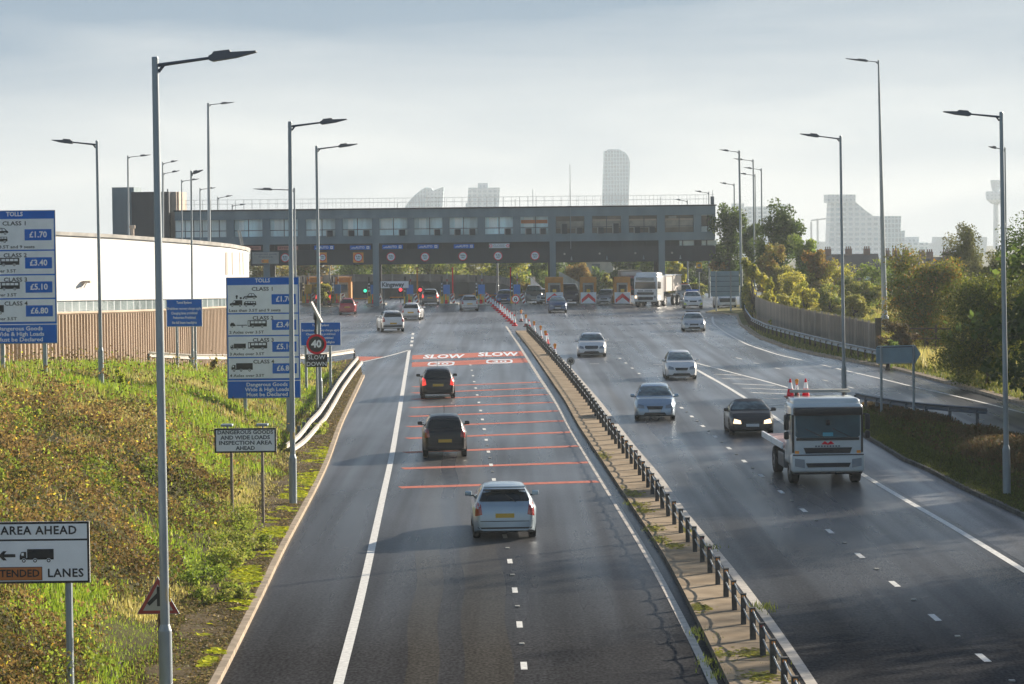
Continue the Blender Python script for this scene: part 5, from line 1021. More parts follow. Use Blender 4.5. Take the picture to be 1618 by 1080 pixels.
for px, y in ((1282, 350), (1292, 345)):
    q = U(px, 380, SKY); t = thing('construction_crane', 'faint far construction crane, %s of the two' % ('left' if px == 1282 else 'right'), 'crane', (q.x, SKY, gz(SKY)), group='far cranes'); b = MB(); b.tube([(0, 0, 0), (0, 0, U(px, y, SKY).z - gz(SKY))], .9, 'galv', 4); b.build('mast', t); b = MB(); zz = U(px, y + 3, SKY).z - gz(SKY); b.tube([(-6, 0, zz), (10 if px > 1285 else -18, 0, zz + 2)], .6, 'galv', 4); b.build('jib', t)
# ------------------------------------------------------------------ vehicles
def pl(pts, y):
    if y <= pts[0][0]: return pts[0][1]
    for (a, b), (c_, d) in zip(pts, pts[1:]):
        if a <= y <= c_: return b + (d - b) * (y - a) / (c_ - a) if c_ > a else d
    return pts[-1][1]
def decal(bvh, axis, poly, m, off=.008, step=.07, flip=False, b=None):
    """a patch laid on the body: outline in (x,z) for front/rear, (y,z) for the sides"""
    us = [p[0] for p in poly]; vs_ = [p[1] for p in poly]; vv = [Vector(p) for p in poly]; n = len(poly); ed = [(i, (i + 1) % n) for i in range(n)]; pts = list(vv)
    dens = []
    for i in range(n):
        a, c_ = vv[i], vv[(i + 1) % n]; k = max(1, int((c_ - a).length / step)); dens += [a.lerp(c_, j / k) for j in range(k)]
    pts = dens[:]; n = len(pts); ed = [(i, (i + 1) % n) for i in range(n)]
    u = min(us) + step
    while u < max(us):
        v = min(vs_) + step
        while v < max(vs_): pts.append(Vector((u, v))); v += step
        u += step
    o = geometry.delaunay_2d_cdt(pts, ed, [], 1, 1e-4); V, Fc = o[0], [list(f) for f in o[2]]; W = []; ok = []
    for p in V:
        if axis == 'front': q, d = Vector((p.x, 6, p.y)), Vector((0, -1, 0))
        elif axis == 'rear': q, d = Vector((p.x, -12, p.y)), Vector((0, 1, 0))
        elif axis == 'right': q, d = Vector((3, p.x, p.y)), Vector((-1, 0, 0))
        else: q, d = Vector((-3, p.x, p.y)), Vector((1, 0, 0))
        loc, nr, _, _ = bvh.ray_cast(q, d)
        if loc is None: ok.append(False); W.append(Vector((0, 0, 0)))
        else:
            if nr.dot(d) > 0: nr = -nr
            ok.append(True); W.append(loc + nr * off)
    Fc = [f for f in Fc if all(ok[i] for i in f)]; used = sorted({i for f in Fc for i in f}); mp_ = {q: i for i, q in enumerate(used)}
    b = b or MB(); b.add([W[i] for i in used], [[mp_[i] for i in f] for f in Fc], m); return b
def body_mesh(L, W, top, belt, wy, wr=.31, clear=.2, tumble=.22, blunt=.17, roofm=None, pm='white', sill=.22):
    hl = L / 2; st = set(np.round(np.linspace(-hl, hl, 38), 3)) | {round(p[0], 3) for p in top if abs(p[0]) <= hl}
    for e in (0, .012, .03, .06, .1, .15, .22): st |= {round(-hl + e, 3), round(hl - e, 3)}
    for w_ in wy:
        for a in np.linspace(-wr - .06, wr + .06, 11): st.add(round(w_ + a, 3))
    st = sorted(s_ for s_ in st if -hl <= s_ <= hl); rows = []; Hm = max(p[1] for p in top)
    for y in st:
        e = max(0, (abs(y) - (hl - .75)) / .75); hw = W / 2 * (1 - blunt * e ** 2.6); edge = max(0, (abs(y) - (hl - .1)) / .1); hw -= .035 * edge ** 2
        zt = pl(top, y); zb = clear + (.10 * max(0, (abs(y) - (hl - .5)) / .5) if True else 0); zbl = min(pl(belt, y), zt)
        for w_ in wy:
            dy = abs(y - w_); Ra = wr + .055
            if dy < Ra: zb = max(zb, min(wr + math.sqrt(max(0, Ra * Ra - dy * dy)), zbl - .12))
        t = max(0, min(1, (zt - zbl) / max(.01, Hm - pl(belt, 0)))); wt_ = hw - .07 - (tumble + .02) * t
        h = zbl - zb; P_ = [(0, zb), (hw - .10, zb), (hw - .03, zb + .03), (hw - .0, zb + h * .35), (hw + .0, zb + h * .62), (hw - .025, zbl - .05 * min(1, h * 3)), (hw - .065, zbl)]
        zm = zbl + (zt - zbl) * .5; P_ += [(hw - .065 - (hw - .065 - wt_) * .5 + .01 * t, zm), (wt_, zt - .075 * t), (wt_ - .07, zt - .022 * t), (wt_ * .55, zt + .006), (0, zt + .012)]
        rows.append([(x, y, z) for x, z in P_])
    n = len(rows[0]); vs = []
    for r_ in rows: vs += r_ + [(-x, y, z) for x, y, z in r_[1:-1]][::-1]
    m_ = 2 * n - 2; b = MB(); fs = []; fr = []
    for i in range(len(rows) - 1):
        for j in range(m_):
            f = (i * m_ + j, i * m_ + (j + 1) % m_, (i + 1) * m_ + (j + 1) % m_, (i + 1) * m_ + j); jj = j if j < n - 1 else m_ - 1 - j
            up = roofm and jj >= 6 and pl(top, (rows[i][0][1] + rows[i + 1][0][1]) / 2) > pl(belt, rows[i][0][1]) + .06
            (fr if up else fs).append(f)
    fs += [list(range(m_))[::-1], [(len(rows) - 1) * m_ + j for j in range(m_)]]
    b.v = [tuple(v) for v in vs]; k = b.mi(pm); b.f = fs; b.m = [k] * len(fs)
    if fr: k = b.mi(roofm); b.f += fr; b.m += [k] * len(fr)
    bv = BVHTree.FromPolygons([Vector(v) for v in b.v], b.f); return b, bv
def wheel(t, x, y, r, wd=.2, rimm='rim', twin=False):
    b = MB(); s_ = 1 if x > 0 else -1; prof = [(-wd / 2, r * .62), (-wd / 2, r * .93), (-wd / 2 + .03, r), (wd / 2 - .03, r), (wd / 2, r * .93), (wd / 2, r * .62)]; n = 22; vs = []
    for i in range(n): a = 2 * math.pi * i / n; vs += [(p[0], p[1] * math.cos(a), p[1] * math.sin(a)) for p in prof]
    k = len(prof); b.add(vs, [(i * k + j, i * k + j + 1, ((i + 1) % n) * k + j + 1, ((i + 1) % n) * k + j) for i in range(n) for j in range(k - 1)], 'rubber'); w_ = b.build('wheel', t, smooth=True, loc=(x, y, r))
    b = MB(); q = s_ * (wd / 2 - .02); n = 10
    b.add([(q - s_ * .03, r * .63 * math.cos(2 * math.pi * i / 20), r * .63 * math.sin(2 * math.pi * i / 20)) for i in range(20)], [list(range(20))], 'trim')
    for i in range(5):
        a = 2 * math.pi * i / 5; d = Vector((0, math.cos(a), math.sin(a))); e = Vector((0, -math.sin(a), math.cos(a))); b.add([Vector((q, 0, 0)) - e * .05, Vector((q, 0, 0)) + e * .05, Vector((q, 0, 0)) + e * .07 + d * r * .6, Vector((q, 0, 0)) - e * .07 + d * r * .6], [(0, 1, 2, 3)], rimm)
    for i in range(20):
        a0, a1 = 2 * math.pi * i / 20, 2 * math.pi * (i + 1) / 20; b.add([(q, r * .56 * math.cos(a0), r * .56 * math.sin(a0)), (q, r * .66 * math.cos(a0), r * .66 * math.sin(a0)), (q, r * .66 * math.cos(a1), r * .66 * math.sin(a1)), (q, r * .56 * math.cos(a1), r * .56 * math.sin(a1))], [(0, 1, 2, 3)], rimm)
    b.build('rim', w_); return w_
SH = dict(
 hatch=dict(L=4.0, W=1.70, H=1.50, tail=[(0, .55), (.02, .90), (.10, .99)], bl=(.13, 1.0), rr=.62, rf=1.75, cowl=2.95, hood=.98, nose=.72),
 mini=dict(L=3.7, W=1.62, H=1.50, tail=[(0, .5), (.02, .92), (.08, 1.0)], bl=(.10, 1.02), rr=.45, rf=1.75, cowl=2.75, hood=1.0, nose=.75),
 saloon=dict(L=4.75, W=1.85, H=1.45, tail=[(0, .55), (.03, .9), (.15, 1.0)], bl=(.75, 1.02), rr=1.55, rf=2.55, cowl=3.35, hood=.96, nose=.68),
 estate=dict(L=4.7, W=1.78, H=1.47, tail=[(0, .55), (.03, .90), (.10, 1.0)], bl=(.12, 1.02), rr=.72, rf=2.3, cowl=3.25, hood=.97, nose=.70),
 suv=dict(L=4.45, W=1.82, H=1.65, tail=[(0, .65), (.02, 1.02), (.08, 1.12)], bl=(.12, 1.14), rr=.62, rf=2.2, cowl=3.15, hood=1.12, nose=.85),
 fourby=dict(L=4.6, W=1.85, H=1.85, tail=[(0, .6), (.02, 1.1), (.05, 1.2)], bl=(.07, 1.22), rr=.22, rf=2.5, cowl=3.15, hood=1.18, nose=1.02),
 cabrio=dict(L=4.4, W=1.78, H=1.38, tail=[(0, .5), (.03, .85), (.15, .95)], bl=(1.0, .97), rr=1.75, rf=2.45, cowl=3.15, hood=.95, nose=.66),
 van=dict(L=4.9, W=1.95, H=2.05, tail=[(0, .6), (.02, 1.2), (.04, 1.7)], bl=(.05, 1.72), rr=.2, rf=3.1, cowl=3.95, hood=1.30, nose=1.08))
def car(label, shape, color, px, py, toward, yaw=0.0, group='cars on the road', roofm=None, tail='tail', head='head', lower=None, extras=None, sc_=1.0, glassf='carglass_l', grille=None, black_rear=False, wide=None, raise_=0):
    S = SH[shape]; L, W, H = S['L'], (wide or S['W']), S['H']; hl = L / 2; Y_ = lambda d: -hl + d
    top = [(Y_(a), z) for a, z in S['tail']] + [(Y_(S['bl'][0]), S['bl'][1]), (Y_(S['bl'][0] + (S['rr'] - S['bl'][0]) * .55), S['bl'][1] + (H - S['bl'][1]) * .68), (Y_(S['rr']), H - .06), (Y_(S['rr'] + .3), H - .015), (Y_((S['rr'] + S['rf']) / 2 + .1), H), (Y_(S['rf'] - .15), H - .03), (Y_(S['rf']), H - .07), (Y_((S['rf'] + S['cowl']) / 2), (H + S['hood']) / 2 + .0), (Y_(S['cowl']), S['hood']), (hl - .55, (S['hood'] + S['nose']) / 2 + .10), (hl - .18, S['nose'] + .04), (hl - .05, S['nose'] - .06), (hl - .01, S['nose'] - .18), (hl, S['nose'] - .30)]
    belt = [(-hl, S['bl'][1] - .07), (Y_(S['cowl']), S['hood'] - .04), (hl, S['nose'] - .02)]
    wr = .31 if shape not in ('suv', 'fourby', 'van') else .36; wy = [Y_(.78 if L > 4.2 else .62), hl - .86]
    pm = paint(*color) if isinstance(color, tuple) else color
    b, bv = body_mesh(L, W, top, belt, wy, wr, clear=.165 if wr < .35 else .24, roofm=roofm, pm=pm)
    fwd = Vector((math.sin(yaw), math.cos(yaw), 0)); 
    if toward: fwd = -fwd
    near = G(px, py); loc = near + fwd * ((wy[0] + 0) * -1 if not toward else -(wy[1])) + Vector((0, .1, 0))
    t = thing('car', label, 'car', loc, math.atan2(-fwd.x, fwd.y), group); t.scale = (sc_,) * 3
    b.build('body', t, smooth=True); z0 = S['bl'][1]; 
    # rear glass, windscreen, side glass
    wb = W / 2 - .16; wtp = W / 2 - .32
    rz0, rz1 = z0 + .035, H - .11
    if shape not in ('cabrio',): decal(bv, 'rear', [(-wb + .03, rz0), (wb - .03, rz0), (wtp, rz1), (-wtp, rz1)], 'carglass').build('rear_window', t, smooth=True)
    decal(bv, 'front', [(-wb - .01, S['hood'] + .045), (wb + .01, S['hood'] + .045), (wtp + .02, H - .10), (-wtp - .02, H - .10)], glassf).build('windscreen', t, smooth=True)
    yb, yr, yf, yc = Y_(S['bl'][0]), Y_(S['rr']), Y_(S['rf']), Y_(S['cowl']); zs = lambda y: pl(belt, y) + .035
    for sd in ('right', 'left'):
        if shape == 'van': polys = [[(yf - .75, 1.22), (yc - .25, 1.2), (yf + .05, H - .25), (yf - .75, H - .22)]]
        else:
            mid = (yr + yf) / 2 + (.1 if L > 4.2 else .25); r0 = yb + (.42 if shape != 'saloon' else .32) + .12
            polys = [[(mid + .05, zs(mid)), (yc - .22, zs(yc)), (yf - .02, H - .13), (mid + .05, H - .10)], [(r0, zs(r0)), (mid - .05, zs(mid)), (mid - .05, H - .10), (yr + .22, H - .12)]]
        for i, q in enumerate(polys): decal(bv, sd, q, 'carglass').build('side_window', t, smooth=True)
    if shape == 'van': pass
    # lights and trim
    ztl = z0 - .06; hw = W / 2
    for s_ in (-1, 1):
        q = [(s_ * (hw - .09), ztl - .26), (s_ * (hw - .34), ztl - .22), (s_ * (hw - .30), ztl - .02), (s_ * (hw - .12), ztl + .03)]
        if shape in ('hatch', 'estate', 'mini', 'suv', 'van', 'fourby'): q = [(s_ * (hw - .075), ztl - .30), (s_ * (hw - .27), ztl - .25), (s_ * (hw - .23), ztl + .02), (s_ * (hw - .10), ztl + .12)]
        decal(bv, 'rear', q, tail, step=.05).build('tail_light', t, smooth=True)
        n_ = S['nose']; q = [(s_ * (hw - .12), n_ - .14), (s_ * (hw - .44), n_ - .16), (s_ * (hw - .42), n_ - .03), (s_ * (hw - .17), n_ + .035)]
        decal(bv, 'front', q, head, step=.05).build('headlight', t, smooth=True)
        mb = MB(); mb.rbox((s_ * (hw + .07), yc - .12, pl(belt, yc) + .09), (.20, .12, .14), pm if roofm != 'mirror_black' else 'trim', .04); mb.box((s_ * (hw - .02), yc - .12, pl(belt, yc) + .03), (.12, .05, .04), 'trim'); mb.build('wing_mirror', t, smooth=True)
        for y in wy: wheel(t, s_ * (hw - .115), y, wr)
    lb = .42 if wr < .35 else .55
    decal(bv, 'rear', [(-hw + .12, .25), (hw - .12, .25), (hw - .14, lb - (.0 if lower else .06)), (-hw + .14, lb - (.0 if lower else .06))], 'trim', off=.006).build('rear_bumper', t, smooth=True)
    if black_rear: decal(bv, 'rear', [(-hw + .14, .38), (hw - .14, .38), (hw - .28, z0 - .01), (-hw + .28, z0 - .01)], black_rear, off=.004).build('tailgate', t, smooth=True)
    decal(bv, 'rear', [(-hw + .12, .515 if wr < .35 else .6), (hw - .12, .515 if wr < .35 else .6), (hw - .12, .535 if wr < .35 else .62), (-hw + .12, .535 if wr < .35 else .62)], 'trim', off=.006, step=.1).build('bumper_seam', t)
    decal(bv, 'rear', [(-.26, .62), (.26, .62), (.26, .74), (-.26, .74)] if shape not in ('saloon',) else [(-.26, .68), (.26, .68), (.26, .8), (-.26, .8)], 'plate_y', off=.02, step=.2).build('number_plate', t)
    n_ = S['nose']; q0 = n_ - .34
    gp_ = grille or [(-.30, n_ - .20), (.30, n_ - .20), (.36, n_ - .06), (-.36, n_ - .06)]
    decal(bv, 'front', gp_, 'trim', off=.012).build('grille', t, smooth=True)
    decal(bv, 'front', [(-.5, .27), (.5, .27), (.42, .37), (-.42, .37)], 'trim', off=.012).build('lower_grille', t, smooth=True)
    decal(bv, 'front', [(-.26, .39), (.26, .39), (.26, .5), (-.26, .5)], 'plate_w', off=.025, step=.2).build('number_plate', t)
    if extras: extras(t, bv, L, W, H)
    return t
WHITE = ('white', (.74, .74, .73)); SILVER = ('silver', (.38, .47, .53), .3); BLUE = ('blue_grey', (.30, .40, .50), .4); DARK = ('black', (.012, .013, .016)); NAVY = ('navy', (.03, .07, .16), .3); RED = ('red', (.45, .02, .03)); MID = ('mid_grey', (.10, .12, .14), .4); BRIGHT = ('bright_blue', (.05, .15, .42), .3); SILV2 = ('pale_silver', (.52, .54, .55), .3)
M['wiper'] = M['trim']
def aer(t, bv, L, W, H):
    b = MB(); b.tube([(0, -.5, H), (0, -.75, H + .32)], .01, 'trim', 4); b.build('aerial', t)
def bars(t, bv, L, W, H):
    for y in (-.6, .5): b = MB(); b.box((0, y, H + .07), (1.15, .06, .05), 'trim'); b.build('roof_bar', t)
def police(t, bv, L, W, H):
    b = MB(); b.rbox((0, .15, H + .07), (1.2, .28, .12), 'blue', .03); b.build('light_bar', t)
    for sd in ('left', 'right'):
        for i in range(5): decal(bv, sd, [(-1.5 + i * .62, .55), (-1.2 + i * .62, .55), (-1.2 + i * .62, .85), (-1.5 + i * .62, .85)], 'hivis' if i % 2 else 'blue', off=.006).build('side_marking', t)
    for s_ in (-1, 1): decal(bv, 'front', [(s_ * .6, .38), (s_ * .86, .40), (s_ * .86, .62), (s_ * .7, .58)], 'hivis', off=.012).build('front_marking', t)
M['hivis'] = mat('hivis_yellow', (.62, .75, .05), .4)
def spoil(t, bv, L, W, H):
    b = MB(); b.rbox((0, -L / 2 + .45, H - .03), (1.15, .26, .05), 'trim' if False else PAINT['silver'], .02); b.build('roof_spoiler', t, smooth=True)
    b = MB(); b.tube([(.3, -L / 2 + .12, 1.05), (.02, -L / 2 + .30, 1.25)], .012, 'trim', 4); b.build('wiper', t)
car('silver estate car seen from behind, nearest on the left carriageway', 'estate', SILVER, 797, 849, False, yaw=-.03, extras=spoil)
car('black people carrier seen from behind, second nearest on the left carriageway', 'suv', DARK, 703, 722, False, yaw=-.04, wide=1.72, sc_=.96, extras=aer)
car('dark hatchback with lit red tail lights above the thin red bars', 'hatch', DARK, 692, 629, False, yaw=-.05, tail='tail_on', extras=aer)
car('white crossover car angled in the plaza beside the dashed line', 'suv', WHITE, 620, 524, False, yaw=-.15, lower=True)
car('white hatchback right behind the white crossover', 'hatch', WHITE, 650, 505.5, False, yaw=.06, lower=True)
car('small red hatchback crossing the plaza on the left', 'mini', RED, 549, 496.5, False, yaw=-.03)
car('silver hatchback heading for the middle lane, left of the traffic cylinders', 'hatch', SILV2, 742, 491, False, yaw=-.06)
car('grey car stopped at a toll machine with brake lights lit', 'hatch', MID, 680, 481, False, yaw=0, tail='tail_on', sc_=1.06)
car('red car at the far left booth behind the third lamp pole', 'hatch', RED, 511, 481.5, False, yaw=0, tail='tail_on')
TW = dict(group='oncoming cars')
car('white saloon with black oval grille nearest the railing', 'saloon', WHITE, 935, 563, True, yaw=.03, grille=[(-.36, .52), (.36, .52), (.42, .60), (.40, .70), (-.40, .70), (-.42, .60)], **TW)
car('white three-door hatchback beside the start of the hatched area', 'hatch', WHITE, 1076, 599, True, yaw=-.0, glassf='carglass_l', **TW)
car('pale blue silver hatchback in the lane left of the black convertible', 'estate', BLUE, 1035, 663, True, yaw=.04, sc_=1.0, **TW)
car('black convertible with closed soft top and lit headlights', 'cabrio', DARK, 1187, 687, True, yaw=-.0, roofm='trim', head='head_on', **TW)
car('silver saloon with roof bars near the white slip road line', 'saloon', SILV2, 1096.5, 523, True, yaw=.02, extras=bars, sc_=.95, **TW)
car('white police car with yellow and blue markings', 'suv', WHITE, 1095, 487.5, True, yaw=.02, extras=police, **TW)
car('dark blue hatchback oncoming below the middle column', 'hatch', NAVY, 881.5, 493.5, True, yaw=.0, **TW)
car('bright blue saloon just through the barrier behind the no u-turn sign', 'saloon', BRIGHT, 797, 479, True, yaw=.05, sc_=.95, **TW)
car('old grey off-road car behind the dark blue hatchback', 'fourby', ('bronze_grey', (.24, .23, .20)), 843.5, 479.5, True, yaw=.0, **TW)
car('white car half hidden behind the middle column', 'hatch', WHITE, 861, 479.5, True, yaw=.1, **TW)
car('dark blue van at the booth between two chevron boards', 'van', ('dark_navy', (.015, .02, .06)), 900, 480.5, True, yaw=.0, glassf='carglass', **TW)
car('silver estate between the two orange booths', 'estate', SILV2, 955.5, 480.5, True, yaw=.12, **TW)
def redbar(t, bv, L, W, H): b = MB(); b.rbox((0, .4, H + .05), (1.0, .2, .1), 'red', .02); b.build('light_bar', t)
car('white van with a red roof light behind the white lorry', 'van', WHITE, 1082, 477, True, yaw=.02, sc_=.86, extras=redbar, **TW)
car('white off-road car with black front below the big sign back', 'fourby', WHITE, 1148, 487, True, yaw=-.05, lower=True, grille=[(-.72, .62), (.72, .62), (.78, .98), (-.78, .98)], **TW)
# flatbed truck
def flatbed():
    near = G(1308, 766); t = thing('flatbed_truck', 'white flatbed recovery truck, the largest vehicle on the right carriageway', 'truck', near + Vector((0, .9, 0)), math.pi + .035)
    W_ = 2.38; pm = paint('truck_white', (.66, .70, .70)); b = MB()
    b.rbox((0, -.25, 1.62), (W_, 1.95, 2.1), pm, .16, seg=3); b.rbox((0, -.3, 2.62), (W_ - .16, 1.7, .42), pm, .14, seg=3); b.build('cab', t, smooth=True); bv = BVHTree.FromPolygons([Vector(v) for v in b.v], b.f)
    b = MB(); b.rbox((0, .58, .72), (W_ + .02, .5, .62), pm, .09, seg=3); b.build('bumper', t, smooth=True); bv2 = BVHTree.FromPolygons([Vector(v) for v in b.v], b.f)
    decal(bv, 'front', [(-1.0, 1.55), (1.0, 1.55), (1.06, 1.62), (1.06, 2.34), (-1.06, 2.34), (-1.06, 1.62)], 'truck_glass', .02, .12).build('windscreen', t)
    b = MB(); b.rbox((0, .80, 2.42), (W_ - .12, .32, .26), 'trim', .04); b.build('sun_visor', t, smooth=True)
    b = MB(); b.rbox((0, .74, 1.5), (W_ - .3, .03, .09), 'trim', .01); b.box((0, .78, 1.66), (.34, .01, .12), 'cyan_card'); b.tube([(-.06, .76, 2.05), (.06, .76, 2.05)], .09, 'trim', 10); b.build('wiper', t)
    decal(bv, 'front', [(-.72, 1.00), (.72, 1.00), (.80, 1.22), (-.80, 1.22)], 'trim', .03, .12).build('grille', t)
    decal(bv2, 'front', [(-.68, .58), (.68, .58), (.74, .72), (-.74, .72)], 'trim', .02, .12).build('lower_grille', t)
    b = MB(); b.rect(-1.17, .97, 1.17, 1.01, .86, 'trim'); b.build('bumper_seam', t)
    X = Matrix.Translation((0, .745, 0)) @ Matrix.Rotation(math.pi, 4, 'Z')
    b = MB(); b.poly([(-.22, 1.33), (-.1, 1.44), (0, 1.36), (.1, 1.44), (.22, 1.33), (.1, 1.33), (0, 1.31), (-.1, 1.33)], -.012, 'red', X=X)
    for i in range(9): b.rect(-.42 + i * .095, 1.245, -.36 + i * .095, 1.29, -.012, 'galv_dark', X=X)
    b.build('emblem', t)
    for s_ in (-1, 1):
        decal(bv2, 'front', [(s_ * .78, .56), (s_ * 1.10, .62), (s_ * 1.10, .88), (s_ * .78, .84)], 'head', .02, .1).build('headlight', t)
        b = MB(); b.rbox((s_ * (W_ / 2 + .15), .55, 2.05), (.16, .2, .52), 'trim', .05); b.rbox((s_ * (W_ / 2 + .15), .55, 1.62), (.16, .2, .26), 'trim', .05); b.tube([(s_ * W_ / 2, .5, 2.3), (s_ * (W_ / 2 + .16), .55, 2.3)], .025, 'trim', 6); b.build('wing_mirror', t, smooth=True)
        decal(bv, 'right' if s_ > 0 else 'left', [(-.55, 1.62), (.45, 1.62), (.45, 2.15), (.25, 2.3), (-.55, 2.3)], 'carglass', .015, .15).build('side_window', t)
        for y in (-.15, -4.3): wheel(t, s_ * (W_ / 2 - .17), y, .46, .3, 'rim')
        b = MB(); b.rbox((s_ * .95, -2.3, .62), (.45, 1.5, .5), 'galv_dark', .05); b.build('side_locker', t)
    b = MB(); b.rbox((0, .55, .42), (W_ - .1, .42, .16), 'trim', .04); b.build('bumper_skirt', t)
    for s_ in (-1, 1):
        decal(bv, 'front', [(s_ * 1.10, 1.05), (s_ * 1.165, 1.05), (s_ * 1.165, 2.3), (s_ * 1.10, 2.3)], 'trim', .012, .12).build('air_deflector', t)
        decal(bv, 'right' if s_ > 0 else 'left', [(-.60, .8), (-.57, .8), (-.57, 2.3), (-.60, 2.3)], 'trim', .01, .15).build('door_seam', t)
        decal(bv, 'front', [(s_ * .95, 1.02), (s_ * 1.08, 1.02), (s_ * 1.08, 1.12), (s_ * .95, 1.12)], 'amber', .02, .1).build('indicator', t)
    b = MB(); b.tube([(-.75, .80, 1.56), (-.15, .82, 1.85)], .012, 'trim', 4); b.tube([(.15, .80, 1.56), (.75, .82, 1.85)], .012, 'trim', 4); b.build('wiper', t)
    b = MB(); b.box((0, -3.4, .75), (.9, 5.2, .25), 'trim'); b.build('chassis', t)
    b = MB(); b.box((0, -4.1, 1.1), (W_ + .08, 5.6, .10), 'pink_deck'); b.build('deck', t)
    for s_ in (-1, 1): b = MB(); b.box((s_ * (W_ / 2 + .05), -4.1, 1.14), (.07, 5.6, .2), 'sign_white'); b.build('side_rail', t)
    b = MB(); b.rbox((0, -1.1, 2.98), (2.0, .3, .1), 'conc_light', .03); b.tube([(-.8, -1.1, 2.8), (-.8, -1.1, 2.95)], .04, 'trim'); b.tube([(.8, -1.1, 2.8), (.8, -1.1, 2.95)], .04, 'trim'); b.build('light_bar', t, smooth=True)
    for s_ in (-1, 1):
        b = MB(); b.tube([(s_ * .9, -1.25, .9), (s_ * .9, -1.25, 2.7)], .05, 'galv_dark'); b.build('headboard_post', t)
    b = MB(); b.box((0, -1.35, 1.7), (2.0, .06, 1.1), 'galv_dark'); b.build('headboard', t)
    b = MB(); b.rect(-.26, .47, .26, .58, -.012, 'plate_w', X=Matrix.Translation((0, .85, 0)) @ Matrix.Rotation(math.pi, 4, 'Z')); b.build('number_plate', t)
    return t
M['truck_glass'] = mat('truck_windscreen', (.045, .12, .155), .12, spec=.6, nscale=.7, noise=.3); M['cyan_card'] = mat('cyan_card', (.10, .42, .52), .5); M['pink_deck'] = mat('pink_deck', (.55, .36, .33), .7, noise=.1)
ft = flatbed()
# cones carried upright behind the cab (rest on the headboard shelf)
b = MB(); b.box((0, -1.62, 2.72), (2.1, .5, .05), 'galv_dark'); b.build('shelf', ft)
bpy.context.view_layer.update()
for k_, (x, kd, lb) in enumerate([(.92, 'cone', 'traffic cone on the flatbed truck, left of the beacon'), (.70, 'beacon', 'amber beacon cone on the flatbed truck between two cones'), (.40, 'cone', 'traffic cone on the flatbed truck, right of the beacon')]):
    c = put_cone(kd, ft.matrix_world @ Vector((x, -1.62, 2.745)), lb, 'cones carried on the flatbed truck'); c.scale = (.8, .8, .8) if kd == 'cone' else (.62, .62, .62)
# tipper lorry
def tipper():
    near = G(1021, 485); hd = .36; t = thing('tipper_lorry', 'big white four-axle tipper lorry angled towards the camera at the exit', 'lorry', near + Vector((.35, 1.6, 0)), math.pi - hd)
    pm = paint('lorry_white', (.74, .75, .75)); b = MB(); b.rbox((0, 0, 1.75), (2.35, 2.2, 2.5), pm, .14, seg=3); b.rbox((0, -.1, 2.95), (2.2, 1.9, .75), pm, .2, seg=3); b.build('cab', t, smooth=True); bv = BVHTree.FromPolygons([Vector(v) for v in b.v], b.f)
    decal(bv, 'front', [(-1.05, 1.75), (1.05, 1.75), (1.02, 2.42), (-1.02, 2.42)], 'carglass', .02, .15).build('windscreen', t)
    decal(bv, 'front', [(-.9, 2.56), (.9, 2.56), (.9, 2.84), (-.9, 2.84)], 'truck_glass', .14, .15).build('sun_visor', t)
    decal(bv, 'front', [(-.82, 1.18), (.82, 1.18), (.86, 1.42), (-.86, 1.42)], 'trim', .02, .15).build('grille', t); decal(bv, 'front', [(-.75, .68), (.75, .68), (.8, .98), (-.8, .98)], 'trim', .02, .15).build('lower_grille', t)
    X = Matrix.Translation((0, 1.1, 0)) @ Matrix.Rotation(math.pi, 4, 'Z'); b = MB()
    for i in range(11): 
        if i != 4: b.rect(-.72 + i * .13, 1.5, -.62 + i * .13, 1.6, -.02, 'galv_dark', X=X)
    b.build('lettering', t)
    for s_ in (-1, 1):
        decal(bv, 'front', [(s_ * .86, .85), (s_ * 1.05, .85), (s_ * 1.05, 1.08), (s_ * .86, 1.08)], 'head_on' if s_ > 0 else 'head', .03, .1).build('headlight', t)
        b = MB(); b.rbox((s_ * 1.3, .85, 2.1), (.18, .16, .7), 'trim', .05); b.build('wing_mirror', t, smooth=True)
        decal(bv, 'right' if s_ > 0 else 'left', [(-.1, 1.75), (.7, 1.75), (.7, 2.35), (-.1, 2.4)], 'carglass', .02, .15).build('side_window', t)
        for y in (.25, -1.6, -4.6, -5.9): wheel(t, s_ * 1.02, y, .5, .3, 'rim')
    b = MB(); b.box((0, -3.0, .95), (.9, 6.6, .3), 'trim'); b.build('chassis', t)
    b = MB(); b.rbox((0, -4.2, 2.15), (2.4, 5.0, 1.5), 'pale_pink', .05); b.box((0, -4.2, 2.93), (2.5, 5.1, .12), pm)
    b.build('tipper_body', t)
M['pale_pink'] = mat('tipper_body_paint', (.72, .64, .58), .5)
tipper()
t = thing('lorry', 'cream roofed lorry waiting in the booth lane behind the white tipper lorry', 'lorry', G(996, 479) + Vector((.2, 2.5, 0)), math.pi); b = MB(); b.rbox((0, 0, 1.75), (2.2, 2.0, 2.0), paint('truck_red', (.28, .05, .04)), .12); b.build('cab', t, smooth=True)
b = MB(); b.rbox((0, -3.4, 2.2), (2.3, 4.6, 2.0), 'roof_grey', .06); b.build('box_body', t); b = MB(); b.rbox((0, 0, 2.95), (2.1, 1.6, .5), 'pale_pink', .15); b.build('wind_deflector', t, smooth=True); b = MB(); b.box((0, 1.01, 2.1), (1.9, .03, .75), 'carglass'); b.build('windscreen', t)
b = MB(); b.box((0, 1.02, 1.1), (1.6, .03, .4), 'trim'); b.build('grille', t)
for s_ in (-1, 1):
    b = MB(); b.tube([(s_ * .85, 1.0, .95), (s_ * .85, 1.04, .95)], .14, 'head_on', 12); b.build('headlight', t)
    for y in (.2, -4.2): wheel(t, s_ * .95, y, .48, .3)
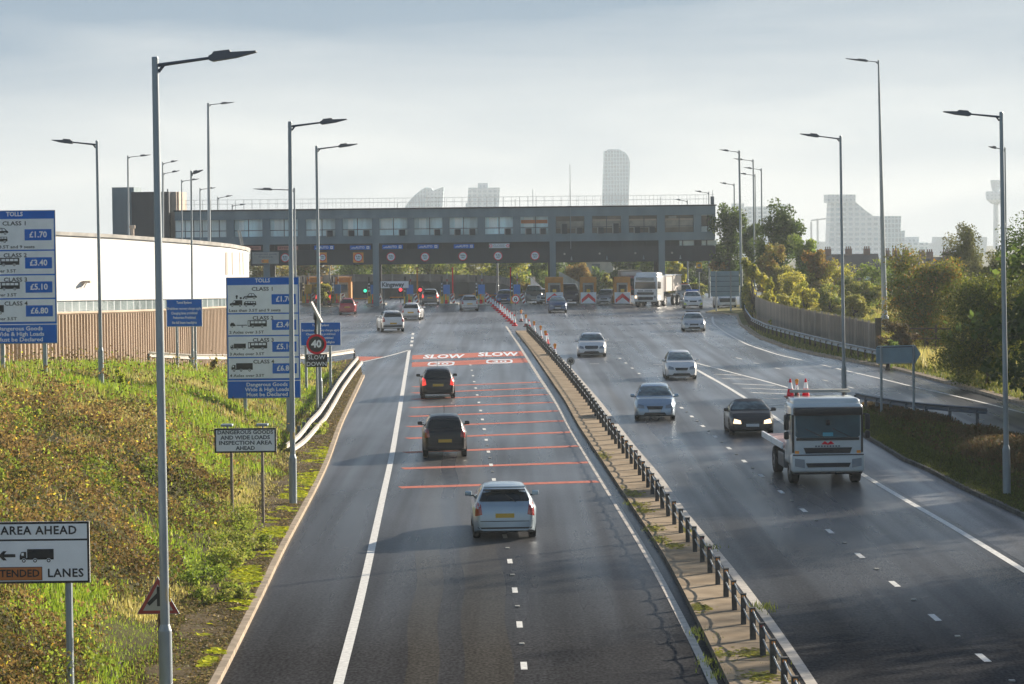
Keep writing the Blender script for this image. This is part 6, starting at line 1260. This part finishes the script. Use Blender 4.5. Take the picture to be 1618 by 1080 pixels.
# ------------------------------------------------------------------ vegetation
def pick(cols, n, rng=RNG, jit=.22):
    c = np.array(cols)[rng.integers(0, len(cols), n)] * [1.5, 1.55, 1.0]; return np.clip(c * (1 + rng.normal(0, jit, (n, 1))), .004, .9)
OLIVE = [(.07, .075, .018), (.09, .09, .022), (.16, .12, .03), (.04, .042, .014), (.14, .085, .035), (.13, .07, .03)]
GREEN = [(.18, .27, .025), (.25, .33, .03), (.32, .37, .045), (.13, .19, .02)]
STRAW = [(.44, .35, .15), (.36, .29, .12), (.28, .26, .08), (.48, .40, .20)]
def bank_pts(n, dfun, ymin=40, ymax=184, pw=1.4):
    u = RNG.random(n); a = 1 - pw; Y = (ymin ** a + u * (ymax ** a - ymin ** a)) ** (1 / a); KXv = np.interp(Y, _KY, _KX); d = dfun(n, Y)
    dm = np.interp(Y, _KY, _DM); ok = d < dm; Y, d, KXv = Y[ok], d[ok], KXv[ok]; z = BZv(d, Y); X = KXv - d
    vis = (X > -.178 * Y - 1.0); return X[vis], Y[vis], z[vis], d[vis]
_KY = np.linspace(22, 187, 400); _KX = np.array([KX(y) for y in _KY]); _DM = np.array([dmax(y) for y in _KY])
def BZv(d, Y):
    hc = np.where(Y < 108, 3.35, np.maximum(0, 3.35 * (1 - (Y - 108) / 80))); sm = lambda t: (lambda u: u * u * (3 - 2 * u))(np.clip(t, 0, 1)); return .11 + hc * (.60 * sm((d - 1.05) / 5.2) + .40 * sm((d - 4.2) / 8.0))
def zone(X, Y, d): # 0..1 bramble share
    P = np.stack([X, Y * .6, d * 0], 1); n1 = vnoise(P, .33); n2 = vnoise(P + 7, 1.1)
    g = n1 * .65 + n2 * .35
    s = np.clip((d - 1.7) / 1.0, 0, 1) * np.clip((11.0 - d + (g - .5) * 7) / 2.0, 0, 1) * np.clip((103 - Y + (g - .5) * 36) / 12, 0, 1)
    low = np.clip((d - 4.6) / 1.2, 0, 1) * np.clip((66 - Y) / 6, 0, 1)           # greener foot by the big sign
    rightgap = np.clip(1 - np.abs((d - (2.2 + (Y - 70) * .07)) / 1.2), 0, 1) * .8
    s = s * (1 - np.clip((66 - Y) / 4, 0, 1) * np.clip((d - 3.6 + (g - .5) * 5) / 1.0, 0, 1) * .9)
    return np.clip(s * (1.25 - .9 * (g > .62)) - rightgap * .6 * (g > .45), 0, 1), g
X, Y, z, d = bank_pts(430000, lambda n, Y: 1.2 + RNG.random(n) ** 1.15 * 13)
br, g = zone(X, Y, d); keep = RNG.random(len(X)) < np.maximum(br, .035 * np.clip((d - 1.5), 0, 1)); X, Y, z, d, g = X[keep], Y[keep], z[keep], d[keep], g[keep]
P = np.stack([X, Y, z], 1); h = .08 + .95 * vnoise(P * [1, 1, 0], .9) ** 1.8 + .36 * vnoise(P * [1, 1, 0] + 3, 3.1); P[:, 2] += h * (1 - RNG.random(len(X)) ** 2.2 * .6)
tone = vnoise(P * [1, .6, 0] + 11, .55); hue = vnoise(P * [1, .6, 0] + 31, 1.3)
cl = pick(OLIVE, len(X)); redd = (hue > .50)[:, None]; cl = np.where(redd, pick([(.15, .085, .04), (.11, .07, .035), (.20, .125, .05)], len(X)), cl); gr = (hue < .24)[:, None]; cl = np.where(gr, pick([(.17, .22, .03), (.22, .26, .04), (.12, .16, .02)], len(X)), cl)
br_ = (RNG.random(len(X)) < .05)[:, None]; cl = np.where(br_, pick([(.55, .45, .05), (.50, .28, .04), (.34, .42, .06)], len(X)), cl); cl = cl * (.40 + 1.15 * tone[:, None])  # tone puts dark patches into the leaf colour in place of shadow gaps
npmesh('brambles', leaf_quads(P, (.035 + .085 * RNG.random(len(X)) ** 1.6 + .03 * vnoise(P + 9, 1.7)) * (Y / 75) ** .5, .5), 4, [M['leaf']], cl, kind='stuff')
X, Y, z, d = bank_pts(420000, lambda n, Y: .9 + RNG.random(n) ** 1.25 * 24, pw=1.9)
br, g = zone(X, Y, d); keep = RNG.random(len(X)) < np.clip(1.12 - br * 1.02, .1, 1) * np.clip((d - .9) / 1.2, .12, 1); X, Y, z, d, g = X[keep], Y[keep], z[keep], d[keep], g[keep]
P = np.stack([X, Y, z - .02], 1); hue = vnoise(P * [1, .5, 0] + 51, .42); h2 = vnoise(P * [1, .5, 0] + 81, 1.6); mixv = hue * .7 + h2 * .3
cl = np.where((mixv > .60)[:, None], pick(STRAW, len(X)), np.where((mixv < .50)[:, None], pick(GREEN, len(X)), pick(OLIVE + GREEN + STRAW, len(X))))
npmesh('grass', grass_tris(P, (.09 + .26 * RNG.random(len(X)) * (.4 + vnoise(P * [1, 1, 0], .8))) * np.clip(d / 3, .45, 1) * np.clip(Y / 85, .5, 1.2), .013 + .020 * RNG.random(len(X)) * (Y / 90)), 3, [M['grassm']], cl, kind='stuff')
# moss and litter on the verge
X, Y, z, d = bank_pts(60000, lambda n, Y: .1 + RNG.random(n) * 1.7)
P = np.stack([X, Y, z + .02 + .02 * RNG.random(len(X))], 1); nz1 = vnoise(P * [1.2, .5, 0] + 5, .9) * .6 + vnoise(P * [1, 1, 0] + 2, 2.4) * .4; my = (nz1 > .53) & (d < .95) & (Y < 118)
Pm = P[my]; npmesh('moss', leaf_quads(Pm, .10 + .10 * RNG.random(len(Pm)), 6, aspect=.9), 4, [M['grassm']], pick([(.42, .42, .02), (.50, .47, .03), (.34, .36, .02)], len(Pm), jit=.12), kind='stuff')
Pl = P[~my]; npmesh('leaf_litter', leaf_quads(Pl, .05 + .07 * RNG.random(len(Pl)), 2.5), 4, [M['grassm']], pick([(.15, .10, .05), (.10, .07, .04), (.24, .17, .09), (.08, .08, .02)], len(Pl)), kind='stuff')
# tufts on the median
tf = []
for (x, y) in [(1121, 1047), (1140, 1068), (1211, 960), (1122, 866), (1105, 1000), (1003, 797), (1030, 836), (1040, 853), (1150, 1040), (1128, 1010), (1200, 960), (1228, 1050)]:
    p = G(x, y, .1); n = 90; tf.append(np.stack([p.x + RNG.normal(0, .14, n), p.y + RNG.normal(0, .35, n), np.full(n, .1)], 1))
ms = []
for (x, y, sx, sy) in MOSSY:
    p = G(x, y, .16); n = 260; ms.append(np.stack([p.x + RNG.normal(0, sx * .4, n), p.y + RNG.normal(0, sy * .45, n), np.full(n, .168)], 1))
ms = np.concatenate(ms); ml = np.interp(ms[:, 1], [a[1] for a in Lm], [a[0] for a in Lm]); mr_ = np.interp(ms[:, 1], [a[1] for a in Rm], [a[0] for a in Rm]); ms = ms[(ms[:, 0] > ml + .03) & (ms[:, 0] < mr_ - .03)]
npmesh('moss', leaf_quads(ms, .05 + .09 * RNG.random(len(ms)), 8, aspect=.9), 4, [M['grassm']], pick([(.22, .21, .03), (.15, .13, .03), (.30, .28, .03)], len(ms), jit=.12), kind='stuff')
tf = np.concatenate(tf); npmesh('weeds', grass_tris(tf, .04 + .08 * RNG.random(len(tf)), np.full(len(tf), .012)), 3, [M['grassm']], pick([(.09, .12, .025), (.13, .14, .03)], len(tf)), kind='stuff')
# right island and far verge weeds
def scatter_poly(n, poly, dens_y=True):
    poly = np.array([(p.x, p.y) for p in poly]); lo, hi = poly.min(0), poly.max(0); Q = lo + RNG.random((n, 2)) * (hi - lo); ins = np.zeros(n, bool); j = len(poly) - 1
    for i in range(len(poly)):
        xi, yi = poly[i]; xj, yj = poly[j]; c_ = ((yi > Q[:, 1]) != (yj > Q[:, 1])) & (Q[:, 0] < (xj - xi) * (Q[:, 1] - yi) / (yj - yi + 1e-9) + xi); ins ^= c_; j = i
    return Q[ins]
isp = list(ISL_LO) + list(ISL_UP[::-1]); Q = scatter_poly(190000, isp); Q = Q[(Q[:, 0] < .18 * Q[:, 1] + 2) & (Q[:, 1] > 50)]
nn = vnoise(np.stack([Q[:, 0], Q[:, 1] * .6, Q[:, 0] * 0], 1), .5); 
X0 = np.array([interp_poly(ISL_LO, y) for y in Q[:, 1]]); dist = Q[:, 0] - X0; tall = np.clip((dist - .8) / 1.4, 0, 1); h = .06 + tall * (.30 + .95 * nn) * np.clip((np.array([interp_poly(ISL_UP, y) for y in Q[:, 1]]) - Q[:, 0]) / 2.5, .35, 1)
P = np.stack([Q[:, 0], Q[:, 1], np.full(len(Q), .11)], 1); cl = np.where((tall * nn > .33)[:, None], pick([(.07, .04, .022), (.055, .035, .02), (.09, .055, .03), (.04, .045, .018)], len(Q)), pick([(.06, .075, .015), (.045, .055, .015), (.09, .09, .02)], len(Q)))
npmesh('weeds', grass_tris(P, h, .02 + .02 * RNG.random(len(Q)), lean=.5), 3, [M['leafdk']], cl, kind='stuff')
ok = (tall > .3) & (RNG.random(len(Q)) < .5); P2 = P[ok].copy(); P2[:, 2] += h[ok] * (.3 + .7 * RNG.random(ok.sum())); npmesh('dry_docks', leaf_quads(P2, .06 + .08 * RNG.random(len(P2)), .2), 4, [M['leafdk']], pick([(.09, .042, .025), (.06, .04, .022), (.04, .045, .02), (.11, .065, .04)], len(P2)), kind='stuff')
Q = scatter_poly(230000, [G(1190, 503), G(1212, 515), G(1250, 528), G(1335, 548), G(1386, 562), G(1470, 590), G(1600, 600), Vector((70, 150, 0)), Vector((75, 300, 0)), Vector((24, 300, 0))]); Q = Q[(Q[:, 0] < .19 * Q[:, 1])]
nn = vnoise(np.stack([Q[:, 0], Q[:, 1] * .4, Q[:, 0] * 0], 1), .25); P = np.stack([Q[:, 0], Q[:, 1], np.full(len(Q), .11)], 1)
cl = np.where((nn > .5)[:, None], pick(STRAW, len(Q)), pick([(.26, .25, .06), (.20, .21, .04), (.34, .29, .10)], len(Q))); npmesh('long_grass', grass_tris(P, .4 + .9 * nn * RNG.random(len(Q)), .035 + .03 * RNG.random(len(Q)), lean=.5), 3, [M['grassm']], cl, kind='stuff')
Q = scatter_poly(50000, [p for p in FK if p.y < 236 or True][:40] + [p + Vector((1.6, .5, 0)) for p in FK[:40]][::-1]) if False else np.zeros((0, 2))
fkp = [p for p in FK if p.y < 232 and p.y > 110]; Q = []
for p in fkp[::1]:
    n = 260; Q.append(np.stack([p.x + .3 + RNG.random(n) * 3.0, p.y + RNG.normal(0, .6, n), np.full(n, .12)], 1))
Q = np.concatenate(Q); npmesh('verge_grass', grass_tris(Q, .05 + .2 * RNG.random(len(Q)), .02 + .02 * RNG.random(len(Q))), 3, [M['leafdk']], pick([(.08, .10, .02), (.12, .12, .03), (.06, .08, .02), (.2, .17, .06)], len(Q)), kind='stuff')
LEAFY = [0]
def tree(name, label, base, H, blobs, n, size, cols, cat='tree', trunk=True, group=None, mt='leaf', jit=.2, hollow=.45, tr=.16, seed=None, bright=None):
    """blobs: (dx, dy, z, rx, rz) clumps of the crown; leaves fill their shells"""
    rng = np.random.default_rng(seed if seed is not None else LEAFY[0] + 100); LEAFY[0] += 1
    t = thing(name, label, cat, base, group=group); allp = []; allc = []; w_ = np.array([b_[3] ** 2 * b_[4] for b_ in blobs]) ** .75; w_ = w_ / w_.sum()
    for b_, wi in zip(blobs, w_):
        k = int(n * wi); sub = max(5, int(9 * (b_[3] / 1.5))); cen = rng.normal(size=(sub, 3)); cen /= np.linalg.norm(cen, axis=1)[:, None]; cen *= (.35 + .6 * rng.random((sub, 1)))
        idx = rng.integers(0, sub, k); v = rng.normal(size=(k, 3)); v /= np.linalg.norm(v, axis=1)[:, None]; v *= rng.random((k, 1)) ** .45 * .42 * (1 + .5 * rng.random((sub, 1)))[idx]; p = cen[idx] + v
        p = p * [b_[3], b_[3], b_[4]] + [b_[0], b_[1], b_[2]]; tone = (.8 + .4 * rng.random((sub, 1)))[idx]; c = pick(cols, k, rng, jit); ci = np.array(cols)[rng.integers(0, len(cols), sub)][idx]; c = (c * .5 + ci * .5) * tone
        if bright is not None: q = rng.random(k) < .07; c[q] = np.array(bright) * (.8 + .4 * rng.random((q.sum(), 1)))
        allp.append(p); allc.append(c)
    p = np.concatenate(allp); c = np.concatenate(allc); ok = p[:, 2] > .02; p, c = p[ok], c[ok]
    npmesh('crown', leaf_quads(p, size * (.6 + .8 * rng.random(len(p))), .3, rng), 4, [M[mt]], c, parent=t)
    b = MB(); hz_ = min(b_[2] for b_ in blobs) if trunk else .3
    ax = Vector((0, 0, 0)); ty = max(.5, np.mean([b_[2] for b_ in blobs]))
    b.tube([(0, 0, -.2), (.05, 0, ty * .4), (-.03, .05, ty * .8), (.03, 0, ty)], [tr, tr * .75, tr * .5, tr * .3], 'bark', 7)
    for b_ in blobs: b.tube([(0, 0, ty * .4), ((b_[0]) * .5, b_[1] * .5, (ty * .4 + b_[2]) * .55), (b_[0], b_[1], b_[2])], [tr * .4, tr * .25, tr * .1], 'bark', 5)
    b.build('trunk' if trunk else 'stem', t, smooth=True); return t
def blobset(rng, H, Rr, k, low=.25):
    out_ = []
    for i in range(k):
        a = rng.random() * 6.283; z = H * (low + (1 - low) * .88 * (i + .5) / k); rad = Rr * (1 - .55 * abs((z / H - .5) * 1.4) ** 1.5) * .62
        out_.append((rad * math.cos(a) * (.4 + .6 * rng.random()), rad * math.sin(a) * (.4 + .6 * rng.random()), z, Rr * (.42 + .2 * rng.random()), H * (.13 + .09 * rng.random())))
    return out_
def ptree(name, label, px, top, Y, wpx, cols, n=5000, size=.22, z0=None, cat='tree', k=9, low=.25, base_z=None, **kw):
    """tree whose crown shows at px with its top at that height, standing at distance Y"""
    tp = U(px, top, Y); g = base_z if base_z is not None else (gz(Y) if Y > 335 else .1); H = tp.z - g; Rr = wpx / 2 * Y / FPX; rng = np.random.default_rng(int(px * 7 + top)); return tree(name, label, (tp.x, Y, g), H, blobset(rng, H, Rr, k, low), n, size, cols, cat, **kw)
DKG = [(.04, .07, .018), (.06, .10, .02), (.09, .13, .025), (.03, .05, .015)]; MIDG = [(.10, .16, .03), (.15, .21, .035), (.20, .24, .04), (.07, .11, .025)]; YEL = [(.44, .38, .04), (.54, .44, .05), (.32, .32, .04), (.24, .26, .04)]; BRN = [(.26, .15, .05), (.33, .20, .06), (.20, .13, .05), (.16, .14, .05)]; AUT = [(.30, .14, .03), (.22, .12, .03), (.16, .14, .03), (.12, .13, .03)]; OLV = [(.22, .22, .05), (.28, .26, .06), (.15, .16, .04), (.34, .29, .08)]
# trees right of the toll office
ptree('broadleaf_tree', 'dark green tree right against the right end of the toll office', 1149, 322, 300, 62, DKG, 9000, .26, k=12)
ptree('broadleaf_tree', 'tallest dark green tree between the lamp pole cluster and the skyline', 1228, 330, 285, 88, DKG, 14000, .27, k=16)
ptree('broadleaf_tree', 'mid green tree sloping down right of the tallest dark tree', 1268, 372, 275, 66, MIDG, 8000, .25, k=10)
ptree('broadleaf_tree', 'low dark tree behind the lamp pole cluster', 1190, 352, 310, 60, DKG, 7000, .26, k=9)
ptree('autumn_tree', 'orange brown tree before the dark roofed houses', 1290, 396, 262, 62, AUT + BRN, 6000, .24, k=9)
ptree('autumn_tree', 'brown leaved tree above the yellow bush by the sign back', 1216, 392, 262, 50, BRN + OLV, 6000, .22, k=9)
ptree('autumn_tree', 'orange tree behind the large sign back', 1140, 408, 300, 40, BRN, 4000, .24, k=7)
ptree('yellow_bush', 'tall yellow green bush over the left end of the timber fence', 1190, 402, 252, 44, YEL + OLV, 7000, .2, cat='bush', k=9, trunk=False, low=.1)
ptree('yellow_bush', 'bright yellow bush just behind the left end of the timber fence', 1216, 437, 244, 30, YEL, 4200, .18, cat='bush', k=7, trunk=False, low=.1)
ptree('dark_bush', 'dark bush beside the large sign back at the slip road nose', 1179, 446, 262, 26, DKG, 4200, .2, cat='bush', k=7, trunk=False, low=.1, mt='leafdk')
bl = ['olive bush in the field right of the bright yellow bush', 'olive brown bush in the field behind the yellow bush', 'yellow green bush in the middle of the field', 'straw coloured bush under the orange brown tree', 'green bush left of the timber lamp pole behind the truck', 'rounded olive bush right behind the truck lamp pole', 'large green bush before the terraced houses', 'bushy green shrub left of the tallest leaning lamp pole', 'low olive scrub at the foot of the large green bush', 'green bush right of the tallest leaning lamp pole', 'yellowish shrub in the dip of the field', 'low yellow shrub close behind the fence']
bs = [(1248, 428, 252, 60, OLV + YEL), (1236, 414, 262, 66, OLV), (1295, 420, 262, 80, OLV + YEL), (1328, 416, 268, 70, YEL + OLV), (1310, 446, 246, 56, MIDG + OLV), (1345, 432, 256, 60, OLV + MIDG), (1385, 408, 258, 90, MIDG), (1368, 440, 244, 60, MIDG + OLV), (1350, 462, 236, 50, OLV), (1425, 418, 252, 70, MIDG + DKG), (1270, 448, 240, 56, OLV + YEL), (1238, 462, 230, 60, YEL + OLV)]
for lb, (px, top, Y, wpx, cols) in zip(bl, bs): ptree('field_bush', lb, px, top, Y, wpx, cols, 6500, .17, cat='bush', k=11, trunk=False, low=.06, group='bushes in the field')
# the nearer trees at the right edge
ptree('autumn_tree', 'bushy tree with reddish orange tips right of the tallest leaning lamp pole', 1462, 392, 185, 150, [(.10, .13, .02), (.16, .17, .025), (.24, .17, .03), (.06, .075, .015)], 26000, .15, k=22, low=.08, bright=(.45, .20, .03), mt='leafdk')
ptree('broadleaf_tree', 'dark rounded tree on the skyline left of the observation tower', 1527, 362, 240, 84, [(.07, .085, .035), (.10, .11, .04), (.12, .11, .04)], 14000, .19, k=14, low=.2)
ptree('broadleaf_tree', 'olive tree below the observation tower', 1560, 396, 215, 96, [(.10, .11, .03), (.14, .14, .035), (.07, .08, .02)], 16000, .17, k=14, low=.1, bright=(.35, .30, .05))
ptree('broadleaf_tree', 'large dark leafy tree overhanging the slip road at the right edge', 1560, 432, 150, 190, [(.07, .10, .016), (.12, .15, .022), (.20, .20, .03), (.045, .06, .012)], 42000, .12, k=30, low=.14, bright=(.30, .28, .04), mt='leafdk')
ptree('broadleaf_tree', 'dark tree cut by the right frame edge, behind the thin right lamp pole', 1655, 345, 158, 160, DKG, 22000, .14, k=20, low=.1, mt='leafdk')
ptree('dark_bush', 'dark reddish bush at the foot of the tallest leaning lamp pole', 1420, 506, 176, 70, [(.07, .035, .025), (.05, .05, .02), (.09, .06, .03)], 9000, .11, cat='bush', k=10, trunk=False, low=.05, mt='leafdk')
ptree('green_bush', 'low green bush under the arrow sign back', 1402, 538, 168, 30, MIDG, 2500, .1, cat='bush', k=6, trunk=False, low=.05)
# trees on the right bank beside and outside the frame: they shade the carriageway
for i, (x, y, h, r) in enumerate([(28, 118, 10.5, 4.5), (29.5, 126, 9.5, 4), (27, 135, 8.5, 4), (32, 130, 11, 5), (26, 108, 9.5, 3.6), (29.5, 142, 9, 4), (27, 100, 9, 3.6), (33, 105, 15, 6), (36, 92, 14, 5), (30, 84, 11.5, 4.5), (35, 74, 15, 5), (27, 66, 10, 4), (40, 84, 16, 5), (24.5, 131, 7, 4.5), (30, 56, 12, 4.5)]):
    rng = np.random.default_rng(900 + i); tree('broadleaf_tree', 'dark tree on the right bank outside the frame, shading the road', (x, y, .1), h, blobset(rng, h, r, 14, .12), 7000, .34, DKG, group='trees shading the road', mt='leafdk')
# trees behind the tunnel wall, seen under the canopy
for i, (px, top, wpx, cols) in enumerate([(430, 402, 90, BRN + OLV), (498, 405, 80, MIDG + BRN), (560, 398, 90, MIDG), (622, 402, 86, OLV + MIDG), (690, 398, 96, MIDG + OLV), (752, 402, 80, OLV), (806, 392, 74, MIDG + YEL), (850, 398, 50, MIDG), (988, 396, 60, DKG + MIDG), (1026, 400, 40, MIDG), (1066, 412, 34, YEL), (1092, 402, 44, DKG), (905, 400, 40, MIDG)]):
    ptree('broadleaf_tree', ['brownish tree right under the left end of the canopy', 'green brown tree behind the third lamp pole under the canopy', 'green tree left of the column by the Kingsway sign', 'olive tree above the Kingsway sign', 'green tree above the queueing grey car', 'olive tree above the silver hatchback', 'yellow green tree behind the no u-turn sign', 'green tree left of the middle column', 'dark green tree behind the white tipper lorry', 'green tree left of the right column', 'yellow green tree just right of the right column', 'dark tree under the right end of the canopy', 'green tree just right of the middle column'][i], px, top, 352 + (i * 7) % 20, wpx * 1.25, cols, 6500, .34, k=11, low=.05, base_z=-.5, group='trees seen under the toll canopy')
for px, top, w_, lb in [(884, 408, 50, 'green tree in the gap right behind the middle column'), (1052, 404, 56, 'dark tree behind the right column under the canopy'), (1120, 410, 50, 'olive tree just beyond the right end of the canopy'), (940, 425, 60, 'low dark tree before the cream house wall'), (1000, 430, 70, 'low dark tree filling the gap behind the white tipper lorry'), (1075, 436, 60, 'low olive tree behind the white van')]:
    ptree('broadleaf_tree', lb, px, top, 385, w_ * 1.3, MIDG + DKG, 5000, .36, k=10, low=.03, base_z=-3.5, group='trees seen under the toll canopy')
ptree('autumn_tree', 'round brown leaved tree between the middle column and the cream house', 915, 417, 330, 50, BRN, 7000, .2, k=10, low=.3, base_z=0)
ptree('field_bush', 'pale olive bush behind the booth left of the white lorry', 965, 433, 315, 34, OLV, 4500, .2, cat='bush', k=8, trunk=False, low=.1, base_z=0, group='bushes behind the booths')
ptree('field_bush', 'reddish bush by the white ramp wall behind the exit lanes', 828, 446, 312, 30, BRN + OLV, 4000, .2, cat='bush', k=8, trunk=False, low=.1, base_z=0, group='bushes behind the booths')
ptree('field_bush', 'pale bush behind the third lamp pole between the orange booths', 511, 446, 305, 34, OLV + YEL, 3500, .2, cat='bush', k=7, trunk=False, low=.1, base_z=0, group='bushes behind the booths')
ptree('field_bush', 'low green hedge behind the police car', 1090, 446, 318, 60, OLV + MIDG, 5000, .24, cat='bush', k=9, trunk=False, low=.1, base_z=0, group='bushes behind the booths')
ptree('shrub', 'yellow leaved shrub on the bank top beside the white guard rail', 337, 566, 148, 16, YEL + BRN, 1500, .08, cat='bush', k=6, trunk=False, low=.1, base_z=1.45, tr=.015)
ptree('shrub', 'yellow green sapling on the bank below the lamp pole', 188, 584, 104, 18, [(.40, .42, .03), (.30, .36, .03)], 700, .08, cat='bush', k=5, trunk=False, low=.1, base_z=3.2, tr=.015)
for i, (px, Y, d_, hh, rr, lb) in enumerate([(374, 85, 0, .9, .8, 'green bush at the foot of the weathered inspection sign'), (388, 80, 0, .7, .7, 'low green bush between the inspection sign and the kerb'), (345, 76, 0, .8, .8, 'bushy weeds on the bank left of the inspection sign posts'), (318, 72, 0, .7, .7, 'dark green bush on the bank above the warning triangle'), (338, 69, 0, .55, .6, 'green weed clump near the kerb beside the warning triangle'), (345, 92, 0, 1.0, .9, 'olive bush on the bank above the inspection sign'), (500, 122, 0, .6, .6, 'dark weed clump behind the white barrier')]):
    p = bpt(px, Y); rng = np.random.default_rng(40 + i); tree('green_bush', lb, p, hh, [(rng.normal() * rr * .8, rng.normal() * rr * 1.3, hh * .35, rr * .5, hh * .45) for _ in range(9)], 2600, .075, GREEN + OLV if i != 3 else GREEN + MIDG, cat='bush', trunk=False, tr=.02, group='bushes on the left bank')
# ------------------------------------------------------------------ haze
hb = MB(); hb.box((200, 1330, 5), (3000, 2940, 190), 'concrete'); hz = hb.build('haze'); hz['kind'] = 'stuff'
m = bpy.data.materials.new('haze'); m.use_nodes = True; n = m.node_tree.nodes; n.remove(n['Principled BSDF']); v = n.new('ShaderNodeVolumePrincipled'); v.inputs['Color'].default_value = (.88, .96, 1, 1); v.inputs['Density'].default_value = .00024; v.inputs['Anisotropy'].default_value = .15
m.node_tree.links.new(v.outputs[0], n['Material Output'].inputs['Volume']); hz.data.materials.clear(); hz.data.materials.append(m)
